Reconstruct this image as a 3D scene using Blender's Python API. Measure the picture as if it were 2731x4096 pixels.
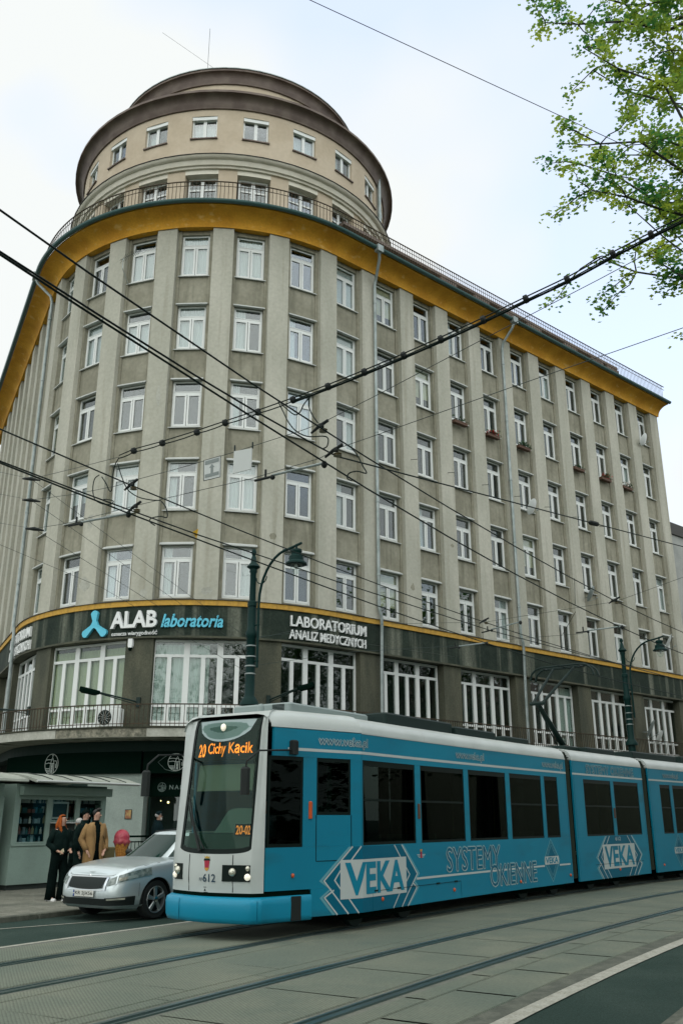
import bpy, bmesh, math, random
from mathutils import Vector, Matrix
random.seed(7)
sc = bpy.context.scene
for o in list(bpy.data.objects): bpy.data.objects.remove(o)
COL = sc.collection
sin, cos, pi, rad = math.sin, math.cos, math.pi, math.radians

# ------------------------------------------------------------------ camera
CAMH, FPX, TH = 1.6947, 3594.37, 0.32830
cd = bpy.data.cameras.new('camera'); cam = bpy.data.objects.new('camera', cd); COL.objects.link(cam)
cam.location = (0, 0, CAMH); cam.rotation_euler = (pi/2 + TH, 0, 0)
cd.sensor_fit = 'VERTICAL'; cd.sensor_height = 36.0; cd.lens = FPX/4096*36.0
cd.clip_start = 0.05; cd.clip_end = 2000
sc.camera = cam
# ------------------------------------------------------------------ world and sun
SUN_DIR = Vector((-0.06, -0.62, 0.78)).normalized()      # towards the sun
wd = bpy.data.worlds.new('World'); sc.world = wd; wd.use_nodes = True
nt = wd.node_tree; nt.nodes.clear()
N_ = nt.nodes.new; L_ = nt.links.new
sky = N_('ShaderNodeTexSky'); sky.sky_type = 'NISHITA'; sky.sun_disc = False
sky.sun_elevation = math.asin(SUN_DIR.z); sky.sun_rotation = math.atan2(SUN_DIR.x, SUN_DIR.y)
sky.air_density = 1.0; sky.dust_density = 2.0; sky.ozone_density = 1.0
tc = N_('ShaderNodeTexCoord'); mp = N_('ShaderNodeMapping'); mp.inputs['Scale'].default_value = (1.0, 1.0, 1.35)
mp.inputs['Location'].default_value = (0.33, 0.12, 0.22)
ns = N_('ShaderNodeTexNoise'); ns.inputs['Scale'].default_value = 2.3; ns.inputs['Detail'].default_value = 3.5; ns.inputs['Roughness'].default_value = 0.45
rp = N_('ShaderNodeValToRGB'); rp.color_ramp.elements[0].position = 0.30; rp.color_ramp.elements[1].position = 0.46
rp.color_ramp.elements[0].color = (0.62,)*3 + (1,); rp.color_ramp.elements[1].color = (1, 1, 1, 1)
mx = N_('ShaderNodeMixRGB'); mx.inputs[2].default_value = (7.62, 7.88, 7.80, 1)     # cloud deck
bg = N_('ShaderNodeBackground'); bg.inputs['Strength'].default_value = 0.1
ow = N_('ShaderNodeOutputWorld')
L_(tc.outputs['Generated'], mp.inputs['Vector']); L_(mp.outputs[0], ns.inputs['Vector']); 
acc = ns.outputs['Fac']
for dv_, c0_, c1_, w_ in (((-0.11, 0.67, 0.73), 0.965, 0.997, 0.13), ((0.24, 0.78, 0.578), 0.95, 0.996, 0.14), ((0.33, 0.66, 0.67), 0.96, 0.996, 0.10)):     # thinner cloud where the photograph shows pale blue
    dt = N_('ShaderNodeVectorMath'); dt.operation = 'DOT_PRODUCT'; L_(tc.outputs['Generated'], dt.inputs[0]); dt.inputs[1].default_value = Vector(dv_).normalized()
    mr = N_('ShaderNodeMapRange'); mr.interpolation_type = 'SMOOTHSTEP'; mr.inputs['From Min'].default_value = c0_; mr.inputs['From Max'].default_value = c1_; mr.inputs['To Max'].default_value = w_; L_(dt.outputs['Value'], mr.inputs[0])
    sb = N_('ShaderNodeMath'); sb.operation = 'SUBTRACT'; L_(acc, sb.inputs[0]); L_(mr.outputs[0], sb.inputs[1]); acc = sb.outputs[0]
L_(acc, rp.inputs[0])
L_(rp.outputs[0], mx.inputs[0]); vm = N_('ShaderNodeVectorMath'); vm.operation = 'SCALE'; vm.inputs['Scale'].default_value = 4.6; L_(sky.outputs[0], vm.inputs[0]); L_(vm.outputs[0], mx.inputs[1]); L_(mx.outputs[0], bg.inputs[0]); L_(bg.outputs[0], ow.inputs[0])
sd = bpy.data.lights.new('sun', 'SUN'); sd.energy = 1.5; sd.angle = rad(110); sd.color = (1.0, 0.985, 0.92)
sun = bpy.data.objects.new('sun', sd); COL.objects.link(sun)
sun.rotation_euler = SUN_DIR.to_track_quat('Z', 'Y').to_euler()
sc.view_settings.view_transform = 'Standard'; sc.view_settings.look = 'None'
sc.view_settings.exposure = 0.30; sc.view_settings.gamma = 1.0; sc.view_settings.use_curve_mapping = False
sc.cycles.max_bounces = 8; sc.cycles.transparent_max_bounces = 16
sc.cycles.caustics_reflective = False; sc.cycles.caustics_refractive = False

# ------------------------------------------------------------------ survey helpers (photo pixel -> direction -> point on a known surface)
def ray(x, y):
    u = (x - 1365.5)/FPX; w = -(y - 2048)/FPX
    return Vector((u, cos(TH) - w*sin(TH), sin(TH) + w*cos(TH)))
def at_z(x, y, z):
    r = ray(x, y); t = (z - CAMH)/r.z
    return Vector((r.x*t, r.y*t, z))
def at_Y(x, y, Y):
    r = ray(x, y); t = Y/r.y
    return Vector((r.x*t, Y, CAMH + r.z*t))
TCX, TCY, R0, RT1 = 96.3675, -48.1974, 117.2692, 117.2692 - 0.75
def TR(S, N, z=0.0):                     # street frame: S along the track, N towards the near side, origin on the far track's centre line
    a = -(S - 300)/R0; r = RT1 - N
    return Vector((TCX + r*cos(a), TCY + r*sin(a), z))
def TRa(S):                              # heading of +S
    a = -(S - 300)/R0
    return math.atan2(-cos(a), sin(a))
def on_N(x, y, N):                       # photo ray meets the vertical surface over the line N
    r = ray(x, y); R = RT1 - N
    a = r.x**2 + r.y**2; b = -2*(r.x*TCX + r.y*TCY); c = TCX**2 + TCY**2 - R*R
    D = math.sqrt(b*b - 4*a*c); ts = [t for t in ((-b - D)/(2*a), (-b + D)/(2*a)) if t > 0]; t = min(ts)
    return Vector((r.x*t, r.y*t, CAMH + r.z*t))
def on_wall(x, y, A, B):                 # photo ray meets the vertical plane through A and B
    r = ray(x, y); n = Vector((-(B - A).y, (B - A).x)); t = (A.x*n.x + A.y*n.y)/(r.x*n.x + r.y*n.y)
    return Vector((r.x*t, r.y*t, CAMH + r.z*t))
BCX, BCY, BR, AL = -5.4590, 38.4406, 7.8689, 0.70663
SL = -14.2                               # facade coordinate where the left wing leaves the round corner; 0 = right wing begins
def FA(s):                               # heading of the facade (to the right, seen from the street)
    return AL + min(0, max(s, SL))/BR
def FX(s, off=0.0, z=0.0):
    a = FA(s); e = s if s > 0 else (s - SL if s < SL else 0)
    return Vector((BCX + (BR + off)*sin(a) + e*cos(a), BCY - (BR + off)*cos(a) + e*sin(a), z))
def colS(k):                             # centre of window column k
    s = 2.9399 + (k - 6)*2.2415
    return s if s > 0 else s*0.9813

# ------------------------------------------------------------------ object helpers
WM = {}
def link(name, data, parent=None, mw=None):
    o = bpy.data.objects.new(name, data); COL.objects.link(o)
    mw = mw if mw is not None else Matrix.Identity(4)
    if parent is not None:
        o.parent = parent; o.matrix_parent_inverse = WM[parent.name].inverted()
    o.matrix_basis = mw; WM[o.name] = mw
    return o
def tag(o, label=None, cat=None, group=None, kind=None):
    if label: o['label'] = label
    if cat: o['category'] = cat
    if group: o['group'] = group
    if kind: o['kind'] = kind
    return o
def thing(name, label, cat, loc=(0, 0, 0), group=None, rz=0.0):
    mw = Matrix.Translation(Vector(loc)) @ Matrix.Rotation(rz, 4, 'Z')
    o = link(name, None, None, mw); o.empty_display_size = 0.2
    return tag(o, label, cat, group)
def MZ(loc, rz=0.0):
    return Matrix.Translation(Vector(loc)) @ Matrix.Rotation(rz, 4, 'Z')
class MB:
    def __init__(s): s.v = []; s.f = []
    def add(s, vs, fs):
        b = len(s.v); s.v += [tuple(p) for p in vs]; s.f += [tuple(i + b for i in f) for f in fs]; return s
    def box(s, x0, x1, y0, y1, z0, z1):
        return s.add([(x0,y0,z0),(x1,y0,z0),(x1,y1,z0),(x0,y1,z0),(x0,y0,z1),(x1,y0,z1),(x1,y1,z1),(x0,y1,z1)],
                     [(0,3,2,1),(4,5,6,7),(0,1,5,4),(1,2,6,5),(2,3,7,6),(3,0,4,7)])
    def bev(s, x0, x1, y0, y1, z0, z1, b):
        # box with chamfered vertical and top edges
        o = [(x0+b,y0),(x1-b,y0),(x1,y0+b),(x1,y1-b),(x1-b,y1),(x0+b,y1),(x0,y1-b),(x0,y0+b)]
        xm, ym = (x0+x1)/2, (y0+y1)/2
        def ins(p): return (xm+(p[0]-xm)*(1-2*b/max(1e-6, x1-x0)), ym+(p[1]-ym)*(1-2*b/max(1e-6, y1-y0)))
        r = [[(p[0],p[1],z0) for p in o], [(p[0],p[1],z1-b) for p in o], [ins(p)+(z1,) for p in o]]
        s.rings(r, True); n = len(s.v); s.f.append(tuple(range(n-8, n))); s.f.append(tuple(range(n-24, n-16))[::-1]); return s
    def hexa(s, p):      # 8 corners, bottom ring then top ring
        return s.add(p, [(0,3,2,1),(4,5,6,7),(0,1,5,4),(1,2,6,5),(2,3,7,6),(3,0,4,7)])
    def rings(s, rs, closed=True, cap=False):
        n = len(rs[0]); b = len(s.v)
        for r in rs: s.v += [tuple(p) for p in r]
        for i in range(len(rs)-1):
            for j in range(n if closed else n-1):
                k = (j+1) % n
                s.f.append((b+i*n+j, b+i*n+k, b+(i+1)*n+k, b+(i+1)*n+j))
        if cap:
            s.f.append(tuple(b+j for j in range(n))[::-1]); m = b+(len(rs)-1)*n; s.f.append(tuple(m+j for j in range(n)))
        return s
    def tube(s, pts, r, n=6, cap=True):
        pts = [Vector(p) for p in pts]; rs = []; a = None
        for i, p in enumerate(pts):
            d = (pts[min(i+1, len(pts)-1)] - pts[max(i-1, 0)]).normalized()
            if a is None:
                a = d.cross(Vector((0, 0, 1)))
                if a.length < 0.05: a = d.cross(Vector((1, 0, 0)))
            else: a = a - d*a.dot(d)
            a.normalize(); c = a.cross(d)
            rr = r[i] if isinstance(r, (list, tuple)) else r
            rs.append([p + (a*cos(2*pi*k/n) + c*sin(2*pi*k/n))*rr for k in range(n)])
        return s.rings(rs, True, cap)
    def lathe(s, prof, cx=0, cy=0, n=16, cap=True, z0=0):
        return s.rings([[(cx + r*cos(2*pi*k/n), cy + r*sin(2*pi*k/n), z0 + z) for k in range(n)] for r, z in prof], True, cap)
    def sphere(s, c, r, n=10, m=6):
        rx, ry, rz = r if isinstance(r, (tuple, list)) else (r, r, r)
        rs = [[(c[0]+rx*sin(pi*i/m)*cos(2*pi*k/n), c[1]+ry*sin(pi*i/m)*sin(2*pi*k/n), c[2]-rz*cos(pi*i/m)) for k in range(n)] for i in range(m+1)]
        return s.rings(rs)
    def mesh(s, name, mat, smooth=False, xf=None):
        me = bpy.data.meshes.new(name)
        v = [tuple(xf @ Vector(p)) for p in s.v] if xf is not None else s.v
        me.from_pydata(v, [], s.f); me.materials.append(mat)
        if smooth:
            me.polygons.foreach_set('use_smooth', [True]*len(me.polygons))
            if smooth != 'all':
                try: me.set_sharp_from_angle(angle=rad(38))
                except Exception: pass
        me.update()
        return me
    def build(s, name, mat, parent=None, mw=None, smooth=False):
        return link(name, s.mesh(name, mat, smooth), parent, mw)
def sweep(slist, prof, mb=None, fn=FX, closed=True, cap=True):
    mb = mb or MB()
    return mb.rings([[fn(s, o, z) for o, z in prof] for s in slist], closed, cap and closed)
def srange(a, b, step=0.45):
    # facade stations, finer on the round corner
    out = [a]; s = a
    while s < b - 1e-6:
        st = step if SL - 0.6 < s < 0.3 else 4.0
        nx = s + st
        for brk in (SL, 0.0):
            if s < brk - 1e-6 < nx: nx = brk; break
        s = min(nx, b); out.append(s)
    return out
def fin(a, b, n): return [a + (b - a)*i/n for i in range(n+1)]

# ------------------------------------------------------------------ materials
def mat(name, col, rough=0.6, metal=0.0, col2=None, scale=2.0, lo=0.4, hi=0.62, stretch=(1, 1, 1), bump=0.0, bscale=40.0,
        spec=0.4, fine=0.0, fscale=30.0, emit=None, estr=1.0, coat=0.0, obj=False, col3=None, scale3=0.7, lo3=0.5, hi3=0.7, stretch3=(1,1,1)):
    m = bpy.data.materials.new(name); m.use_nodes = True; t = m.node_tree; b = t.nodes['Principled BSDF']; n = t.nodes.new; l = t.links.new
    b.inputs['Base Color'].default_value = (*col, 1); b.inputs['Roughness'].default_value = rough; b.inputs['Metallic'].default_value = metal
    b.inputs['Specular IOR Level'].default_value = spec
    if coat: b.inputs['Coat Weight'].default_value = coat; b.inputs['Coat Roughness'].default_value = 0.08
    if emit: b.inputs['Emission Color'].default_value = (*emit, 1); b.inputs['Emission Strength'].default_value = estr
    g = n('ShaderNodeTexCoord').outputs['Object'] if obj else n('ShaderNodeNewGeometry').outputs['Position']
    def noise(sc_, st, det=6.0):
        mpn = n('ShaderNodeMapping'); mpn.inputs['Scale'].default_value = st; l(g, mpn.inputs[0])
        q = n('ShaderNodeTexNoise'); q.inputs['Scale'].default_value = sc_; q.inputs['Detail'].default_value = det; l(mpn.outputs[0], q.inputs['Vector']); return q.outputs['Fac']
    def ramp(f, a, z, c0, c1):
        r = n('ShaderNodeValToRGB'); r.color_ramp.elements[0].position = a; r.color_ramp.elements[1].position = z
        r.color_ramp.elements[0].color = (*c0, 1); r.color_ramp.elements[1].color = (*c1, 1); l(f, r.inputs[0]); return r.outputs[0]
    cur = None
    if col2: cur = ramp(noise(scale, stretch), lo, hi, col, col2)
    if col3:
        f3 = ramp(noise(scale3, stretch3), lo3, hi3, (0, 0, 0), (1, 1, 1))
        x = n('ShaderNodeMixRGB'); l(f3, x.inputs[0])
        if cur is not None: l(cur, x.inputs[1])
        else: x.inputs[1].default_value = (*col, 1)
        x.inputs[2].default_value = (*col3, 1); cur = x.outputs[0]
    if fine:
        f = ramp(noise(fscale, (1, 1, 1), 4.0), 0.3, 0.7, (1-fine,)*3, (1+fine*0.5,)*3)
        x = n('ShaderNodeMixRGB'); x.blend_type = 'MULTIPLY'; x.inputs[0].default_value = 1.0
        if cur is not None: l(cur, x.inputs[1])
        else: x.inputs[1].default_value = (*col, 1)
        l(f, x.inputs[2]); cur = x.outputs[0]
    if cur is not None: l(cur, b.inputs['Base Color'])
    if bump:
        bn = n('ShaderNodeBump'); bn.inputs['Strength'].default_value = bump; bn.inputs['Distance'].default_value = 0.02
        l(noise(bscale, (1, 1, 1), 5.0), bn.inputs['Height']); l(bn.outputs[0], b.inputs['Normal'])
    return m
def glass(name, tint, refl=(0.9, 0.95, 0.95), ior=1.9, rough=0.01, wav=0.0):
    # thin sheet: Schlick reflection over a tinted see-through pane, the same from both sides
    m = bpy.data.materials.new(name); m.use_nodes = True; t = m.node_tree; t.nodes.clear(); n = t.nodes.new; l = t.links.new
    o = n('ShaderNodeOutputMaterial'); x = n('ShaderNodeMixShader'); a = n('ShaderNodeBsdfTransparent'); g = n('ShaderNodeBsdfGlossy'); ge = n('ShaderNodeNewGeometry')
    a.inputs[0].default_value = (*[c**0.5 for c in tint], 1); g.inputs[0].default_value = (*refl, 1); g.inputs['Roughness'].default_value = rough
    def math_(op, i0, i1=None):
        q = n('ShaderNodeMath'); q.operation = op
        for k, v in enumerate((i0, i1)):
            if v is None: continue
            if isinstance(v, (int, float)): q.inputs[k].default_value = v
            else: l(v, q.inputs[k])
        return q.outputs[0]
    d = n('ShaderNodeVectorMath'); d.operation = 'DOT_PRODUCT'; l(ge.outputs['Normal'], d.inputs[0]); l(ge.outputs['Incoming'], d.inputs[1])
    f0 = ((ior - 1)/(ior + 1))**2
    c = math_('ABSOLUTE', d.outputs['Value']); s5 = math_('POWER', math_('SUBTRACT', 1.0, c), 5.0); f = math_('ADD', math_('MULTIPLY', s5, 1 - f0), f0)
    if wav:
        q = n('ShaderNodeTexNoise'); q.inputs['Scale'].default_value = 2.2; q.inputs['Detail'].default_value = 1.0
        l(ge.outputs['Position'], q.inputs['Vector']); bn = n('ShaderNodeBump'); bn.inputs['Strength'].default_value = wav; bn.inputs['Distance'].default_value = 0.02
        l(q.outputs['Fac'], bn.inputs['Height']); l(bn.outputs[0], g.inputs['Normal'])
    l(f, x.inputs[0]); l(a.outputs[0], x.inputs[1]); l(g.outputs[0], x.inputs[2]); l(x.outputs[0], o.inputs[0])
    return m
K = {}
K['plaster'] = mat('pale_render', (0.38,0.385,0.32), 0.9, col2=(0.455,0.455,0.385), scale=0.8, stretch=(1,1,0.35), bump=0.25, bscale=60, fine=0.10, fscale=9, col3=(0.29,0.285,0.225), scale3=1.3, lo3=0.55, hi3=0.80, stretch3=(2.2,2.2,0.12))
K['spandrel'] = mat('shaded_render', (0.235,0.23,0.175), 0.95, col2=(0.30,0.295,0.23), scale=1.1, bump=0.4, bscale=45, fine=0.14, fscale=7, col3=(0.165,0.165,0.12), scale3=1.6, lo3=0.52, hi3=0.75, stretch3=(2.5,2.5,0.25))  # darker copy of the pale render: recess shade and stains both in the colour
K['drum'] = mat('warm_beige_render', (0.47,0.40,0.295), 0.85, col2=(0.52,0.45,0.34), scale=0.9, bump=0.15, bscale=50, fine=0.06, fscale=6)
K['drumtrim'] = mat('cream_moulding', (0.70,0.68,0.58), 0.8, col2=(0.62,0.60,0.50), scale=1.5, fine=0.08)
K['browntrim'] = mat('brown_cornice_paint', (0.115,0.085,0.07), 0.6, col2=(0.17,0.135,0.11), scale=1.6, fine=0.1)
K['ochre'] = mat('ochre_paint', (0.66,0.34,0.030), 0.8, col2=(0.54,0.26,0.018), scale=1.1, col3=(0.70,0.44,0.12), scale3=2.2, lo3=0.60, hi3=0.74, stretch3=(1.2,1.2,2.5), fine=0.12, fscale=12)
K['ochrelight'] = mat('ochre_band_paint', (0.56,0.33,0.055), 0.75, col2=(0.40,0.23,0.05), scale=2.2, stretch=(3,3,0.5), lo=0.5, hi=0.75, fine=0.15, fscale=10)
K['dark'] = mat('stained_dark_render', (0.030,0.044,0.033), 0.85, spec=0.2, col2=(0.018,0.030,0.023), scale=1.2, fine=0.3, fscale=14, bump=0.3, bscale=50, col3=(0.17,0.185,0.145), scale3=1.25, lo3=0.53, hi3=0.70, stretch3=(1.5,1.5,0.10))
K['pier'] = mat('grimy_pier_render', (0.095,0.098,0.066), 0.85, col2=(0.055,0.062,0.043), scale=1.4, stretch=(1,1,0.3), fine=0.25, fscale=18, bump=0.4, bscale=50)
K['slab'] = mat('weathered_concrete', (0.30,0.30,0.255), 0.9, col2=(0.22,0.225,0.185), scale=2.0, fine=0.25, fscale=9, bump=0.5, bscale=25, col3=(0.075,0.08,0.06), scale3=1.0, lo3=0.58, hi3=0.66)
K['frame'] = mat('white_window_plastic', (0.70,0.74,0.72), 0.35, fine=0.03)
K['sill'] = mat('grey_sill_metal', (0.50,0.53,0.51), 0.5, fine=0.08)
K['curtain'] = mat('white_net_curtain', (0.70,0.75,0.74), 0.9, fine=0.05)
K['blind'] = mat('cream_blind', (0.70,0.68,0.47), 0.9, fine=0.05)
K['room'] = mat('room_interior', (0.030,0.045,0.040), 0.9)
K['glass'] = glass('window_glass', (0.72,0.78,0.77), refl=(0.90,0.95,0.96), ior=2.0, wav=0.10)
K['glassold'] = glass('old_window_glass', (0.60,0.70,0.66), ior=1.75, wav=0.5)
K['zinc'] = mat('zinc_sheet', (0.33,0.38,0.375), 0.45, metal=0.5, col2=(0.24,0.29,0.28), scale=3, fine=0.12)
K['gutter'] = mat('green_gutter_metal', (0.045,0.10,0.095), 0.4, metal=0.3, fine=0.15)
K['rail'] = mat('rusty_grey_railing', (0.045,0.042,0.032), 0.7, spec=0.15, col2=(0.085,0.062,0.04), scale=8, metal=0.2)
K['roof'] = mat('dark_roof_sheet', (0.045,0.045,0.04), 0.6, fine=0.2)
K['letter'] = mat('white_letter_acrylic', (0.72,0.75,0.74), 0.4)
K['letterb'] = mat('light_blue_letter_acrylic', (0.10,0.50,0.66), 0.4)
K['wire'] = mat('black_cable', (0.006,0.016,0.013), 0.6, spec=0.15)
K['span'] = mat('steel_span_wire', (0.035,0.055,0.05), 0.4, metal=0.6)
K['iron'] = mat('dark_green_cast_iron', (0.003,0.026,0.023), 0.55, fine=0.15, spec=0.15)
K['black'] = mat('black_paint', (0.003,0.010,0.007), 0.7, spec=0.0)
K['dkmetal'] = mat('dark_metal', (0.008,0.022,0.019), 0.55, spec=0.25)

# ================================================================== ground, track, pavements
def stripe_mat(name, c1, c2, col3, per=58.0):
    m = mat(name, c1, 0.85, col2=c2, scale=1.1, fine=0.16, fscale=22, col3=col3, scale3=0.55, lo3=0.5, hi3=0.75, bump=0.2, bscale=60)
    t = m.node_tree; n = t.nodes.new; l = t.links.new; b = t.nodes['Principled BSDF']
    g = n('ShaderNodeTexCoord'); w = n('ShaderNodeTexWave'); w.wave_type = 'BANDS'; w.bands_direction = 'X'; w.inputs['Scale'].default_value = per/6.283*1.0; w.inputs['Distortion'].default_value = 0.6; w.inputs['Detail'].default_value = 1.0
    mp_ = n('ShaderNodeMapping'); mp_.inputs['Rotation'].default_value = (0, 0, rad(38)); l(g.outputs['Object'], mp_.inputs[0]); l(mp_.outputs[0], w.inputs['Vector'])
    bn = n('ShaderNodeBump'); bn.inputs['Strength'].default_value = 0.35; bn.inputs['Distance'].default_value = 0.004; l(w.outputs['Fac'], bn.inputs['Height']); l(bn.outputs[0], b.inputs['Normal'])
    old = b.inputs['Base Color'].links[0].from_socket
    r = n('ShaderNodeValToRGB'); r.color_ramp.elements[0].position = 0.1; r.color_ramp.elements[1].position = 0.5; r.color_ramp.elements[0].color = (0.80,)*3+(1,); r.color_ramp.elements[1].color = (1.03,)*3+(1,); l(w.outputs['Fac'], r.inputs[0])
    x = n('ShaderNodeMixRGB'); x.blend_type = 'MULTIPLY'; x.inputs[0].default_value = 1; l(old, x.inputs[1]); l(r.outputs[0], x.inputs[2]); l(x.outputs[0], b.inputs['Base Color'])
    return m
K['slabT'] = stripe_mat('ribbed_concrete_slab', (0.135,0.163,0.125), (0.178,0.197,0.147), (0.098,0.135,0.108))
K['asphalt'] = mat('asphalt', (0.026,0.052,0.042), 0.9, spec=0.2, col2=(0.038,0.066,0.054), scale=0.8, fine=0.45, fscale=70, bump=0.5, bscale=160, col3=(0.052,0.080,0.066), scale3=0.35, lo3=0.52, hi3=0.75)
K['strip'] = mat('joint_mortar', (0.135,0.15,0.125), 0.9, col2=(0.18,0.19,0.155), scale=1.5, fine=0.2)
K['paint'] = mat('worn_road_paint', (0.42,0.42,0.36), 0.8, col2=(0.34,0.34,0.28), scale=7, fine=0.3, fscale=45)
K['steel'] = mat('polished_rail_steel', (0.17,0.25,0.25), 0.30, metal=0.85, fine=0.1)
K['groove'] = mat('rail_groove', (0.010,0.022,0.020), 0.7)
K['paver'] = mat('grey_paver', (0.155,0.162,0.128), 0.9, col2=(0.20,0.203,0.165), scale=3.5, fine=0.2, fscale=40, bump=0.2, bscale=90, col3=(0.11,0.12,0.095), scale3=0.8)
K['kerb'] = mat('granite_kerb', (0.085,0.095,0.075), 0.9, col2=(0.13,0.14,0.11), scale=5, fine=0.25, fscale=50)

g = MB(); R_ = 600
g.add([(-R_,-R_,-0.02),(R_,-R_,-0.02),(R_,R_,-0.02),(-R_,R_,-0.02)], [(0,1,2,3)])
tag(g.build('ground', K['asphalt']), kind='structure')
# track bed (a sheet of mortar) with slabs and rails as pieces
SS = fin(-14, 60, 60)
def ribbon(n0, n1, z, ss=SS, zb=None):
    m = MB()
    if zb is None: m.rings([[TR(s, n0, z), TR(s, n1, z)] for s in ss], False)
    else: m.rings([[TR(s, n0, zb), TR(s, n0, z), TR(s, n1, z), TR(s, n1, zb)] for s in ss], True, True)
    return m
bed = tag(ribbon(-2.02, 5.52, -0.012).build('track_bed', K['strip']), kind='structure')
def slab_mesh(w, l=1.69):
    return MB().bev(-l/2, l/2, -w/2, w/2, -0.15, 0.0, 0.010).mesh('slab', K['slabT'])
strips = [(-1.86, -0.93, -4.9), (-0.585, 0.585, -4.6), (0.925, 1.20, -4.6), (1.215, 2.36, -5.16), (2.372, 2.585, -4.0), (2.93, 4.10, -4.6), (4.44, 4.70, -4.3), (4.715, 5.40, -3.65)]
def place_slab(me, S, N, par):
    return link('concrete_slab', me, par, MZ(TR(S, N, 0.0), TRa(S)))
for n0, n1, s0 in strips:
    me = slab_mesh(n1 - n0 - 0.012)
    k0 = int((-9 - s0)//1.7)
    for k in range(k0, k0 + (24 if n1 - n0 > 0.5 else 18)):
        place_slab(me, s0 + 1.7*(k + 0.5), (n0 + n1)/2, bed)
for nr, sd_ in ((-0.75, 1), (0.75, -1), (2.764, 1), (4.264, -1)):
    m = MB(); prof = [(-0.075, -0.1), (-0.075, 0.006), (-0.012, 0.008), (-0.008, -0.03), (0.045, -0.03), (0.049, 0.004), (0.08, 0.004), (0.08, -0.1)]
    m.rings([[TR(s, nr + sd_*a, z) for a, z in prof] for s in fin(-14, 60, 90)], True, True)
    r = m.build('rail', K['steel'], bed, smooth=False)
    ribbon(nr + sd_*0.0 - 0.012 if sd_ > 0 else nr - 0.045, nr + 0.045 if sd_ > 0 else nr + 0.012, -0.018, fin(-14, 60, 90)).build('groove', K['groove'], r)
def structure(mb, name, m, smooth=False): return tag(mb.build(name, m, None, None, smooth), kind='structure')
structure(ribbon(-2.14, -2.03, -0.010), 'lane_line', K['paint'])
structure(ribbon(5.62, 5.80, -0.010), 'edge_line', K['paint'])
m = MB(); m.rings([[TR(s, n-0.03, -0.012), TR(s, n+0.03, -0.012)] for s, n in [(-8, -4.75+0.0), (-2.49, -3.95), (0.52, -3.07), (2.0, -2.65)]], False)
structure(m, 'thin_lane_line', K['paint'])
structure(ribbon(5.40, 5.62, -0.008), 'edge_strip', K['kerb'])
# far pavement
PZ = 0.07
def pave_pt(S, N): return TR(S, N, PZ - 0.012)
m = MB(); m.rings([[TR(s, -4.86, PZ - 0.012), TR(s, -60, PZ - 0.012)] for s in fin(-40, 60, 40)], False)
pv = structure(m, 'pavement', K['strip'])
def kerb_mesh(l=0.99): return MB().bev(-l/2, l/2, -0.075, 0.075, -0.1, PZ + 0.004, 0.015).mesh('kerb', K['kerb'])
km = kerb_mesh()
for k in range(-14, 30): link('kerb_stone', km, pv, MZ(TR(k*1.0 + 0.4, -4.78, 0), TRa(k + 0.4)))
pm = MB().bev(-0.144, 0.144, -0.095, 0.095, -0.05, 0.0, 0.006).mesh('paver', K['paver'])
cells = []
for j in range(30):
    for i in range(-14, 26):
        S = i*0.295 + (0.147 if j % 2 else 0); N = -4.96 - j*0.197
        p = TR(S, N, PZ); d = math.hypot(p.x, p.y)
        cells.append((d, S, N))
cells.sort()
vis = [c for c in cells if abs(TR(c[1], c[2]).x/TR(c[1], c[2]).y) < 0.40][:300]; vs = set(vis)
for d, S, N in vis: link('paving_block', pm, pv, MZ(TR(S, N, PZ + random.uniform(-0.003, 0.003)), TRa(S) + random.uniform(-0.01, 0.01)))
st = MB()
for c in cells:
    if c in vs: continue
    mw = MZ(TR(c[1], c[2], PZ + random.uniform(-0.003, 0.003)), TRa(c[1]))
    st.add([mw @ v.co for v in pm.vertices], [tuple(p.vertices) for p in pm.polygons])
tag(st.build('paving_blocks', K['paver'], pv), kind='stuff')
# near pavement behind the kerb at lower right
m = MB(); m.rings([[TR(s, 7.12, 0.088), TR(s, 60, 0.088)] for s in fin(-40, 60, 40)], False)
pn = structure(m, 'near_pavement', K['strip'])
for k in range(-10, 22): link('kerb_stone', km, pn, MZ(TR(k*1.0, 7.05, -0.02), TRa(k)))
for i in range(-24, -8):
    for j in range(3): link('paving_block', pm, pn, MZ(TR(i*0.295 + 0.1*j, 7.24 + j*0.2, 0.10 + random.uniform(-0.003, 0.003)), TRa(i*0.295)))

# ================================================================== corner building
bld = thing('apartment_building', 'grey rendered corner building with rounded front and domed drum on top', 'building', FX(-5, 0, 0))
ZROW = [21.964 - 3.25*r for r in range(5)]
WW, WH = 1.15, 1.90
EPS = 0.003
# dark rooms behind the windows
sweep(srange(-34, 24.2), [(-1.25, 0.2), (-1.25, 24.3), (-1.45, 24.3), (-1.45, 0.2)]).build('interior_wall', K['room'], bld)
for z in (4.55, 8.3, 11.6, 14.85, 18.1, 21.35, 24.2):
    sweep(srange(-34, 24.2), [(-0.31, z), (-0.31, z+0.2), (-1.24, z+0.2), (-1.24, z)]).build('floor_slab', K['room'], bld)
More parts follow.
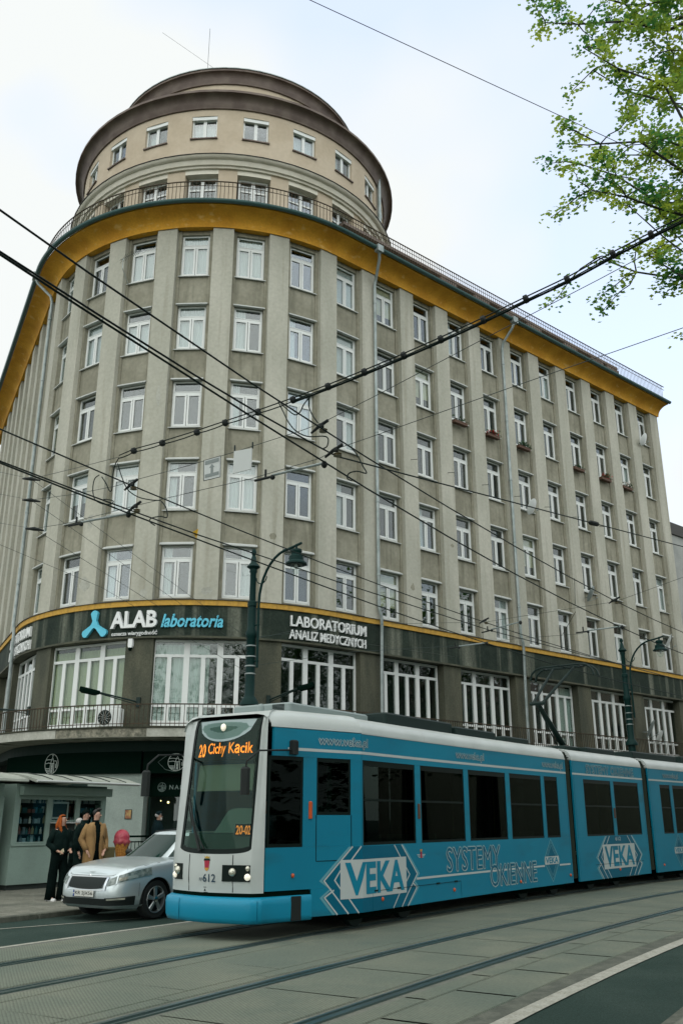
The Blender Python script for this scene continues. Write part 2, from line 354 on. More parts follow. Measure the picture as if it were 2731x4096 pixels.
# shared meshes
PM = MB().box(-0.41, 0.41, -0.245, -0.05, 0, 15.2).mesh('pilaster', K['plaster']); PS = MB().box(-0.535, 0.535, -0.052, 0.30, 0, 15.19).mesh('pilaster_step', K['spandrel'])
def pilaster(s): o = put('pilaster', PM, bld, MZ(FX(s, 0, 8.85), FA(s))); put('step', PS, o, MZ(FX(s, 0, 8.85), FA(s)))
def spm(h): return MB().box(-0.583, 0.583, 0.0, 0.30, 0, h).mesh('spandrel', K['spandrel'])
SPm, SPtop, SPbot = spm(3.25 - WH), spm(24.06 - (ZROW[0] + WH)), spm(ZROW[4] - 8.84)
fr = MB(); w2 = WW/2; ya, yb = 0.10, 0.17
fr.box(-w2, w2, ya, yb, 0, 0.07).box(-w2, w2, ya, yb, WH-0.06, WH).box(-w2, -w2+0.06, ya, yb, 0.07, WH-0.06).box(w2-0.06, w2, ya, yb, 0.07, WH-0.06)
zt = 1.40
fr.box(-w2+0.06, w2-0.06, ya+0.002, yb, zt-0.04, zt+0.05)
for a, b in ((-w2+0.06, -0.012), (0.012, w2-0.06)):
    y0 = ya-0.012
    fr.box(a, b, y0, yb-0.01, 0.07, 0.14).box(a, b, y0, yb-0.01, zt-0.10, zt-0.04).box(a, a+0.07, y0, yb-0.01, 0.14, zt-0.10).box(b-0.07, b, y0, yb-0.01, 0.14, zt-0.10)
fr.box(-w2+0.06, w2-0.06, ya-0.010, yb-0.01, zt+0.05, zt+0.08).box(-w2+0.06, -w2+0.10, ya-0.010, yb-0.01, zt+0.08, WH-0.06).box(w2-0.10, w2-0.06, ya-0.010, yb-0.01, zt+0.08, WH-0.06)
FM = fr.mesh('window_frame', K['frame'])
PT = MB().box(-w2+0.09, w2-0.09, 0.125, 0.131, zt+0.06, WH-0.05).mesh('pane', K['glass'])
PL = MB().box(-w2+0.12, -0.07, 0.122, 0.128, 0.12, zt-0.08).mesh('pane', K['glass'])
PR = MB().box(0.07, w2-0.12, 0.122, 0.128, 0.12, zt-0.08).mesh('pane', K['glass'])
SM = MB().add([(-0.62,-0.10,-0.075),(0.62,-0.10,-0.075),(0.62,0.10,-0.04),(-0.62,0.10,-0.04),(-0.62,-0.10,-0.045),(0.62,-0.10,-0.045),(0.62,0.10,0.0),(-0.62,0.10,0.0)], [(0,3,2,1),(4,5,6,7),(0,1,5,4),(1,2,6,5),(2,3,7,6),(3,0,4,7)]).mesh('sill', K['sill'])
HM = MB().add([(-0.62,-0.13,0.0),(0.62,-0.13,0.0),(0.62,0.06,0.0),(-0.62,0.06,0.0),(-0.62,-0.13,0.045),(0.62,-0.13,0.045),(0.62,0.01,0.13),(-0.62,0.01,0.13)], [(0,3,2,1),(4,5,6,7),(0,1,5,4),(1,2,6,5),(2,3,7,6),(3,0,4,7)]).mesh('drip_hood', K['sill'])
def drape(x0, x1, z0, z1, amp=0.018, per=0.11, y=0.21, m='curtain'):
    b = MB(); n = max(4, int((x1-x0)/per*4)); ph = random.random()*6
    b.rings([[(x, y + amp*sin(2*pi*x/per + ph), z) for x in fin(x0, x1, n)] for z in (z0, z1)], False)
    return b.mesh('curtain', K[m], True)
CUR = [drape(-0.55, 0.55, 0.02, 1.85), drape(-0.55, -0.08, 0.02, 1.85), drape(0.10, 0.55, 0.02, 1.85), drape(-0.55, 0.55, 0.02, 1.35, 0.015), drape(-0.55, 0.55, 0.75, 1.85, 0.004, 0.4), drape(-0.55, -0.2, 0.02, 1.85, 0.03), drape(-0.55, 0.55, 0.55, 1.85, 0.003, 0.5, m='blind')]
def put(name, me, par, mw): return link(name, me, par, mw)
KMIN, KMAX = -9, 15
for k in range(KMIN, KMAX + 1):
    s = colS(k); a = FA(s)
    # pilaster to the left of the column and, at the end, one to the right
    pilaster((colS(k-1)+s)/2)
    if k == KMAX: pilaster(s + 1.09)
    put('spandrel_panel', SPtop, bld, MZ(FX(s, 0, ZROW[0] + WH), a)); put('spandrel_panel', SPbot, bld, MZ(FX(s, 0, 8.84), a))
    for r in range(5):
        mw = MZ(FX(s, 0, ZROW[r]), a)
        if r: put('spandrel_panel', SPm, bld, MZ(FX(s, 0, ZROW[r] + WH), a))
        w = put('window', FM, bld, mw)
        if k >= 0 or True:
            if k >= -1:
                for p in (PT, PL, PR): put('pane', p, w, mw)
            else:
                pass
        if k >= -1:
            if r < 4: put('sill', SM, w, mw)
            if r > 0: put('drip_hood', HM, w, MZ(FX(s, 0, ZROW[r] + WH), a))
            q = random.random()
            if q < (0.8 if k < 6 else 0.55):
                c = random.choice([0, 0, 1, 2, 3, 4, 5, 6] if k < 6 else [1, 5, 5, 3, 2, 6, 5])
                put('curtain', CUR[c], w, mw)
# yellow string course, dark fascia
sweep(srange(-34, 24.62), [(-0.3, 8.66), (0.19, 8.66), (0.20, 8.845), (-0.3, 8.845)]).build('string_course', K['ochrelight'], bld)
sweep(srange(-34, 24.64), [(-0.3, 8.848), (0.24, 8.842), (0.24, 8.868), (-0.02, 8.90), (-0.3, 8.90)]).build('string_course_flashing', K['roof'], bld)
sweep(srange(-34, 24.58), [(-0.3, 7.60), (0.13, 7.60), (0.13, 8.658), (-0.3, 8.658)]).build('fascia', K['dark'], bld)
sweep(srange(-34, 24.60), [(-0.2, 7.53), (0.165, 7.53), (0.165, 7.597), (-0.2, 7.597)]).build('fascia_edge', K['pier'], bld)
# main cornice: ochre cove, gutter, terrace deck
cs = srange(-34, 24.7, 0.3)
cove = [(0.0, 24.06), (0.235, 24.05), (0.31, 24.02), (0.31, 24.075)] + [(0.33 + 0.66*(1 - cos(t)), 24.12 + 0.48*sin(t)) for t in fin(0.15, pi/2, 7)] + [(1.01, 24.58), (1.01, 24.645), (0.9, 24.68), (0.0, 24.68)]
sweep(cs, cove).build('cornice', K['ochre'], bld, smooth=True)
gut = [(1.015 + 0.10 + 0.10*cos(t), 24.68 + 0.10*sin(t)) for t in fin(pi, 2*pi, 7)] + [(1.22, 24.705), (1.17, 24.705), (1.115, 24.64), (1.03, 24.68)]
sweep(cs, gut).build('gutter', K['gutter'], bld, smooth=True)
sweep(srange(-34, 24.6), [(0.89, 24.682), (0.89, 24.71), (-7.6, 24.71), (-7.6, 24.682)]).build('terrace_deck', K['roof'], bld)
# terrace railing
rl = sweep(cs, [(0.83, 25.76), (0.87, 25.76), (0.87, 25.795), (0.83, 25.795)]).build('terrace_railing', K['rail'], bld)
sweep(cs, [(0.84, 25.56), (0.86, 25.56), (0.86, 25.58), (0.84, 25.58)]).build('lower_bar', K['rail'], rl)
sweep(cs, [(0.84, 24.82), (0.86, 24.82), (0.86, 24.84), (0.84, 24.84)]).build('bottom_bar', K['rail'], rl)
b = MB(); s = -26.0
while s < 24.6:
    p = FX(s, 0.85, 24.70); b.tube([p, p + Vector((0, 0, 1.08))], 0.012, 4, False); s += 0.145
tag(b.build('balusters', K['rail'], rl), kind='stuff')
# attic behind the terrace on the right wing
sweep(srange(1.0, 21.5), [(-0.5, 24.64), (-0.5, 26.30), (-0.7, 26.30), (-0.7, 24.64)]).build('attic_wall', K['drum'], bld)
sweep(srange(0.8, 21.7), [(-0.22, 26.30), (-0.22, 26.45), (-8, 27.0), (-8, 26.30)]).build('attic_roof', K['browntrim'], bld)
b = MB(); b.box(-0.35, 0.35, -0.3, 0.3, 0, 1.25).box(-0.42, 0.42, -0.37, 0.37, 1.25, 1.36); b.build('chimney', K['plaster'], bld, MZ(FX(20.6, -1.9, 26.2), AL))
for i in range(7):                      # planters with shrubs hung on the terrace railing
    s_ = 6.0 + i*2.3 + random.uniform(-0.5, 0.5); mw = MZ(FX(s_, 0.72, 25.0), FA(s_))
    pl = MB().box(-0.55, 0.55, -0.12, 0.12, 0, 0.22).build('planter', K['browntrim'], bld, mw)
# drum
DCX, DCY = BCX + 0.12, BCY
def DP(a, r, z): return Vector((DCX + r*cos(a), DCY + r*sin(a), z))
def dring(prof, n=72, a0=0, a1=2*pi):
    m = MB(); full = a1 - a0 > 6.2
    rs = [[DP(a0 + (a1-a0)*i/n, r, z) for r, z in prof] for i in range(n + 1)]
    return m.rings(rs, True, not full)
def arcbox(a0, a1, r0_, r1_, z0, z1, n=4): return dring([(r0_, z0), (r1_, z0), (r1_, z1), (r0_, z1)], n, a0, a1)
DA = [rad(-93.9 + 17.05*k) for k in range(-5, 6)]
hw = 0.055*1.35          # half window angle
R1 = 7.42
for i, a in enumerate(DA):
    nx = DA[i+1] if i + 1 < len(DA) else a + rad(17.05)
    arcbox(a + hw, nx - hw, R1-0.35, R1, 27.86, 30.55, 4).build('drum_pier', K['drum'], bld, smooth=True)
    arcbox(a - hw, a + hw, R1-0.35, R1, 27.86, 29.05, 3).build('drum_apron', K['drum'], bld, smooth=True)
    arcbox(a - hw, a + hw, R1-0.35, R1, 30.22, 30.55, 3).build('drum_lintel', K['drum'], bld, smooth=True)
    dw = 0.095
    arcbox(a + dw, nx - dw, R1-0.45, R1-0.02, 24.62, 27.50, 3).build('drum_pier', K['drum'], bld, smooth=True)
    arcbox(a - dw, a + dw, R1-0.45, R1-0.02, 27.22, 27.50, 3).build('drum_lintel', K['drumtrim'], bld, smooth=True)
    # upper window
    mw = MZ(DP(a, R1-0.14, 29.05), a + pi/2); w_, h_ = 2*sin(hw)*(R1-0.14), 1.17
    f = MB(); x = w_/2
    f.box(-x, x, 0, 0.07, 0, 0.07).box(-x, x, -0.10, 0.07, h_-0.17, h_).box(-x, -x+0.07, 0, 0.07, 0.07, h_-0.17).box(x-0.07, x, 0, 0.07, 0.07, h_-0.17).box(-0.07, 0.07, -0.008, 0.07, 0.07, h_-0.17)
    wf = f.build('drum_window', K['frame'], bld, mw)
    for x0, x1 in ((-x+0.06, -0.06), (0.06, x-0.06)): MB().box(x0, x1, 0.03, 0.036, 0.06, h_-0.16).build('pane', K['glass'], wf, mw)
    MB().box(-x-0.05, x+0.05, -0.20, 0.0, -0.06, -0.003).build('sill', K['browntrim'], wf, mw)
    if i % 3: link('curtain', CUR[0 if i % 2 else 1], wf, mw @ Matrix.Diagonal((0.9, 1, 0.55, 1)))
    # balcony door below
    mw = MZ(DP(a, R1-0.33, 24.66), a + pi/2); x = 0.62; h_ = 2.56; f = MB()
    f.box(-x, x, 0, 0.07, 0, 0.09).box(-x, x, 0, 0.07, h_-0.09, h_).box(-x, -x+0.08, 0, 0.07, 0.09, h_-0.09).box(x-0.08, x, 0, 0.07, 0.09, h_-0.09).box(-0.08, 0.08, -0.008, 0.07, 0.09, h_-0.09).box(-x+0.08, x-0.08, -0.004, 0.07, h_-0.62, h_-0.54).box(-x+0.08, x-0.08, -0.004, 0.07, 0.6, 0.68)
    wf = f.build('balcony_door', K['frame'], bld, mw)
    for x0, x1 in ((-x+0.07, -0.07), (0.07, x-0.07)): MB().box(x0, x1, 0.03, 0.036, 0.08, h_-0.08).build('pane', K['glass'], wf, mw)
dring([(R1-1.1, 24.62), (R1-1.1, 30.5), (R1-1.2, 30.5), (R1-1.2, 24.62)]).build('drum_interior', K['room'], bld)
dring([(7.0, 27.44), (7.50, 27.44), (7.52, 27.52), (7.60, 27.54), (7.66, 27.74), (7.74, 27.76), (7.82, 27.82), (7.84, 27.88), (7.40, 27.90), (7.0, 27.90)]).build('drum_moulding', K['drumtrim'], bld, smooth=True)
dring([(7.0, 27.905), (7.88, 27.882), (7.88, 27.902), (7.40, 27.94), (7.0, 27.94)]).build('moulding_flashing', K['roof'], bld, smooth=True)
dring([(6.2, 30.56), (7.50, 30.56), (7.52, 30.64)] + [(7.56 + 0.30*(1-cos(t)), 30.66 + 0.42*sin(t)) for t in fin(0.1, pi/2, 6)] + [(7.92, 31.06), (7.92, 31.17), (7.0, 31.35), (6.2, 31.35)]).build('drum_cornice', K['browntrim'], bld, smooth=True)
dring([(5.3, 31.3), (5.72, 31.3), (5.72, 33.55), (5.3, 33.55)]).build('upper_drum_wall', K['drum'], bld, smooth=True)
dring([(4.5, 33.55), (5.80, 33.55), (5.82, 33.66)] + [(5.84 + 0.2*(1-cos(t)), 33.68 + 0.36*sin(t)) for t in fin(0.1, pi/2, 6)] + [(6.08, 34.04), (6.08, 34.16), (5.2, 34.22), (4.5, 34.22)]).build('upper_drum_cornice', K['browntrim'], bld, smooth=True)
dring([(6.0, 34.165), (6.12, 34.15), (6.12, 34.19), (3.0, 34.9), (0.02, 35.1), (0.02, 34.3)]).build('drum_roof', K['zinc'], bld, smooth=True)
for a in (-1.9, -1.6, -1.25):
    p = DP(a, 5.0, 34.4); MB().tube([p, p + Vector((0, 0, 0.45))], 0.05, 6).build('roof_vent', K['zinc'], bld)
p = DP(-1.85, 4.2, 34.5); MB().tube([p, p + Vector((0, 0, 4.2))], 0.010, 5).build('antenna_mast', K['dkmetal'], bld)
# vent stack and pipe on the drum's right side
b = MB(); p = DP(rad(-19), 7.55, 27.6); b.tube([p, p + Vector((0, 0, 3.4))], 0.09, 8); b.tube([p + Vector((0, 0, 3.4)), p + Vector((0, 0, 3.75))], 0.16, 8); b.build('drum_drainpipe', K['zinc'], bld, smooth=True)
# end wall of the right wing, roof slab behind
pA, pB, pC = FX(24.62, -0.30), FX(24.62, -12), FX(24.3, -12)
b = MB(); q = [FX(24.30, -0.32), FX(24.615, -0.32), FX(24.615, -12), FX(24.30, -12)]
b.hexa([(*v.xy, 0) for v in q] + [(*v.xy, 24.5) for v in q]); b.build('end_wall', K['plaster'], bld)
# ------------------------------------------------ first floor: piers, large windows
BAYS = [((colS(k) + colS(k+1))/2) for k in range(-8, 15, 2)]
LW, LZ0, LH = 3.42, 4.62, 2.90
f = MB(); x = LW/2
def bar(a, b_, c, d, y0=0.0, y1=0.08): f.box(a, b_, y0, y1, c, d)
f.box(-x, x, 0, 0.08, LH-0.09, LH); f.box(-x, x, 0, 0.08, 0, 0.10)
cw = LW/3
for i in range(4):
    xx = -x + i*cw; hwid = 0.075 if i in (0, 3) else 0.10
    f.box(max(-x, xx-hwid), min(x, xx+hwid), -0.01, 0.08, 0.10, LH-0.09)
for i in range(3):
    a, b_ = -x + i*cw + (0.075 if i == 0 else 0.10), -x + (i+1)*cw - (0.075 if i == 2 else 0.10); c = (a+b_)/2
    f.box(a, b_, -0.004, 0.078, LH-0.60, LH-0.50); f.box(c-0.075, c+0.075, -0.006, 0.079, 0.10, LH-0.60); f.box(a, c-0.075, -0.002, 0.077, 0.62, 0.70); f.box(c+0.075, b_, -0.002, 0.077, 0.62, 0.70)
    f.box(a, b_, 0.001, 0.076, 0.10, 0.17)
LF = f.mesh('large_window_frame', K['frame'])
g_ = MB()
for i in range(3):
    a, b_ = -x + i*cw + 0.07, -x + (i+1)*cw - 0.07; c = (a+b_)/2
    g_.box(a, b_, 0.04, 0.046, LH-0.52, LH-0.07); g_.box(a, c-0.05, 0.041, 0.047, 0.12, LH-0.58); g_.box(c+0.05, b_, 0.041, 0.047, 0.12, LH-0.58)
LP = g_.mesh('panes', K['glassold'])
LB = drape(-1.62, 1.62, 0.1, 2.7, 0.03, 0.16, 0.13, 'blind'); LB2 = drape(-1.62, 0.2, 0.1, 2.75, 0.03, 0.16, 0.13, 'curtain'); LB3 = drape(0.9, 1.62, 0.1, 2.75, 0.03, 0.16, 0.13, 'curtain')
PIER = MB().box(-0.50, 0.50, -0.06, 0.6, 0, 3.06).mesh('pier', K['pier'])
for i, s in enumerate(BAYS):
    mw = MZ(FX(s, -0.28, LZ0), FA(s)); w = link('large_window', LF, bld, mw)
    tag(link('panes', LP, w, mw), kind='stuff')
    near = [abs(s - colS(k)) for k in (0.5, 2.5)]
    if near[0] < 1: link('curtain', LB, w, mw)
    elif near[1] < 1: link('curtain', LB2, w, mw)
    elif i == len(BAYS) - 3: link('curtain', LB3, w, mw)
    sn = s - (2.2415 if s > 2 else 2.2); link('pier', PIER, bld, MZ(FX(sn, 0, 4.5), FA(sn)))
link('pier', PIER, bld, MZ(FX(24.1, 0, 4.5), FA(24)))
# ------------------------------------------------ balcony
bal = sweep(srange(-34, 22.6), [(-0.6, 4.12), (1.22, 4.14), (1.22, 4.43), (-0.6, 4.50)]).build('balcony_slab', K['slab'], bld)
sweep(srange(-34, 22.65), [(0.9, 4.452), (1.28, 4.432), (1.30, 4.47), (0.9, 4.50)]).build('slab_edge', K['pier'], bal)
sweep(srange(-34, 22.5, 0.3), [(1.10, 5.165), (1.16, 5.165), (1.16, 5.20), (1.10, 5.20)]).build('handrail', K['rail'], bal)
sweep(srange(-34, 22.5, 0.3), [(1.115, 4.56), (1.145, 4.56), (1.145, 4.585), (1.115, 4.585)]).build('bottom_bar', K['rail'], bal)
bm_ = MB().box(-0.009, 0.009, -0.009, 0.009, 0, 0.70).mesh('baluster', K['rail'])
s = -34.0; rest = MB(); cnt = 0
while s < 22.5:
    if s > -14.6 and cnt < 290: link('baluster', bm_, bal, MZ(FX(s, 1.13, 4.47), FA(s))); cnt += 1
    else:
        mw = MZ(FX(s, 1.13, 4.47), FA(s)); rest.add([mw @ v.co for v in bm_.vertices], [tuple(p.vertices) for p in bm_.polygons])
    s += 0.128
tag(rest.build('balusters', K['rail'], bal), kind='stuff')
K['panel'] = mat('pale_slab_render', (0.43,0.44,0.385), 0.9, col2=(0.34,0.35,0.30), scale=2.2, fine=0.15, fscale=12, bump=0.3, bscale=30)
K['broken'] = mat('broken_concrete', (0.12,0.125,0.095), 0.95, col2=(0.28,0.27,0.21), scale=5.5, fine=0.3, fscale=16, bump=0.9, bscale=14)
for a_, b_ in ((-24, -9.05), (-6.2, -3.4), (-0.8, 4.0), (9.0, 15.5)): sweep(srange(a_, b_), [(1.215, 4.15), (1.238, 4.15), (1.238, 4.42), (1.215, 4.42)]).build('slab_facing', K['panel'], bal)
sweep(srange(-9.03, -6.22, 0.15), [(1.215, 4.16), (1.226, 4.16), (1.226, 4.42), (1.215, 4.42)]).build('slab_facing', K['broken'], bal)
# ------------------------------------------------ ground floor
K['shopwall'] = mat('pale_green_shop_wall', (0.30,0.36,0.325), 0.85, col2=(0.25,0.305,0.275), scale=2, fine=0.12)
K['darkstone'] = mat('dark_shop_front', (0.010,0.026,0.021), 0.7, fine=0.2, spec=0.15)
K['shopglass'] = glass('shop_glass', (0.35,0.45,0.42), ior=1.6)
sweep(srange(-34, -2.2), [(0.0, 3.78), (0.0, 4.118), (-0.5, 4.118), (-0.5, 3.78)]).build('shop_frieze', K['darkstone'], bld)
sweep(srange(-13.7, -6.66), [(0.10, 3.08), (0.10, 3.775), (-0.4, 3.775), (-0.4, 3.08)]).build('shop_fascia', K['black'], bld)
sweep(srange(-6.60, -2.2), [(0.06, 3.08), (0.06, 3.775), (-0.4, 3.775), (-0.4, 3.08)]).build('shop_fascia', K['black'], bld)
sweep(srange(-34, -6.5), [(-0.02, 2.98), (-0.02, 3.078), (-0.4, 3.078), (-0.4, 2.98)]).build('shop_lintel', K['shopwall'], bld)
sweep(srange(-7.72, -6.52), [(0.02, 0.1), (0.02, 2.978), (-0.6, 2.978), (-0.6, 0.1)]).build('shop_pier', K['shopwall'], bld)
sweep(srange(-8.6, -7.74), [(-0.02, 0.1), (-0.02, 2.977), (-0.6, 2.977), (-0.6, 0.1)]).build('shop_wall', K['shopwall'], bld)
sweep(srange(-34, -8.62), [(-0.05, 0.1), (-0.05, 2.976), (-0.6, 2.976), (-0.6, 0.1)]).build('shop_wall', K['darkstone'], bld)
sweep(srange(-3.0, 24.6), [(0.0, 0.1), (0.0, 4.115), (-0.6, 4.115), (-0.6, 0.1)]).build('shop_wall', K['darkstone'], bld)
d = sweep(srange(-6.48, -3.02), [(-0.42, 0.15), (-0.42, 2.35), (-0.44, 2.35), (-0.44, 0.15)]).build('shop_window', K['shopglass'], bld)
sweep(srange(-6.48, -3.02), [(-0.38, 2.36), (-0.38, 2.97), (-0.5, 2.97), (-0.5, 2.36)]).build('transom_board', K['black'], d)
for s in (-6.44, -5.3, -4.2, -3.1):
    sweep([s-0.04, s+0.04], [(-0.36, 0.13), (-0.36, 2.35), (-0.46, 2.35), (-0.46, 0.13)]).build('mullion', K['darkstone'], d)
K['bulb'] = mat('glowing_bulb', (1, 0.7, 0.3), emit=(1.0, 0.72, 0.30), estr=9.0)
for s, z in ((-5.87, 2.19), (-6.15, 2.24), (-5.2, 2.2), (-4.3, 2.22)):
    p = FX(s, -0.75, z); bb = MB().sphere(p, 0.035 if s == -5.87 else 0.018).build('pendant_bulb', K['bulb'], bld)
    MB().tube([p + Vector((0, 0, 0.03)), p + Vector((0, 0, 0.8))], 0.006, 4).build('cord', K['black'], bb)
# poster on the pier
mw = MZ(FX(-6.99, 0.03, 1.68), FA(-6.99)); MB().box(-0.10, 0.10, -0.012, 0, 0, 0.26).build('poster', mat('poster_print', (0.25,0.09,0.05), 0.6, col2=(0.45,0.33,0.12), scale=9), bld, mw)
MB().box(-0.12, 0.12, -0.006, 0, -0.02, 0.28).build('poster_frame', K['dkmetal'], bld, mw)
# patches where the render has fallen off low on the pilasters
random.seed(3)
for k, z, w_, h_ in ((0.5, 9.6, 0.5, 0.5), (1.5, 9.1, 0.3, 0.35), (1.5, 16.6, 0.14, 1.0), (2.5, 9.15, 0.45, 0.3), (3.5, 11.3, 0.35, 0.25), (0.5, 12.0, 0.3, 0.6), (6.5, 10.4, 0.25, 0.3), (7.5, 12.6, 0.22, 0.2)):
    s_ = (colS(int(k)) + colS(int(k)+1))/2; mw = MZ(FX(s_, 0.249, z), FA(s_)); c_ = random.uniform(-0.15, 0.15)
    pts = [(max(-0.40, min(0.40, c_ + w_/2*cos(t)*random.uniform(0.6, 1.2))), 0.0, h_/2*sin(t)*random.uniform(0.6, 1.2)) for t in fin(0, 2*pi*15/16, 15)]
    MB().add(pts, [tuple(range(len(pts)))]).build('bare_patch', K['panel'] if k < 3 else K['spandrel'], bld, mw)
# line of cable brackets and drainpipes
def pipe(name, s, z0, z1, off=0.36, r=0.065, jog=0.0):
    pts = [FX(s - jog, 1.16, 24.55), FX(s - jog*0.7, 1.02, 24.25), FX(s, 0.45, 23.7), FX(s, off, 23.4)] + [FX(s, off, z) for z in (20, 16, 12, 9.3)] + [FX(s + 0.10, off+0.02, 8.95), FX(s + 0.16, off-0.02, 8.6), FX(s + 0.16, off-0.06, 7.0), FX(s + 0.16, off-0.08, z0)]
    o = MB().tube(pts, r, 8).build(name, K['zinc'], bld, smooth=True)
    MB().box(-0.16, 0.16, -0.12, 0.12, 0, 0.30).build('rainwater_head', K['zinc'], o, MZ(FX(s - jog, 1.16, 24.47), FA(s)))
    for z in (22.5, 19.5, 16.5, 13.5, 10.5): MB().lathe([(r+0.004, 0), (r+0.02, 0.01), (r+0.02, 0.06), (r+0.004, 0.07)], n=8).build('pipe_collar', K['zinc'], o, MZ(FX(s, off, z)))
pipe('drainpipe', 2.02, 4.5, 24.4, jog=0.45); pipe('drainpipe', 10.45, 4.5, 24.4, jog=-0.05); pipe('drainpipe', -14.35, 4.5, 24.4, jog=0.2)

# ================================================================== lettering
def text_geo(body, extrude=0.02, offset=0.0, shear=0.0, space=1.0, res=3):
    c = bpy.data.curves.new('lettering', 'FONT'); c.body = body; c.size = 1.0; c.extrude = extrude; c.offset = offset; c.shear = shear; c.space_character = space; c.resolution_u = res
    o = bpy.data.objects.new('lettering', c); COL.objects.link(o)
    dg = bpy.context.evaluated_depsgraph_get(); dg.update(); me = o.evaluated_get(dg).to_mesh()
    V = [v.co.copy() for v in me.vertices]; Fc = [tuple(p.vertices) for p in me.polygons]
    bpy.data.objects.remove(o); bpy.data.curves.remove(c)
    x0, x1 = min(v.x for v in V), max(v.x for v in V); y0, y1 = min(v.y for v in V), max(v.y for v in V)
    return V, Fc, (x0, x1, y0, y1)
def letters(name, body, fn, m, parent, extrude=0.02, offset=0.0, shear=0.0, space=1.0, depth=0.05, box=(0, 1, 0, 1), cut=None, shift=(0, 0)):
    """lettering stretched to box (u0,u1,v0,v1); fn(u, v, w) maps to the world, w = 0 (back) .. depth (front)"""
    V, Fc, (x0, x1, y0, y1) = text_geo(body, extrude, offset, shear, space)
    u0, u1, v0, v1 = box; u0 += shift[0]; u1 += shift[0]; v0 += shift[1]; v1 += shift[1]; zz = [v.z for v in V]; za, zb = min(zz), max(zz) + 1e-9
    if cut is not None and u0 < cut < u1: V, Fc = bisected([tuple(v) for v in V], Fc, x0 + (cut-u0)/(u1-u0)*(x1-x0))
    P = [fn(u0 + (v.x-x0)/(x1-x0)*(u1-u0), v0 + (v.y-y0)/(y1-y0)*(v1-v0), (v.z-za)/(zb-za)*depth if extrude else depth) for v in V]
    b = MB(); b.add(P, Fc); return b.build(name, m, parent)
def bisected(V, Fc, cut):
    bm = bmesh.new(); vv = [bm.verts.new((*p[:2], p[2] if len(p) > 2 else 0)) for p in V]
    for f_ in Fc:
        try: bm.faces.new([vv[i] for i in f_])
        except ValueError: pass
    bmesh.ops.bisect_plane(bm, geom=bm.verts[:] + bm.edges[:] + bm.faces[:], plane_co=(cut, 0, 0), plane_no=(1, 0, 0))
    bm.verts.index_update(); o = ([v.co.copy() for v in bm.verts], [tuple(v.index for v in f_.verts) for f_ in bm.faces]); bm.free(); return o
def on_facade(off):
    return lambda u, v, w: FX(u, off + w, v)
# rooftop-band signs of the medical laboratory
s1 = thing('wall_sign', 'light blue three lobed emblem with white and blue raised letters on dark band', 'sign', FX(-7, 0.2, 7.6))
letters('letters', 'ALAB', on_facade(0.14), K['letter'], s1, offset=0.030, box=(-8.06, -6.40, 7.89, 8.48), depth=0.12)
letters('letters', 'laboratoria', on_facade(0.14), K['letterb'], s1, offset=0.022, shear=0.28, box=(-6.26, -4.19, 7.88, 8.34), depth=0.08)
letters('letters', 'oznacza wiarygodność', on_facade(0.14), K['letter'], s1, offset=0.004, box=(-8.03, -6.38, 7.60, 7.80), depth=0.05)
b = MB(); c0 = (-8.71, 8.10); tips = [(-8.74, 8.45), (-9.06, 7.80), (-8.34, 7.78)]
n_ = 40; ringp = []
for i in range(72):                       # polar outline of the three-lobed emblem
    t = 2*pi*i/72; best = 0
    d = Vector((cos(t), sin(t))); r = 0.10
    for rr in fin(0.02, 0.62, 60):
        p = Vector((c0[0] + d.x*rr, c0[1] + d.y*rr)); inside = False
        for tx, tz in tips:
            tv = Vector((tx - c0[0], tz - c0[1])); q = p - Vector(c0); u = max(0, min(1, q.dot(tv)/tv.length_squared)); dist = (q - tv*u).length
            if dist < 0.075 + 0.05*(2*u - 1)**2 + (0.022 if u > 0.5 else 0): inside = True
        if inside: r = rr
    ringp.append((c0[0] + d.x*r, c0[1] + d.y*r))
b.rings([[FX(u, 0.14, v) for u, v in ringp], [FX(u, 0.25, v) for u, v in ringp]]); b.f.append(tuple(range(72, 144)))
b.build('emblem', K['letterb'], s1)
s2 = thing('wall_sign', 'two lines of white raised capital letters right of the lamp post', 'sign', FX(0, 0.2, 7.6))
letters('letters', 'LABORATORIUM', on_facade(0.14), K['letter'], s2, offset=0.010, box=(-1.84, 1.50, 8.10, 8.49), depth=0.09)
letters('letters', 'ANALIZ MEDYCZNYCH', on_facade(0.14), K['letter'], s2, offset=0.006, box=(-1.88, 1.48, 7.65, 7.98), depth=0.09)
s3 = thing('wall_sign', 'white raised capital letters turned away at the left picture edge', 'sign', FX(-14, 0.2, 7.6))
letters('letters', 'LABORATORIUM', on_facade(0.14), K['letter'], s3, offset=0.008, box=(-15.75, -12.35, 8.10, 8.49), depth=0.09)
letters('letters', 'ANALIZ MEDYCZNYCH', on_facade(0.14), K['letter'], s3, offset=0.008, box=(-15.75, -12.30, 7.62, 7.98), depth=0.09)
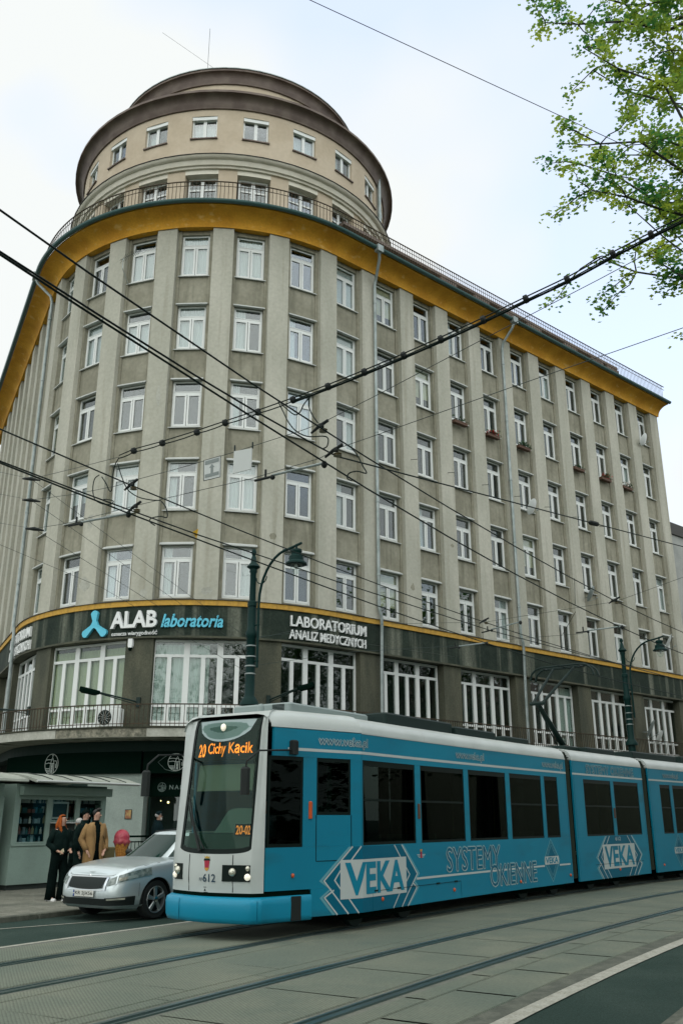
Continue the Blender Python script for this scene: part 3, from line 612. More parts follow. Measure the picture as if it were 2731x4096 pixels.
# shop logos: ring with a coffee pot in thin white lines
K['thinwhite'] = mat('white_sign_line', (0.55,0.62,0.58), 0.5)
K['dimwhite'] = mat('dim_sign_line', (0.16,0.22,0.20), 0.5)
def logo(name, s, z, r, label, off=0.11, m=None, grp=None, par=None):
    m = m or K['thinwhite']; b = MB(); th = 0.010
    def P(u, v): return FX(s + u*r, off, z + v*r)
    def ln(pts): b.tube([P(u, v) for u, v in pts], th, 4)
    ln([(cos(2*pi*i/28), sin(2*pi*i/28)) for i in range(29)])
    ln([(-0.22, -0.95), (-0.12, 0.05), (0.0, 0.42), (0.25, 0.42), (0.38, 0.05), (0.45, -0.88)]); ln([(-0.12, 0.05), (0.38, 0.05)]); ln([(0.0, 0.42), (0.12, 0.68), (0.25, 0.42)])
    ln([(0.36, 0.30), (0.68, 0.30), (0.78, 0.1), (0.78, -0.4), (0.66, -0.4), (0.66, 0.0)]); ln([(-0.90, 0.42), (-0.4, 0.45), (0.0, 0.42)]); ln([(-0.95, 0.05), (-0.4, 0.12), (-0.1, 0.05)]); ln([(0.02, -0.9), (0.06, 0.0)]); ln([(0.22, -0.9), (0.20, 0.0)])
    for v in (-0.35, -0.70): ln([(0.13 + 0.07*cos(t), v + 0.11*sin(t)) for t in fin(0, 2*pi, 8)])
    for v in (-0.45, -0.6, -0.75): ln([(-math.sqrt(1-v*v), v), (-0.28, v)])
    ln([(0.13 + 0.07*cos(t), 0.84 + 0.07*sin(t)) for t in fin(0, 2*pi, 8)])
    o = b.build(name, m, par)
    return tag(o, label, 'sign', grp) if label else o
logo('shop_logo', -10.19, 3.44, 0.33, 'round white line drawing of a pot on black fascia above the kiosk')
lg = thing('shop_sign', 'round white pot emblem and letter in a thin rounded frame beside the tram front', 'sign', FX(-5.5, 0.1, 3.2))
logo('emblem', -5.50, 3.43, 0.27, None, 0.075, par=lg)
letters('letters', 'NAKIELNY', on_facade(0.065), K['thinwhite'], lg, offset=0.01, box=(-5.02, -3.2, 3.33, 3.55), depth=0.012)
MB().tube([FX(s_, 0.075, z_) for s_, z_ in [(-2.6, 3.70), (-5.6, 3.70), (-5.85, 3.62), (-6.1, 3.43), (-5.85, 3.2), (-5.6, 3.14), (-2.6, 3.14)]], 0.008, 4).build('frame_line', K['dimwhite'], lg)
tb = thing('shop_sign', 'dim lettering with round emblem on dark board over the shop door', 'sign', FX(-5, -0.3, 2.5))
logo('emblem', -6.03, 2.66, 0.14, None, -0.365, K['dimwhite'], par=tb)
letters('letters', 'NAKIELNY', on_facade(-0.376), K['dimwhite'], tb, offset=0.012, space=1.35, box=(-5.77, -4.55, 2.59, 2.73), depth=0.010)
letters('letters', 'PIEKI', on_facade(-0.376), K['dimwhite'], tb, offset=0.0, space=1.2, box=(-4.1, -3.6, 2.60, 2.70), depth=0.010)

# ================================================================== fixtures on the building
def wall_lamp(label, s, ds, z0, z1):
    A = FX(s, 0.07, z0); B = FX(s + ds, 1.25, z1); t = thing('wall_lamp', label, 'lamp', A, 'lamps bracketed out from the first floor piers')
    MB().box(-0.07, 0.07, -0.05, 0.02, -0.16, 0.16).build('wall_plate', K['dkmetal'], t, MZ(A, FA(s)))
    M_ = A + (B - A)*0.74
    MB().tube([A, M_], 0.030, 6).build('arm', K['dkmetal'], t); MB().tube([A + Vector((0, 0, -0.09)), M_ + Vector((0, 0, -0.03))], 0.018, 5).build('brace', K['dkmetal'], t)
    d = (B - A); d.z = 0; ang = math.atan2(d.y, d.x); h_ = MB(); L = (B - M_).length + 0.12
    rs = [[(x_, w_*0.5*y_, zz) for y_, zz in ((-1, -0.02), (-0.8, -hh), (0.8, -hh), (1, -0.02), (0.75, 0.05), (-0.75, 0.05))] for x_, w_, hh in ((-0.05, 0.10, 0.06), (0.06, 0.20, 0.12), (L*0.85, 0.24, 0.13), (L, 0.16, 0.08))]
    h_.rings(rs, True, True); h_.build('head', K['black'], t, MZ(M_, ang) @ Matrix.Rotation(-0.18, 4, 'Y'))
wall_lamp('black street lamp arm on the pier above the kiosk', -6.90, -1.3, 5.38, 5.72)
wall_lamp('black street lamp arm on the pier right of the lamp post', -2.55, 0.95, 5.50, 5.98)
wall_lamp('black street lamp arm at the far left end of the balcony', -12.0, -1.6, 5.35, 5.55)
wall_lamp('black street lamp arm over the balcony left of the raised pantograph', 6.35, 1.0, 6.6, 6.9) if False else None
t = thing('air_conditioner', 'white outdoor air conditioner with round fan on the balcony', 'air conditioner', FX(-7.6, 0.45, 4.5))
mw = MZ(FX(-7.62, 0.55, 4.5), FA(-7.6)); MB().bev(-0.42, 0.42, -0.15, 0.15, 0.05, 0.62, 0.02).build('casing', K['frame'], t, mw)
b = MB(); b.rings([[(-0.12 + r*cos(2*pi*k/20), y, 0.33 + r*sin(2*pi*k/20)) for k in range(20)] for r, y in ((0.25, -0.152), (0.24, -0.165), (0.22, -0.16), (0.02, -0.158))]); b.build('fan_grille', K['dkmetal'], t, mw)
b = MB()
for k in range(12): b.tube([(-0.12 + 0.05*cos(k*pi/6), -0.168, 0.33 + 0.05*sin(k*pi/6)), (-0.12 + 0.23*cos(k*pi/6+0.3), -0.168, 0.33 + 0.23*sin(k*pi/6+0.3))], 0.006, 4)
b.build('fan_guard', K['sill'], t, mw)
t = thing('alarm_siren', 'small white siren box with dark base under the dark band', 'siren', FX(-7.35, 0.06, 7.2))
mw = MZ(FX(-7.32, 0.07, 7.12), FA(-7.3)); b = MB(); b.rings([[(x_*w_, y_, z_) for x_, y_ in ((-1, 0), (-0.8, -0.09), (0.8, -0.09), (1, 0))] for w_, z_ in ((0.07, 0.10), (0.10, 0.16), (0.10, 0.40), (0.07, 0.44))], True, True); b.build('cover', K['letter'], t, mw)
MB().lathe([(0.03, 0), (0.06, 0.03), (0.07, 0.10)], 0, -0.06, 10).build('base', K['black'], t, mw)
def dish(label, s, z, off, r, az=-0.5, m='frame'):
    t = thing('satellite_dish', label, 'satellite dish', FX(s, 0.2, z), 'satellite dishes on the facade'); a = FA(s) + az
    mw = MZ(FX(s, off, z), a) @ Matrix.Rotation(rad(28), 4, 'X'); n = 18
    MB().rings([[(r*q*cos(2*pi*k/n), 0.16*r*(q*q-1), r*1.12*q*sin(2*pi*k/n)) for k in range(n)] for q in (1.0, 0.75, 0.5, 0.25, 0.02)][::-1]).build('reflector', K[m], t, mw, True)
    MB().tube([(0, -0.12*r, -r*1.05), (0, -0.55*r, -r*0.75), (0, -0.95*r, -r*0.25)], 0.012, 5).build('feed_arm', K['zinc'], t, mw); MB().sphere((0, -0.97*r, -0.2*r), 0.04).build('receiver', K['zinc'], t, mw)
    MB().tube([FX(s, off, z-0.05), FX(s, off*0.5, z - 0.15), FX(s, 0.1, z - 0.15)], 0.02, 5).build('bracket', K['zinc'], t)
def r5(x, y): return (1366 + x/1.1487, 900 + y/1.1487)
def r7(x, y): return (1366 + x/1.1487, 1900 + y/1.1487)
def rw(p, off=0.3):
    n = Vector((sin(AL), -cos(AL))); d = Vector((cos(AL), sin(AL))); r = ray(*p); c = Vector((BCX, BCY)) + (BR + off)*n
    t = c.dot(n)/(r.xy.dot(n)); P = r*t; return (P.xy - c).dot(d), P.z + CAMH
for lab, p, rr, az, mm in [('white satellite dish beside the second drainpipe', r7(872, 145), 0.36, 0.2, 'frame'), ('dark satellite dish on the second row above the yellow band', r7(1143, 545), 0.36, 0.35, 'zinc'), ('white satellite dish near the top at the far end', r5(1385, 985), 0.33, 0.15, 'frame'), ('white narrow satellite dish behind the far street lantern', r7(1500, 765), 0.40, 0.42, 'frame'), ('grey satellite dish on the balcony behind the far lamp post', r7(1418, 1165), 0.42, 0.38, 'zinc'), ('white satellite dish low on the balcony behind the far lamp post', r7(1457, 1205), 0.33, 0.2, 'frame')]:
    s_, z_ = rw(p, 0.55); dish(lab, s_, z_, 0.55, rr, az, mm)
# flower boxes
K['leafbox'] = mat('box_plant_green', (0.03,0.075,0.025), 0.7, fine=0.3); K['red'] = mat('red_petals', (0.45,0.012,0.015), 0.6); K['whitep'] = mat('white_petals', (0.7,0.65,0.6), 0.6); K['terracotta'] = mat('brown_flower_box', (0.10,0.055,0.035), 0.7)
def flowerbox(label, p, kind):
    s, z = rw(p, 0.2); t = thing('flower_box', label, 'flower box', FX(s, 0.2, z), 'flower boxes on window ledges'); mw = MZ(FX(s, 0.22, z), FA(s))
    MB().box(-0.42, 0.42, -0.10, 0.10, -0.14, 0.0).build('box', K['terracotta'], t, mw); MB().tube([(-0.5, -0.14, 0.02), (0.5, -0.14, 0.02)], 0.012, 4).build('guard_bar', K['dkmetal'], t, mw)
    b = MB(); f_ = MB()
    for i in range(90 if kind else 25):
        c = Vector((random.gauss(0, 0.2), random.gauss(-0.05, 0.07), abs(random.gauss(0.08, 0.08)))); 
        a, bb_ = Vector((random.uniform(-1,1), random.uniform(-1,1), random.uniform(-1,1)))*0.06, Vector((random.uniform(-1,1), random.uniform(-1,1), random.uniform(-1,1)))*0.06
        (b if i % 2 or not kind else f_).add([c-a, c+bb_, c+a, c-bb_], [(0,1,2,3)])
    b.build('plant', K['leafbox'], t, mw)
    if kind and f_.f: f_.build('blossom', K[kind], t, mw)
flowerbox('flower box with red and white blooms left of the second drainpipe', r5(690, 965), 'red')
flowerbox('dark green flower box right of the second drainpipe', r5(832, 1020), 'leafbox')
flowerbox('flower box with bright red blooms below a third row window', r5(1208, 1165), 'red')
flowerbox('flower box with white and red blooms next to the red one', r5(1306, 1205), 'whitep')
flowerbox('nearly empty flower box five windows from the first drainpipe', r5(540, 905), None)
flowerbox('thin flower rack low on the window by the building end', r5(1083, 1118), None)
# roof aerial on a top floor window
t = thing('television_aerial', 'small comb shaped television aerial beside a top floor window', 'aerial', FX(colS(1) - 0.6, 0.2, 21.9))
A = FX(colS(1) - 0.55, 0.10, 21.9); B = FX(colS(1) - 0.40, 0.75, 22.2); C = B + Vector((0, 0, 0.45)); MB().tube([A, B, C], 0.015, 5).build('mast', K['zinc'], t)
D = C + Vector((0.75, -0.35, 0.15)); b = MB(); b.tube([C - (D - C)*0.2, D], 0.010, 4)
for q in fin(0, 1, 7):
    p = C + (D - C)*q; b.tube([p + Vector((-0.1, 0, -0.22)), p + Vector((0.1, 0, 0.22))], 0.007, 4)
b.build('elements', K['dkmetal'], t)
# thin cable with short hooks along the facade
for i, k in enumerate((7, 8, 9, 10, 11, 12, 13)):
    s_ = colS(k) - 1.12; p = FX(s_, 0.24, 15.9 - 0.02*i); tag(MB().tube([p, p + Vector((0.25, -0.30, -0.10))], 0.012, 4).build('wall_hook', K['dkmetal']), ['first','second','third','fourth','fifth','sixth','seventh'][i] + ' iron cable hook right of the first drainpipe on the mid height pilasters', 'hook', 'cable hooks on the pilasters')

# ================================================================== tram
K['tblue'] = mat('tram_blue_wrap', (0.005,0.20,0.315), 0.42, spec=0.2, coat=0.04, col2=(0.005,0.225,0.345), scale=0.5, col3=(0.012,0.145,0.21), scale3=1.1, lo3=0.56, hi3=0.82, stretch3=(0.6,0.6,2.5))
K['tblueB'] = mat('tram_bumper_blue', (0.004,0.25,0.40), 0.38, spec=0.3, coat=0.05)
K['tblueD'] = mat('tram_deep_blue_print', (0.002,0.125,0.205), 0.45, spec=0.15)
K['twhite'] = mat('tram_white', (0.52,0.57,0.55), 0.38, coat=0.2, col2=(0.47,0.52,0.50), scale=1.3)
K['tprint'] = mat('tram_white_print', (0.50,0.56,0.55), 0.5)
K['tpale'] = mat('tram_pale_blue_print', (0.12,0.36,0.43), 0.5)
K['tdark'] = mat('tram_window_surround', (0.003,0.010,0.008), 0.4, spec=0.15)
K['tglass'] = glass('tram_tinted_glass', (0.05,0.09,0.075), refl=(0.5,0.65,0.6), ior=1.2)
K['wsglass'] = glass('windscreen_glass', (0.36,0.47,0.42), refl=(0.7,0.9,0.82), ior=1.3)
K['tint'] = mat('tram_interior_grey', (0.015,0.03,0.026), 0.9, spec=0.1)
K['tdash'] = mat('dashboard_grey_green', (0.20,0.30,0.26), 0.5)
K['bellow'] = mat('rubber_bellows', (0.018,0.030,0.018), 0.7)
K['orange'] = mat('orange_marker_lens', (0.60,0.09,0.012), 0.3, coat=0.5)
K['rubber'] = mat('rubber', (0.008,0.013,0.012), 0.7)
K['lens'] = mat('headlamp_glass', (0.62,0.62,0.52), 0.08, metal=0.6)
K['lampon'] = mat('lit_lamp', (1.0,0.95,0.8), emit=(1.0,0.93,0.75), estr=0.35)
K['led'] = mat('led_amber', (0.9,0.3,0.03), emit=(1.0,0.26,0.02), estr=1.5)
_t = K['led'].node_tree; _g = _t.nodes.new('ShaderNodeNewGeometry'); _s = _t.nodes.new('ShaderNodeSeparateXYZ'); _w = _t.nodes.new('ShaderNodeMath'); _w.operation = 'MULTIPLY'; _w.inputs[1].default_value = 2*pi/0.0185
_q = _t.nodes.new('ShaderNodeMath'); _q.operation = 'SINE'; _r = _t.nodes.new('ShaderNodeMath'); _r.operation = 'MULTIPLY_ADD'; _r.inputs[1].default_value = 0.75; _r.inputs[2].default_value = 1.05
_t.links.new(_g.outputs['Position'], _s.inputs[0]); _t.links.new(_s.outputs[2], _w.inputs[0]); _t.links.new(_w.outputs[0], _q.inputs[0]); _t.links.new(_q.outputs[0], _r.inputs[0]); _t.links.new(_r.outputs[0], _t.nodes['Principled BSDF'].inputs['Emission Strength'])
ZB, ZW0, ZW1, ZT, ZR = 0.265, 1.27, 2.62, 3.05, 3.34
S1A, S1B, S2A, S2B, S3A, S3B = 0.40, 9.27, 9.65, 14.15, 14.60, 24.0
tram = thing('tram', 'blue and white articulated tram with advertising, pantograph and orange destination display', 'tram', TR(0, 0, 0))
def NN(S): return 1.2 if S >= S1A else 1.2 + 0.297*(S - S1A)
def NF(S): return -1.2 if S >= S1A else -1.2 + 0.02*(S1A - S)
def strip_box(S0, S1, z0, z1, side=1, t=0.045, e=0.0, name='panel', m=None, parent=None, n=None, smooth=False):
    n = n or max(1, int(abs(S1-S0)/0.9 + 0.5)); b = MB(); f = NN if side > 0 else NF
    b.rings([[TR(s, f(s) + side*e, z0), TR(s, f(s) + side*e, z1), TR(s, f(s) + side*(e - t), z1), TR(s, f(s) + side*(e - t), z0)] for s in fin(S0, S1, n)], True, True)
    return b.build(name, m or K['tblue'], parent or tram, smooth=smooth)
WIN1 = [(0.43, 2.22), (2.42, 4.16), (4.35, 6.05), (6.25, 7.86), (8.03, 8.75)]
WIN2 = [(10.27, 11.97), (12.16, 13.81)]
WIN3 = [(15.37, 16.12), (16.32, 18.0), (18.2, 19.9), (20.1, 21.8), (22.0, 23.4)]
for (a, b_, wins) in ((S1A, S1B, WIN1), (S2A, S2B, WIN2), (S3A, S3B, WIN3)):
    for side in (1, -1):
        low = strip_box(a, b_, ZB, ZW0, side, name='lower_panel'); strip_box(a, b_, ZW1, ZT, side, name='upper_panel')
        edges = [a] + [x for w in wins for x in w] + [b_]
        for i in range(0, len(edges), 2): strip_box(edges[i], edges[i+1], ZW0 + 0.001, ZW1 - 0.001, side, name='window_post', e=-0.002)
        for i, (w0, w1) in enumerate(wins):
            f = NN if side > 0 else NF
            bq = strip_box(w0, w1, ZW0, ZW1, side, 0.006, -0.016, 'window_pane', K['tglass'])
            # black rubber surround
            for (p0, p1, q0, q1) in ((w0, w1, ZW0, ZW0+0.045), (w0, w1, ZW1-0.09, ZW1), (w0, w0+0.045, ZW0+0.046, ZW1-0.091), (w1-0.045, w1, ZW0+0.046, ZW1-0.091)):
                strip_box(p0, p1, q0, q1, side, 0.02, -0.010, 'seal', K['tdark'], bq)
            if not (wins is WIN1 and i == 2): strip_box(w0, w1, 1.965, 2.0, side, 0.02, -0.012, 'opening_rail', K['tdark'], bq)
    # roof shell: white shoulders, flat top, floor, interior
    pr = [(1.2, ZT + 0.012), (1.19, 3.14), (1.14, 3.235), (1.04, 3.305), (0.90, ZR), (0.3, 3.37), (-0.3, 3.37), (-0.90, ZR), (-1.04, 3.305), (-1.14, 3.235), (-1.19, 3.14), (-1.2, ZT + 0.012), (-1.1, ZT), (1.1, ZT)]
    m_ = MB().rings([[TR(s, nn, z) for nn, z in pr] for s in fin(a, b_, max(3, int((b_-a)/0.9)))], True, True); m_.build('roof', K['twhite'], tram, smooth=True)
    for sj in ([x for x in fin(a, b_, 4)][1:-1] if b_ - a > 5 else []):
        MB().rings([[TR(s, nn*1.002, z + 0.0015) for nn, z in pr[:6]] for s in (sj - 0.012, sj + 0.012)], False).build('roof_seam', K['sill'], tram)
    strip_box(a, b_, ZT - 0.004, ZT + 0.02, 1, 0.02, 0.008, 'drip_rail', K['twhite'])
    MB().rings([[TR(s, 1.15, 0.36), TR(s, 1.15, 0.42), TR(s, -1.15, 0.42), TR(s, -1.15, 0.36)] for s in fin(a, b_, 6)], True, True).build('floor', K['tint'], tram)
    MB().rings([[TR(s, -0.15, 0.43), TR(s, -0.15, 3.0)] for s in fin(a, b_, 6)], False).build('interior_partition', K['tint'], tram)
    strip_box(a, b_, 2.712, 2.757, 1, 0.002, 0.004, 'white_stripe', K['tprint'])
# seats and standing shapes inside
seat = MB().box(-0.22, 0.22, -0.2, 0.2, 0.40, 0.48).box(0.16, 0.22, -0.2, 0.2, 0.48, 1.0).mesh('seat', K['tdash'])
for S in (1.2, 2.1, 3.2, 4.6, 6.9, 7.6, 10.9, 12.8, 15.8, 17.2):
    link('seat', seat, tram, MZ(TR(S, 0.75, 0.42), TRa(S)))
# joints with bellows
for (a, b_) in ((S1B, S2A), (S2B, S3A)):
    b = MB(); nf = 7; prof = lambda o: [(1.14-o, 0.34), (1.14-o, 3.02), (1.05-o, 3.25-o), (0.85-o, 3.30-o), (-0.85+o, 3.30-o), (-1.05+o, 3.25-o), (-1.14+o, 3.02), (-1.14+o, 0.34)]
    b.rings([[TR(a + (b_-a)*i/(2*nf), nn, z) for nn, z in prof(0.0 if i % 2 else 0.05)] for i in range(2*nf + 1)], False); b.build('bellows', K['bellow'], tram)
    b = MB()
    for i in range(6): b.rings([[TR(a + 0.04 + (b_-a-0.08)*j, 1.12-0.05*i, 3.10 + 0.045*i), TR(a + 0.04 + (b_-a-0.08)*j, 1.17-0.05*i, 3.12 + 0.045*i)] for j in (0.55, 1.0)], False)
    b.build('bellows_clip', K['rubber'], tram)
# undercarriage: bogies and dark skirts
for S in (1.6, 8.2, 11.9, 16.5, 21.5):
    for dn in (-0.75, 0.75):
        for ds in (-0.8, 0.8):
            p = TR(S + ds, dn, 0.31); b = MB(); n = 18; b.rings([[(r*cos(2*pi*k/n), y, r*sin(2*pi*k/n)) for k in range(n)] for r, y in ((0.02, -0.06), (0.30, -0.06), (0.30, 0.06), (0.02, 0.06))]); b.build('wheel', K['dkmetal'], tram, MZ(p, TRa(S)))
    MB().box(-1.15, 1.15, -0.95, 0.95, 0.14, 0.35).build('bogie_frame', K['black'], tram, MZ(TR(S, 0, 0), TRa(S)))
# ---- cab side (tapered)
strip_box(-1.47, S1A, 0.66, ZW0, 1, name='cab_panel'); strip_box(-0.62, S1A - 0.002, ZB, 0.659, 1, name='cab_skirt')
strip_box(-1.36, S1A, ZW1, ZT, 1, name='cab_panel')
strip_box(-0.79, -0.53, ZW0 + 0.001, ZW1 - 0.001, 1, name='cab_post', e=-0.001); strip_box(0.17, S1A, ZW0 + 0.001, ZW1 - 0.001, 1, name='cab_post', e=-0.001); strip_box(-0.529, 0.169, ZW0 + 0.001, 1.74, 1, name='door_panel', e=-0.003)
c1 = strip_box(-1.45, -0.79, ZW0, ZW1, 1, 0.006, -0.014, 'cab_window', K['tglass']); c2 = strip_box(-0.53, 0.17, 1.74, ZW1, 1, 0.006, -0.014, 'door_window', K['tglass'])
for (w0, w1, z0, z1, pp) in ((-1.45, -0.79, ZW0, ZW1, c1), (-0.53, 0.17, 1.74, ZW1, c2)):
    for (p0, p1, q0, q1) in ((w0, w1, z0, z0+0.05), (w0, w1, z1-0.06, z1), (w0, w0+0.04, z0+0.051, z1-0.061), (w1-0.04, w1, z0+0.051, z1-0.061)): strip_box(p0, p1, q0, q1, 1, 0.02, -0.009, 'seal', K['tdark'], pp, 1)
strip_box(-0.28, -0.20, 1.80, 2.5, 1, 0.02, -0.03, 'inner_frame', K['tdash'], c2, 1); strip_box(-0.46, -0.20, 1.80, 1.88, 1, 0.02, -0.031, 'inner_frame', K['tdash'], c2, 1)
strip_box(-1.10, S1A, 2.712, 2.757, 1, 0.002, 0.004, 'white_stripe', K['tprint'])
for S, z0, z1 in ((-0.535, 0.66, 1.739), (0.172, 0.66, 1.739)): strip_box(S-0.006, S+0.006, z0+0.4, z1, 1, 0.002, 0.003, 'door_seam', K['tdark'], None, 1)
strip_box(-0.535, 0.172, 1.05, 1.062, 1, 0.002, 0.003, 'door_seam', K['tdark'], None, 1)
strip_box(-1.1, S1A, 0.66, ZT, -1, name='far_cab_panel')
# ---- nose
def crom(P, n):
    out = []; Q = [P[0]] + P + [P[-1]]
    for i in range(1, len(Q)-2):
        for j in range(n):
            t = j/n; a, b_, c, d = Q[i-1], Q[i], Q[i+1], Q[i+2]
            out.append(tuple(0.5*((2*b_[k]) + (-a[k]+c[k])*t + (2*a[k]-5*b_[k]+4*c[k]-d[k])*t*t + (-a[k]+3*b_[k]-3*c[k]+d[k])*t**3) for k in (0, 1)))
    out.append(P[-1]); return out
PLAN = [(-1.50, 0.640), (-1.57, 0.605), (-1.635, 0.555), (-1.685, 0.48), (-1.76, 0.15), (-1.81, -0.18), (-1.77, -0.52), (-1.69, -0.84), (-1.63, -1.00), (-1.55, -1.12), (-1.42, -1.17)]
NPTS = crom(PLAN, 4)                     # 41 plan points; 0 near side .. 40 far side
def lean(z): return 0.105*max(0.0, z - 1.15) + (0.02 if z < 0.75 else 0)
def NZ(i, z, e=0.0):                     # point on the nose surface
    s, n = NPTS[i]; a = NPTS[max(0, i-1)]; c = NPTS[min(len(NPTS)-1, i+1)]
    t = Vector((c[0]-a[0], c[1]-a[1])).normalized(); nx, ny = (t.y, -t.x)      # outward
    w = min(1.0, min(i, 40-i)/8.0 + 0.15)
    ins = 0.5*max(0.0, z - 2.95)**2
    return TR(s + nx*e + lean(z)*w + ins*w, n + ny*e - (0.015*max(0, z-1.15) + 0.0)*(1 if i < 20 else -1)*0.5, z)
def nose_patch(i0, i1, zs, e, name, m, smooth=True, parent=None, t=0.03):
    b = MB(); ii = list(range(i0, i1+1))
    front = [[NZ(i, z(i) if callable(z) else z, e) for i in ii] for z in zs]; back = [[NZ(i, z(i) if callable(z) else z, e - t) for i in ii] for z in zs]
    b.rings(front, False); o = len(b.v); b.rings(back[::-1], False)
    n = len(ii); R_ = len(zs)
    # rim
    def fidx(r, c): return r*n + c
    def bidx(r, c): return o + (R_-1-r)*n + c
    for c in range(n-1): b.f.append((fidx(0, c+1), fidx(0, c), bidx(0, c), bidx(0, c+1))); b.f.append((fidx(R_-1, c), fidx(R_-1, c+1), bidx(R_-1, c+1), bidx(R_-1, c)))
    for r in range(R_-1): b.f.append((fidx(r, 0), fidx(r+1, 0), bidx(r+1, 0), bidx(r, 0))); b.f.append((fidx(r+1, n-1), fidx(r, n-1), bidx(r, n-1), bidx(r+1, n-1)))
    return b.build(name, m, parent or tram, smooth=smooth)
def wsb(i):                               # lower edge of the windscreen, dipping in the middle
    return 1.255 - 0.075*(1 - min(1, abs(i - 20)/9.0)**4)
nose_patch(0, 40, [0.64, 0.70, 0.85, 1.0, 1.1, wsb], 0.0, 'front_panel', K['twhite'])
for i in (15, 25): nose_patch(i, i, [0.65, 1.15], 0.0, 'x', K['tdark']) if False else MB().tube([NZ(i, z, 0.002) for z in fin(0.65, 1.17, 6)], 0.006, 4).build('panel_seam', K['tdark'], tram)
up = [wsb] + fin(1.30, 3.22, 12)
nose_patch(0, 11, up, 0.0, 'corner_pillar', K['twhite']); nose_patch(29, 40, up, 0.0, 'corner_pillar', K['twhite'])
ws = nose_patch(11, 29, [lambda i: wsb(i) + 0.03] + fin(1.35, 3.20, 14), -0.012, 'windscreen', K['wsglass'], t=0.006)
nose_patch(10, 12, up, -0.004, 'windscreen_seal', K['tdark'], parent=ws); nose_patch(28, 30, up, -0.004, 'windscreen_seal', K['tdark'], parent=ws); nose_patch(11, 29, [lambda i: wsb(i) + 0.002, lambda i: wsb(i) + 0.07], -0.006, 'windscreen_seal', K['tdark'], parent=ws)
nose_patch(12, 28, fin(2.55, 3.19, 8), -0.022, 'display_housing', K['tdark'], parent=ws, t=0.02)
# roller blind and dashboard seen through the windscreen
nose_patch(13, 27, fin(2.10, 2.50, 4), -0.10, 'roller_blind', mat('roller_blind_cloth', (0.46,0.47,0.36), 0.9), t=0.01)
nose_patch(12, 28, fin(1.24, 1.47, 3), -0.10, 'dashboard_front', mat('dashboard_face', (0.05,0.12,0.095), 0.6), t=0.02)
b = MB(); b.rings([[NZ(i, 1.48, -0.10) for i in range(12, 29)], [NZ(i, 1.50, -0.10) + Vector((0.22, 0.34, 0.0)) for i in range(12, 29)]], False); b.build('dashboard', K['tdash'], tram)
b = MB(); pts = [NZ(i, 1.47, -0.16) for i in range(12, 23)]; b.rings([pts, [p + Vector((0.03, 0.05, zz)) for p, zz in zip(pts, [0.36, 0.365, 0.37, 0.37, 0.37, 0.36, 0.33, 0.24, 0.15, 0.07, 0.0])]], False); b.build('console_hood', K['tdash'], tram)
MB().rings([[TR(s, 1.0 if s > -0.5 else 0.6, 3.0), TR(s, -1.1, 3.0)] for s in (-1.2, S1A)], False).build('cab_ceiling', K['tint'], tram)
MB().rings([[TR(s, 0.85 if s > -0.7 else 0.5, 0.66), TR(s, -1.12, 0.66)] for s in (-1.5, S1A)], False).build('cab_floor', K['tint'], tram)
MB().rings([[TR(S1A - 0.02, n, z) for n in (1.1, -1.1)] for z in (0.5, 3.0)], False).build('cab_back_wall', K['tint'], tram)
# pale reflector dish printed into the top of the windscreen
b = MB(); top = []; bot = []
for i in range(13, 28):
    q = (i - 20)/7.0; top.append(NZ(i, 3.19, -0.009)); bot.append(NZ(i, 3.19 - 0.34*math.sqrt(max(0, 1 - q*q)) - 0.001, -0.009))
b.rings([bot, top], False); b.build('headboard_lamp_cover', mat('frosted_cover', (0.30,0.40,0.40), 0.25, coat=0.4), ws, smooth=True)
bp = NZ(20, 3.07, 0.0); MB().sphere(bp, (0.045, 0.045, 0.06)).build('top_lamp', K['lampon'], ws)
# destination display and route plate
def on_nose(zoff, i0=13.0, i1=27.0, e=-0.018):
    def fn(u, v, w):                      # u: 0..1 across (far side to near side)
        x = i1 + (i0 - i1)*u; i = int(math.floor(x)); t = x - i; z = zoff + v
        return NZ(min(40, i), z, e + w).lerp(NZ(min(40, i+1), z, e + w), t)
    return fn
dsp = thing('destination_display', None, None) if False else None
letters('display_digits', '20', on_nose(2.62), K['led'], ws, extrude=0, offset=0.022, box=(0.05, 0.20, 0.0, 0.205), depth=0.006)
letters('display_text', 'Cichy Kącik', on_nose(2.62), K['led'], ws, extrude=0, offset=0.012, box=(0.25, 0.99, -0.010, 0.215), depth=0.006)
pb = MB(); fn = on_nose(1.44, 12.0, 15.5, -0.07)
pb.rings([[fn(u, v, 0) for u in (0, 0.33, 0.66, 1)] for v in (0, 0.17)], False); rp_ = pb.build('route_plate', K['black'], ws)
letters('route_digits', '20-02', on_nose(1.46, 12.3, 15.3, -0.06), K['led'], ws, extrude=0, offset=0.02, box=(0.02, 0.98, 0.0, 0.13), depth=0.004)
# bumper
b = MB(); NB = [(-0.615, 0.905)] + [(-1.2, 0.73)] + NPTS[2:-2] + [(-1.2, -1.18), (-0.6, -1.2)]
def bpt(k, z, e):
    s, n = NB[k]; a = NB[max(0, k-1)]; c = NB[min(len(NB)-1, k+1)]; t = Vector((c[0]-a[0], c[1]-a[1])).normalized()
    return TR(s + t.y*e, n - t.x*e, z)
kk = range(len(NB)); wq = lambda k: min(1.0, min(k, len(NB)-1-k)/3.0)
b.rings([[bpt(k, z, e*wq(k) + e2) for k in kk] for z, e, e2 in ((0.22, 0.02, -0.06), (0.235, 0.05, 0.0), (0.30, 0.075, 0.004), (0.48, 0.085, 0.004), (0.545, 0.07, 0.004), (0.585, 0.02, -0.01), (0.59, -0.05, -0.06))], False)
b.build('bumper', K['tblueB'], tram, smooth='all')
b = MB(); b.rings([[bpt(k, z, -0.02) for k in kk] for z in (0.588, 0.645)], False); b.build('bumper_gap', K['black'], tram)
strip_box(-1.02, -0.84, 0.235, 0.575, 1, 0.01, 0.035, 'bumper_pad', K['rubber'], None, 2)
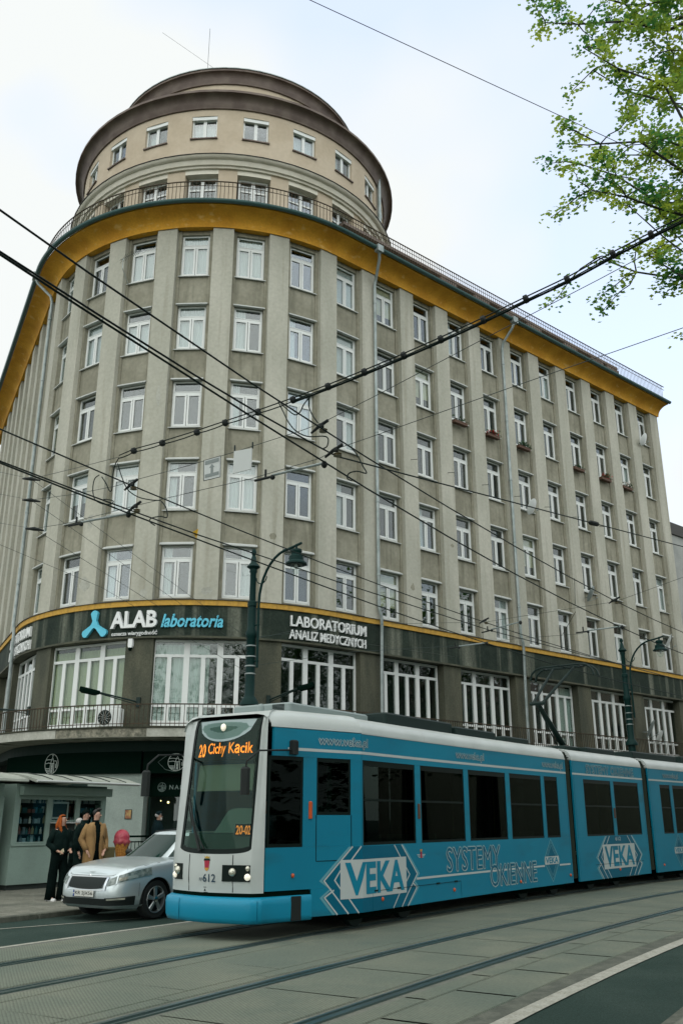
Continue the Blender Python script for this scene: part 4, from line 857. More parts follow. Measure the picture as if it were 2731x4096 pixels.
for k in (6, 26): MB().tube([bpt(k, z, 0.088*wq(k)+0.002) for z in fin(0.24, 0.55, 5)], 0.004, 4).build('bumper_seam', K['tblueD'], tram)
# headlights
for i0, i1 in ((11, 17), (27, 32)):
    hl = nose_patch(i0, i1, fin(0.80, 1.03, 4), 0.004, 'headlight', K['tdark'], t=0.01); ic = (i0 + i1)//2
    for di, z, rr, mm in ((1 if i0 < 20 else 0, 0.93, 0.062, 'lens'), (-2 if i0 < 20 else 2, 0.865, 0.050, 'lampon'), (-2 if i0 < 20 else 2, 0.985, 0.038, 'lens')):
        p = NZ(ic + di, z, 0.0); MB().sphere(p, (rr, rr, rr)).build('lamp', K[mm], hl, smooth=True)
# crest, fleet number, coupling mark
fnose = on_nose(0.0, 10.0, 30.0, 0.004)
b = MB(); cz = 1.03; uc = 0.485; sh = [(-0.040, 0.055), (0.040, 0.055), (0.034, 0.0), (0.030, -0.05), (0, -0.085), (-0.030, -0.05), (-0.034, 0.0)]
b.add([fnose(uc + x/1.25, cz + z, 0.0) for x, z in sh], [tuple(range(len(sh)))]); b.build('crest_shield', mat('crest_red', (0.38,0.02,0.05), 0.5), tram)
b = MB(); b.add([fnose(uc + x/1.25, cz + z, 0.001) for x, z in [(-0.036, -0.045), (0.036, -0.045), (0.02, -0.078), (0, -0.092), (-0.02, -0.078)]], [tuple(range(5))]); b.build('crest_base', mat('crest_gold', (0.55,0.28,0.05), 0.5), tram)
b = MB(); b.add([fnose(uc + x/1.25, cz + z, 0.001) for x, z in [(-0.05, 0.055), (0.05, 0.055), (0.04, 0.085), (-0.04, 0.085)]], [(0,1,2,3)]); b.build('crest_band', K['iron'], tram)
b = MB(); b.add([fnose(uc + x/1.25, cz + z, 0.001) for x, z in [(-0.03, 0.088), (0.03, 0.088), (0.04, 0.12), (0.015, 0.105), (0, 0.128), (-0.015, 0.105), (-0.04, 0.12)]], [tuple(range(7))]); b.build('crest_crown', mat('crest_crown_gold', (0.55,0.36,0.06), 0.5), tram)
K['navy'] = mat('navy_number', (0.01,0.04,0.07), 0.5)
letters('fleet_number', '612', fnose, K['navy'], tram, extrude=0, offset=0.014, box=(0.445, 0.585, 0.785, 0.90), depth=0.001)
letters('fleet_letters', 'RP', fnose, K['navy'], tram, extrude=0, offset=0.0, box=(0.40, 0.438, 0.795, 0.845), depth=0.001)
b = MB(); b.add([fnose(0.465 + x, z, 0.001) for x, z in [(-0.012, 0.66), (0.012, 0.66), (0, 0.695)]], [(0,1,2)]); b.add([fnose(0.465 + x, z, 0.001) for x, z in [(-0.016, 0.708), (0.016, 0.708), (0.016, 0.716), (-0.016, 0.716)]], [(0,1,2,3)]); b.build('coupler_mark', K['tdark'], tram)
# wiper and mirrors
b = MB(); b.tube([NZ(22, 1.22, 0.03), NZ(24, 1.55, 0.05), NZ(27, 2.05, 0.03)], [0.03, 0.02, 0.012], 6); b.build('wiper_arm', K['rubber'], tram)
MB().tube([NZ(21, 1.25, 0.035), NZ(25, 1.62, 0.035), NZ(28, 2.02, 0.02)], 0.012, 5).build('wiper_blade', K['rubber'], tram)
def mirror(S, N, sd):
    a = TR(-0.98, NN(-0.98) if sd > 0 else NF(-0.98), 2.72); o = TR(-1.9, (0.80 if sd > 0 else -1.25), 2.66); p = TR(-2.10, (0.72 if sd > 0 else -1.28), 2.50); q = TR(-2.10, (0.70 if sd > 0 else -1.30), 2.34)
    mt = MB().tube([a, o, p, q], 0.016, 6).build('mirror_arm', K['rubber'], tram, smooth=True)
    b = MB().bev(-0.035, 0.035, -0.075, 0.075, -0.20, 0.20, 0.03); b.build('mirror_head', K['rubber'], mt, MZ(q + Vector((0, 0, -0.12)), TRa(S) + 0.25))
    MB().bev(-0.07, 0.07, -0.05, 0.06, -0.10, 0.12, 0.02).build('mirror_bracket', K['rubber'], mt, MZ(a + Vector((0.0, -0.03, 0.03)), TRa(S)))
mirror(-1.5, 0.9, 1); mirror(-1.5, -1.4, -1)
# front roof: white cowl, dark hollow, air conditioner
b = MB(); near = [NZ(i, 3.22) for i in range(0, 12)]; 
pr = lambda s: [(NN(s), ZT + 0.012), (NN(s)-0.01, 3.14), (NN(s)-0.06, 3.25), (NN(s)-0.16, 3.33), (NN(s)-0.30, 3.365), (NF(s)+0.30, 3.365), (NF(s)+0.16, 3.33), (NF(s)+0.06, 3.25), (NF(s)+0.01, 3.14), (NF(s), ZT+0.012)]
sec = []
for s in (-1.42, -1.3, -1.1, -0.8, -0.4, 0.0, S1A): 
    k_ = 1.0 if s > -0.9 else (0.96 if s > -1.2 else (0.85 if s > -1.35 else 0.70))
    sec.append([TR(s, n, ZT + (z - ZT)*k_) for n, z in pr(s)])
b.rings(sec, False); b.build('front_cowl', K['twhite'], tram, smooth=True)
b = MB(); b.rings([[NZ(i, 3.21, -0.004) for i in range(10, 31)], [NZ(i, 3.21, -0.004) + Vector((0.13, 0.20, 0.10*abs((i-20)/10.0)**2 + 0.0)) for i in range(10, 31)], [NZ(i, 3.21, -0.004) + Vector((0.30, 0.46, 0.13)) for i in range(10, 31)]], False); b.build('front_roof_hollow', K['tdark'], tram, smooth=True)
for side_i in ((0, 11), (29, 40)):
    b = MB(); b.rings([[NZ(i, 3.0, 0.0) for i in range(side_i[0], side_i[1]+1)], [NZ(i, 3.2, 0.0) for i in range(side_i[0], side_i[1]+1)], [NZ(i, 3.30, -0.05) + Vector((0.04, 0.07, 0)) for i in range(side_i[0], side_i[1]+1)], [NZ(i, 3.36, -0.14) + Vector((0.12, 0.20, 0)) for i in range(side_i[0], side_i[1]+1)], [NZ(i, 3.37, -0.2) + Vector((0.32, 0.5, 0)) for i in range(side_i[0], side_i[1]+1)]], False); b.build('corner_cowl', K['twhite'], tram, smooth='all')
K['acgrey'] = mat('roof_unit_grey', (0.26,0.32,0.31), 0.5, metal=0.2)
ac = MB().bev(-1.2, 1.25, -0.62, 0.62, 0, 0.17, 0.03).build('roof_unit', K['acgrey'], tram, MZ(TR(0.55, -0.15, 3.36), TRa(0.5)))
for i in range(6): MB().box(-1.206, -1.2, -0.5, -0.25, 0.02 + i*0.022, 0.033 + i*0.022).build('vent_slot', K['tdark'], ac, MZ(TR(0.55, -0.15, 3.36), TRa(0.5)))
MB().lathe([(0.05, 0), (0.055, 0.12), (0.04, 0.16), (0.0, 0.17)], n=10).build('roof_antenna', K['acgrey'], tram, MZ(TR(-0.85, 0.0, 3.34)))
for S, L, hgt, wd_, n in ((3.3, 1.3, 0.22, 0.75, 0.0), (5.6, 0.9, 0.16, 0.7, 0.1), (7.6, 0.6, 0.12, 0.6, 0.2), (16.5, 1.6, 0.2, 0.7, 0.0), (20.0, 1.5, 0.22, 0.7, 0.0), (12.6, 0.9, 0.14, 0.65, 0.1)):
    MB().bev(-L, L, -wd_, wd_, 0, hgt, 0.03).build('roof_box', K['dkmetal'], tram, MZ(TR(S, n, 3.365), TRa(S)))
# side marker lights and orange repeaters
for S, z in ((-0.98, 0.865), (1.01, 0.426), (3.58, 0.423), (6.5, 0.42), (9.1, 0.434), (12.08, 0.447), (15.1, 0.448)):
    p = TR(S, NN(S) + 0.010, z); MB().sphere(p, (0.028, 0.028, 0.034)).build('marker_light', K['orange'], tram, smooth=True)
for S, z in ((-0.65, 1.817), (2.33, 1.814), (12.07, 1.82)):
    MB().bev(-0.035, 0.035, -0.02, 0.03, -0.13, 0.13, 0.015).build('turn_signal', K['orange'] if S < 0 else K['terracotta'], tram, MZ(TR(S, NN(S) + 0.005, z), TRa(S)))
strip_box(0.71, 3.86, 0.560, 0.568, 1, 0.002, 0.012, 'hatch_seam', K['tdark']); strip_box(10.6, 13.7, 0.60, 0.608, 1, 0.002, 0.012, 'hatch_seam', K['tdark'])
for S in (0.75, 1.5, 2.9, 3.6): strip_box(S, S+0.12, 0.553, 0.580, 1, 0.01, 0.016, 'hatch_hinge', K['tint'])
for S in (3.86, 0.71): strip_box(S, S+0.008, 0.27, 0.56, 1, 0.002, 0.010, 'hatch_seam', K['tblueD'])
# ---- advertising print
def side(e=0.005):
    return lambda u, v, w: TR(u, NN(u) + e + w, v)
def flat_print(V, Fc, f, m, name):
    lo_, hi_ = min(p[0] for p in V), max(p[0] for p in V)
    for c_ in [S1A] + [lo_ + 0.45*k for k in range(1, int((hi_-lo_)/0.45)+1)]:
        if lo_ < c_ < hi_: V, Fc = bisected(V, Fc, c_)
    b = MB(); b.add([f(p[0], p[1], 0) for p in V], Fc); return b.build(name, m, tram)
def poly(pts, m, e, name='print_shape'): return flat_print(pts, [tuple(range(len(pts)))], side(e), m, name)
def stroke(pts, wdt, m, e, name='print_line'):
    P = [Vector(p) for p in pts]; V = []; Fc = []
    for i in range(len(P)-1):
        a, c = P[i], P[i+1]; d = (c-a).normalized(); nrm = Vector((-d.y, d.x))*wdt/2; a2 = a - d*wdt*0.3; c2 = c + d*wdt*0.3
        k = max(1, int(abs(c.x-a.x)/0.5))
        for j in range(k):
            p = a2 + (c2-a2)*j/k; q = a2 + (c2-a2)*(j+1)/k; n0 = len(V); V += [tuple(p-nrm), tuple(q-nrm), tuple(q+nrm), tuple(p+nrm)]; Fc.append((n0, n0+1, n0+2, n0+3))
    return flat_print(V, Fc, side(e), m, name)
def veka(s0, k):
    X = lambda pts: [(s0 + (u + 0.06)*k, min(1.258, max(0.27, v))) for u, v in pts]
    dk, gl = K['tblueD'], K['tpale']
    for pts in ([(0.12,1.26),(-0.47,0.765),(-0.27,0.64),(-0.46,0.523),(-0.21,0.262),(0.9,0.262),(0.9,1.26)], [(0.9,1.26),(0.9,0.262),(1.92,0.262),(2.27,0.543),(2.14,0.64),(2.30,0.765),(1.75,1.26)]): poly(X(pts), gl, 0.0035, 'print_glow')
    for pts in ([(0.17,1.26),(-0.41,0.765),(-0.22,0.64),(-0.40,0.523),(-0.15,0.262),(0.9,0.262),(0.9,1.26)], [(0.9,1.26),(0.9,0.262),(1.88,0.262),(2.21,0.543),(2.08,0.64),(2.24,0.765),(1.70,1.26)]): poly(X(pts), dk, 0.0055, 'print_lozenge')
    for pts in ([(0.19,1.255),(-0.38,0.765),(0.10,0.27)], [(-0.19,0.62),(-0.37,0.523),(-0.12,0.27)], [(0.37,1.255),(0.17,1.06)], [(-0.06,0.90),(-0.17,0.765),(-0.06,0.64)], [(0.12,0.48),(0.31,0.27)], [(1.68,1.255),(2.21,0.765),(1.86,0.46),(1.66,0.27)], [(2.05,0.62),(2.18,0.543),(1.86,0.27)], [(1.43,1.255),(1.63,1.06)], [(1.82,0.88),(1.94,0.765),(1.82,0.66)], [(1.58,0.48),(1.37,0.27)]): stroke(X(pts), 0.024, K['tprint'], 0.0075)
    poly(X([(-0.06,0.48),(1.82,0.48),(1.82,1.06),(-0.06,1.06)]), K['tprint'], 0.0095, 'print_plate')
    u0, u1 = s0 + 0.09*k, s0 + 1.80*k
    letters('print_letters', 'VEKA', side(0.0115), K['tblue'], tram, extrude=0, offset=0.034, box=(u0, u1, 0.525, 1.02), depth=0.001, cut=S1A)
veka(-0.06, 1.0); veka(11.11, 1.09)
def emboss(body, box, sp=1.0, sh=0.0, off=0.0, big=False):
    u0, u1, v0, v1 = box; e = 0.012 if not big else 0.016
    d = e*1.5
    for sx, sy in ((-d, 0), (d, 0), (0, -d), (0, d)): letters('print_halo', body, side(0.0045), K['tpale'], tram, extrude=0, offset=off, space=sp, box=box, depth=0.001, cut=S1A, shift=(sx, sy))
    for sx, sy in ((e*0.9, -e*0.8), (-e*0.7, -e*0.5), (e*0.9, e*0.5)): letters('print_edge', body, side(0.0065), K['tprint'], tram, extrude=0, offset=off, space=sp, box=box, depth=0.001, cut=S1A, shift=(sx, sy))
    letters('print_letters', body, side(0.0085), K['tblueD'], tram, extrude=0, offset=off, space=sp, box=box, depth=0.001, cut=S1A)
emboss('www.veka.pl', (-0.50, 0.58, 2.795, 2.965)); emboss('www.veka.pl', (3.86, 5.08, 2.79, 2.965)); emboss('www.veka.pl', (7.97, 9.11, 2.79, 2.965)); emboss('www.veka.pl', (15.67, 16.83, 2.79, 2.965))
for s0_, s1_, z_ in ((2.20, 7.75, 0.683), (8.57, 9.14, 0.677)):
    stroke([(s0_, z_), (s1_, z_)], 0.036, K['tprint'], 0.0040)
emboss('SYSTEMY', (3.33, 5.60, 0.745, 1.165), off=0.0, big=True); emboss('OKIENNE', (5.13, 7.32, 0.39, 0.80), off=0.0, big=True)
emboss('SYSTEMY OKIENNE', (10.49, 13.55, 2.785, 2.985), sp=1.1)
def diamond(sc_, zc, hw_, hh):
    poly([(sc_-hw_*1.12, zc), (sc_, zc+hh*1.08), (sc_+hw_*1.12, zc), (sc_, zc-hh*1.08)], K['tpale'], 0.0045); poly([(sc_-hw_*1.03, zc), (sc_, zc+hh*1.01), (sc_+hw_*1.03, zc), (sc_, zc-hh*1.01)], K['tblueD'], 0.0055)
    for k in (0.90, 0.74): stroke([(sc_-hw_*k, zc), (sc_, zc+hh*k), (sc_+hw_*k, zc), (sc_, zc-hh*k), (sc_-hw_*k, zc)], 0.012, K['tpale'], 0.0065)
    poly([(sc_-hw_*0.95, zc-0.085), (sc_+hw_*0.95, zc-0.085), (sc_+hw_*0.95, zc+0.085), (sc_-hw_*0.95, zc+0.085)], K['tprint'], 0.0075)
    letters('print_letters', 'VEKA', side(0.0085), K['tblue'], tram, extrude=0, offset=0.03, box=(sc_-hw_*0.85, sc_+hw_*0.85, zc-0.066, zc+0.066), depth=0.001)
diamond(8.15, 0.79, 0.39, 0.43); diamond(16.35, 0.81, 0.39, 0.43)
# operator's small winged crest
p0 = 2.37
for k in (-1, 1):
    for j in range(3): stroke([(p0 + k*0.03, 1.075 - j*0.022), (p0 + k*(0.15 - j*0.03), 1.075 - j*0.022)], 0.010, K['tprint'], 0.006)
poly([(p0-0.03, 1.02), (p0+0.03, 1.02), (p0+0.03, 1.12), (p0-0.03, 1.12)], bpy.data.materials['crest_red'], 0.0062, 'crest_shield'); poly([(p0-0.03, 1.125), (p0+0.03, 1.125), (p0+0.04, 1.165), (p0-0.04, 1.165)], bpy.data.materials['crest_gold'], 0.0062, 'crest_crown')
letters('fleet_number', '612', side(0.011), K['tprint'], tram, extrude=0, offset=0.0, box=(11.95, 12.28, 1.145, 1.235), depth=0.001)
# pantograph
pb_ = TR(11.9, 0, 3.55); kn = TR(10.49, 0, 4.60); tp = TR(12.23, 0, 5.74); hd = TRa(12)
nv = Vector((sin(hd), -cos(hd), 0)); dv = Vector((cos(hd), sin(hd), 0))
pg = MB().tube([pb_, kn], [0.085, 0.06], 8).build('pantograph_lower_arm', K['dkmetal'], tram, smooth=True)
MB().tube([pb_ - dv*0.35 + Vector((0, 0, -0.05)), kn + dv*0.08 + Vector((0, 0, -0.16))], 0.018, 6).build('coupling_rod', K['dkmetal'], pg)
b = MB()
for k in (-1, 1): b.tube([kn + nv*0.14*k, tp + nv*0.32*k], [0.045, 0.035], 7)
b.tube([kn - nv*0.22, kn + nv*0.22], 0.05, 8); b.build('upper_arm', K['dkmetal'], pg, smooth=True)
MB().tube([kn + dv*0.05 - Vector((0, 0, 0.15)), tp - Vector((0, 0, 0.25)) + dv*0.1], 0.014, 5).build('guide_rod', K['dkmetal'], pg)
for k in (-0.16, 0.16):
    q = [tp + dv*k + nv*u + Vector((0, 0, z)) for u, z in ((-0.98, -0.28), (-0.92, -0.10), (-0.78, 0.02), (-0.60, 0.06), (0.60, 0.06), (0.78, 0.02), (0.92, -0.10), (0.98, -0.28))]
    MB().tube(q, 0.030, 6).build('collector_strip', K['dkmetal'], pg, smooth=True)
b = MB()
for k in (-0.55, 0.55): b.tube([tp + nv*k - dv*0.2 + Vector((0, 0, 0.02)), tp + nv*k + dv*0.2 + Vector((0, 0, 0.02))], 0.02, 5)
b.tube([tp - nv*0.55, tp + nv*0.55], 0.02, 6); b.build('collector_cradle', K['dkmetal'], pg)
MB().bev(-0.75, 0.75, -0.5, 0.5, 0, 0.14, 0.03).build('pantograph_base', K['dkmetal'], pg, MZ(TR(11.7, 0, 3.38), hd))
for k in (-0.4, 0.4):
    for s_ in (11.2, 12.3): MB().lathe([(0.05, 0), (0.07, 0.03), (0.05, 0.06), (0.07, 0.09), (0.05, 0.12), (0.05, 0.18)], n=8).build('insulator', K['terracotta'], pg, MZ(TR(s_, k, 3.36)))
# tail of the third section
MB().rings([[TR(S3B, n, z) for n in (1.2, -1.2)] for z in (ZB, ZT + 0.2)], False).build('tail_panel', K['twhite'], tram)
for S in (0.395, 9.2, 9.72, 14.08, 14.68): strip_box(S-0.004, S+0.004, ZB + 0.02, ZT - 0.02, 1, 0.002, 0.0025, 'panel_joint', K['tblueD'], None, 1)
for S in (1.0, 3.3, 5.2, 7.1, 11.2, 13.0, 16.9): MB().tube([TR(S, 0.35, 0.43), TR(S, 0.35, 2.95)], 0.018, 6).build('grab_pole', K['ochrelight'], tram)

# ================================================================== silver car
K['silver'] = mat('silver_car_paint', (0.60,0.68,0.69), 0.30, metal=0.55, coat=0.5)
K['carglass'] = glass('car_glass', (0.30,0.42,0.38), ior=1.7)
K['carblack'] = mat('car_black_plastic', (0.008,0.013,0.012), 0.45)
K['chrome'] = mat('chrome', (0.62,0.66,0.66), 0.15, metal=1.0)
K['alloy'] = mat('alloy_wheel', (0.36,0.40,0.40), 0.35, metal=0.8)
K['tyre'] = mat('tyre_rubber', (0.010,0.014,0.013), 0.85)
K['plate'] = mat('number_plate_white', (0.62,0.63,0.58), 0.5); K['eublue'] = mat('plate_blue', (0.02,0.06,0.25), 0.5)
car = thing('car', 'silver hatchback car waiting behind the tram front', 'car', TR(-0.07, -3.75, 0))
CM = MZ(TR(-0.07, -3.75, -0.015), TRa(0.0) + pi)                 # local x forward, y left
def lerp_tab(x, tab):
    if x <= tab[0][0]: return tab[0][1]
    for (a, b_), (c, d) in zip(tab, tab[1:]):
        if x <= c: t = (x-a)/(c-a); t = t*t*(3-2*t)*0.35 + t*0.65; return b_ + (d-b_)*t
    return tab[-1][1]
ZTOP = [(-3.80, 0.85), (-3.72, 1.0), (-3.45, 1.06), (-2.5, 1.03), (-1.0, 1.0), (-0.45, 0.985), (0.0, 0.945), (0.35, 0.90), (0.62, 0.86), (0.80, 0.815), (0.90, 0.765)]
INS = [(0.0, -0.10), (0.10, -0.025), (0.30, -0.005), (0.50, 0.0), (0.66, 0.0), (0.80, -0.012), (0.93, -0.035), (1.0, -0.075)]
def outline(t):                         # t in 0..2pi, 0 = nose
    c, s_ = cos(t), sin(t); ex = 0.36
    x = -1.44 + 2.345*math.copysign(abs(c)**ex, c); y = 0.905*math.copysign(abs(s_)**ex, s_)
    return x, y
def CS(t, v, e=0.0):
    x, y = outline(t); x2, y2 = outline(t + 0.01); tx, ty = x2-x, y2-y; L = math.hypot(tx, ty) or 1; nx, ny = ty/L, -tx/L
    i = lerp_tab(v, INS) + e; zb = 0.20 + 0.02*max(0, abs(x + 1.44) - 1.9)
    fr_ = max(0, (x - 0.55)/0.35)
    x_ = x - (0.07*fr_*max(0, v-0.45)**1.5*3 if x > 0.5 else 0)
    z = zb + v*(lerp_tab(x, ZTOP) - zb)
    return Vector((x_ + nx*i, y + ny*i, z))
NT = 96
vs_ = [0.0, 0.06, 0.15, 0.28, 0.42, 0.55, 0.66, 0.76, 0.86, 0.94, 1.0]
b = MB(); b.rings([[CS(2*pi*k/NT, v) for k in range(NT)] for v in vs_])
top0 = (len(vs_)-1)*NT
# crown across the top between mirrored points
half = NT//2; ribs = []
for k in range(1, half):
    p, q = CS(2*pi*k/NT, 1.0), CS(2*pi*(NT-k)/NT, 1.0); ribs.append([p.lerp(q, u) + Vector((0, 0, 0.04*(1-(2*u-1)**2))) for u in fin(0, 1, 10)])
b.rings(ribs, False)
nose0 = CS(0, 1.0); b.add([nose0] + ribs[0], [(0, i+2, i+1) for i in range(10)]); b.add([CS(pi, 1.0)] + ribs[-1], [(0, i+1, i+2) for i in range(10)])
bt = [[CS(2*pi*k/NT, 0.0), CS(2*pi*(NT-k)/NT, 0.0)] for k in range(1, half)]; b.rings(bt, False)
body = b.build('body', K['silver'], car, CM, smooth='all')
bmh = bmesh.new(); bmh.from_mesh(body.data); bmesh.ops.remove_doubles(bmh, verts=bmh.verts, dist=0.002); bmesh.ops.recalc_face_normals(bmh, faces=bmh.faces); bmh.to_mesh(body.data); bmh.free()
cut = MB()
for xw in (0.0, -2.68):
    for sd_ in (-1, 1):
        n = 28; cut.rings([[(xw + 0.375*cos(2*pi*k/n), y, 0.33 + 0.375*sin(2*pi*k/n)) for k in range(n)] for y in (sd_*0.60, sd_*1.1)], True, True)
cm_ = cut.mesh('arch_cutter', K['carblack'])
bmh = bmesh.new(); bmh.from_mesh(cm_); bmesh.ops.recalc_face_normals(bmh, faces=bmh.faces); bmh.to_mesh(cm_); bmh.free()
cob = bpy.data.objects.new('arch_cutter', cm_); COL.objects.link(cob); cob.matrix_world = CM
md = body.modifiers.new('arches', 'BOOLEAN'); md.operation = 'DIFFERENCE'; md.object = cob; md.solver = 'EXACT'
dg = bpy.context.evaluated_depsgraph_get(); dg.update(); nm = bpy.data.meshes.new_from_object(body.evaluated_get(dg)); body.modifiers.clear(); body.data = nm; bpy.data.objects.remove(cob)
if len(nm.materials) > 1: nm.materials.pop(index=1)
try: nm.polygons.foreach_set('use_smooth', [True]*len(nm.polygons)); nm.set_sharp_from_angle(angle=rad(40))
except Exception: pass
# dark arch liners
for xw in (0.0, -2.68):
    for sd_ in (-1, 1):
        n = 20; MB().rings([[(xw + r*cos(pi*k/n*1.1 - 0.05*pi), sd_*y, 0.33 + r*sin(pi*k/n*1.1 - 0.05*pi)) for k in range(n+1)] for r, y in ((0.372, 0.875), (0.368, 0.62), (0.05, 0.62))], False).build('wheel_arch', K['carblack'], car, CM)
def cpatch(y0, y1, v0, v1, e, name, m, parent=None, ny=14, nv=4, t=0.012, shape=None):
    """patch on the nose; y along the front (+ left), v up the side profile"""
    def tt(y): 
        a = abs(y)/0.905; s_ = min(1, a)**(1/0.36); return math.copysign(math.asin(min(1, s_)), y)
    b = MB(); rows = []
    for j in range(nv+1):
        row = []
        for i in range(ny+1):
            u = i/ny; w = j/nv; y = y0 + (y1-y0)*u; v = v0 + (v1-v0)*w
            if shape: y, v = shape(u, w, y, v)
            row.append(CS(tt(y), v, e))
        rows.append(row)
    b.rings(rows, False)
    return b.build(name, m, parent or car, CM, smooth=True)
def gsh(u, w, y, v): return (y*(1 - 0.10*(1-w)), v + (0.05*(1-w)*abs(2*u-1)**2) - 0.10*max(0, 1-abs(u-0.5)/0.16)*max(0, w-0.6)*0)
gr = cpatch(-0.46, 0.46, 0.56, 0.92, 0.014, 'grille', K['carblack'], shape=gsh)
cpatch(-0.50, 0.50, 0.915, 0.945, 0.020, 'grille_trim', K['chrome'], gr); cpatch(-0.44, 0.44, 0.535, 0.56, 0.018, 'grille_trim', K['chrome'], gr)
for i in range(18):
    y = -0.42 + 0.84*i/17; cpatch(y-0.008, y+0.008, 0.60, 0.90, 0.022, 'grille_bar', K['dkmetal'], gr, 1, 3)
for sd_ in (-1, 1):
    cpatch(sd_*0.455, sd_*0.50, 0.54, 0.94, 0.019, 'grille_trim', K['chrome'], gr, 2, 3)
    hl = cpatch(sd_*0.52, sd_*0.885, 0.66, 0.88, 0.010, 'headlight', mat('car_headlamp_lens%d' % sd_, (0.10,0.14,0.13), 0.08, spec=0.7, col2=(0.26,0.31,0.29), scale=16), shape=lambda u, w, y, v: (y, v + (0.05*u if w > 0.5 else 0.09*u)))
    cpatch(sd_*0.665, sd_*0.685, 0.68, 0.92, 0.013, 'light_divider', K['silver'], hl, 2, 3)
    cpatch(sd_*0.70, sd_*0.84, 0.755, 0.83, 0.013, 'daylight_lamp', K['lens'], hl, 5, 2)
    fg = cpatch(sd_*0.50, sd_*0.84, 0.20, 0.32, 0.012, 'fog_light_recess', K['carblack'], None, 8, 3); cpatch(sd_*0.54, sd_*0.78, 0.25, 0.30, 0.018, 'fog_light', K['lens'], fg, 6, 2)
cpatch(-0.84, 0.84, 0.10, 0.30, 0.009, 'lower_intake', K['carblack'], None, 22, 3); cpatch(-0.88, 0.88, 0.055, 0.095, 0.020, 'front_lip', K['silver'], None, 24, 2)
pl = cpatch(-0.26, 0.26, 0.34, 0.53, 0.030, 'number_plate', K['plate'], None, 6, 2); cpatch(-0.27, 0.27, 0.325, 0.345, 0.032, 'plate_holder', K['carblack'], pl, 6, 1)
def on_car(u, v, w):
    a = abs(u)/0.905; t_ = math.copysign(math.asin(min(1, a**(1/0.36))), u); return CM @ CS(t_, v, 0.033 + w)
cpatch(-0.26, -0.225, 0.345, 0.53, 0.0325, 'plate_band', K['eublue'], pl, 1, 1)
# (the car's left is +y, so text runs from +y to -y seen from the front)
letters('plate_letters', 'KR 2JX56', on_car, K['black'], pl, extrude=0, offset=0.0, box=(-0.205, 0.235, 0.37, 0.50), depth=0.001)
b = MB(); c = CS(0.0, 0.945, 0.012); b.sphere(c, (0.015, 0.04, 0.035)); b.build('bonnet_badge', K['chrome'], car, CM, smooth=True)
# shut lines of the bonnet and front wing
for sd_ in (-1, 1):
    MB().tube([CS(sd_*0.30, 0.965, 0.002), CS(sd_*0.75, 0.985, 0.002), CS(sd_*1.15, 0.99, 0.002), CS(sd_*1.35, 0.99, 0.002)], 0.004, 4).build('bonnet_gap', K['carblack'], car, CM)
    MB().tube([CS(sd_*1.02, v, 0.003) for v in (0.30, 0.5, 0.62)], 0.003, 4).build('bumper_gap', K['carblack'], car, CM)
MB().tube([CS(t_, 0.955, 0.002) for t_ in fin(-0.30, 0.30, 10)], 0.004, 4).build('bonnet_gap', K['carblack'], car, CM)
# greenhouse
def GS(t, v, e=0.0):
    c, s_ = cos(t), sin(t); ex = 0.55
    cx0, hx0, hy0 = -1.93, 1.60, 0.775; cx1, hx1, hy1 = -2.02, 0.92, 0.575
    w = v**0.92; cx_ = cx0 + (cx1-cx0)*w; hx = hx0 + (hx1-hx0)*w; hy = hy0 + (hy1-hy0)*w**1.2
    x = cx_ + (hx+e)*math.copysign(abs(c)**ex, c); y = (hy+e)*math.copysign(abs(s_)**ex, s_)
    zb = 0.97
    return Vector((x, y, zb + v*(1.435 - zb) + (e if v > 0.95 else 0)))
b = MB(); gv = fin(0, 1, 8); b.rings([[GS(2*pi*k/NT, v) for k in range(NT)] for v in gv])
ribs = [[GS(2*pi*k/NT, 1.0).lerp(GS(2*pi*(NT-k)/NT, 1.0), u) + Vector((0, 0, 0.045*(1-(2*u-1)**2)*sin(pi*k/half)**0.5)) for u in fin(0, 1, 8)] for k in range(0, half+1)]; b.rings(ribs, False)
b.build('cabin', K['silver'], car, CM, smooth=True)
def gpatch(t0, t1, v0, v1, e, name, m, parent=None, n=16):
    b = MB(); b.rings([[GS(t0 + (t1-t0)*i/n, v0 + (v1-v0)*j/5, e) for i in range(n+1)] for j in range(6)], False); return b.build(name, m, parent or car, CM, smooth=True)
ta = 0.42
K['wshield'] = mat('windscreen_dark', (0.008,0.030,0.024), 0.04, spec=0.22)
gpatch(-ta, ta, 0.03, 0.93, 0.006, 'windscreen', K['wshield']); gpatch(pi-0.42, pi+0.42, 0.2, 0.9, 0.006, 'rear_window', K['wshield'])
for sd_ in (-1, 1):
    gpatch(sd_*0.60, sd_*1.50, 0.10, 0.88, 0.006, 'side_window', K['wshield']); gpatch(sd_*1.58, sd_*2.45, 0.10, 0.88, 0.006, 'side_window', K['wshield'])
    mr = MB().sphere((-1.02, sd_*0.95, 1.07), (0.05, 0.09, 0.06)).build('door_mirror', K['carblack'], car, CM, smooth=True); MB().tube([(-1.0, sd_*0.78, 1.02), (-1.02, sd_*0.90, 1.05)], 0.03, 6).build('mirror_stalk', K['carblack'], mr, CM)
    for x0 in (-0.62, -1.72): MB().tube([(x0, sd_*0.907, 0.35), (x0, sd_*0.908, 0.75), (x0-0.02, sd_*0.86, 0.93)], 0.004, 4).build('door_gap', K['carblack'], car, CM)
    MB().tube([GS(sd_*0.75, 1.0) + Vector((0, 0, 0.02)), GS(sd_*1.57, 1.0) + Vector((0, 0, 0.06)), GS(sd_*2.4, 1.0) + Vector((0, 0, 0.02))], 0.014, 5).build('roof_bar', K['carblack'], car, CM)
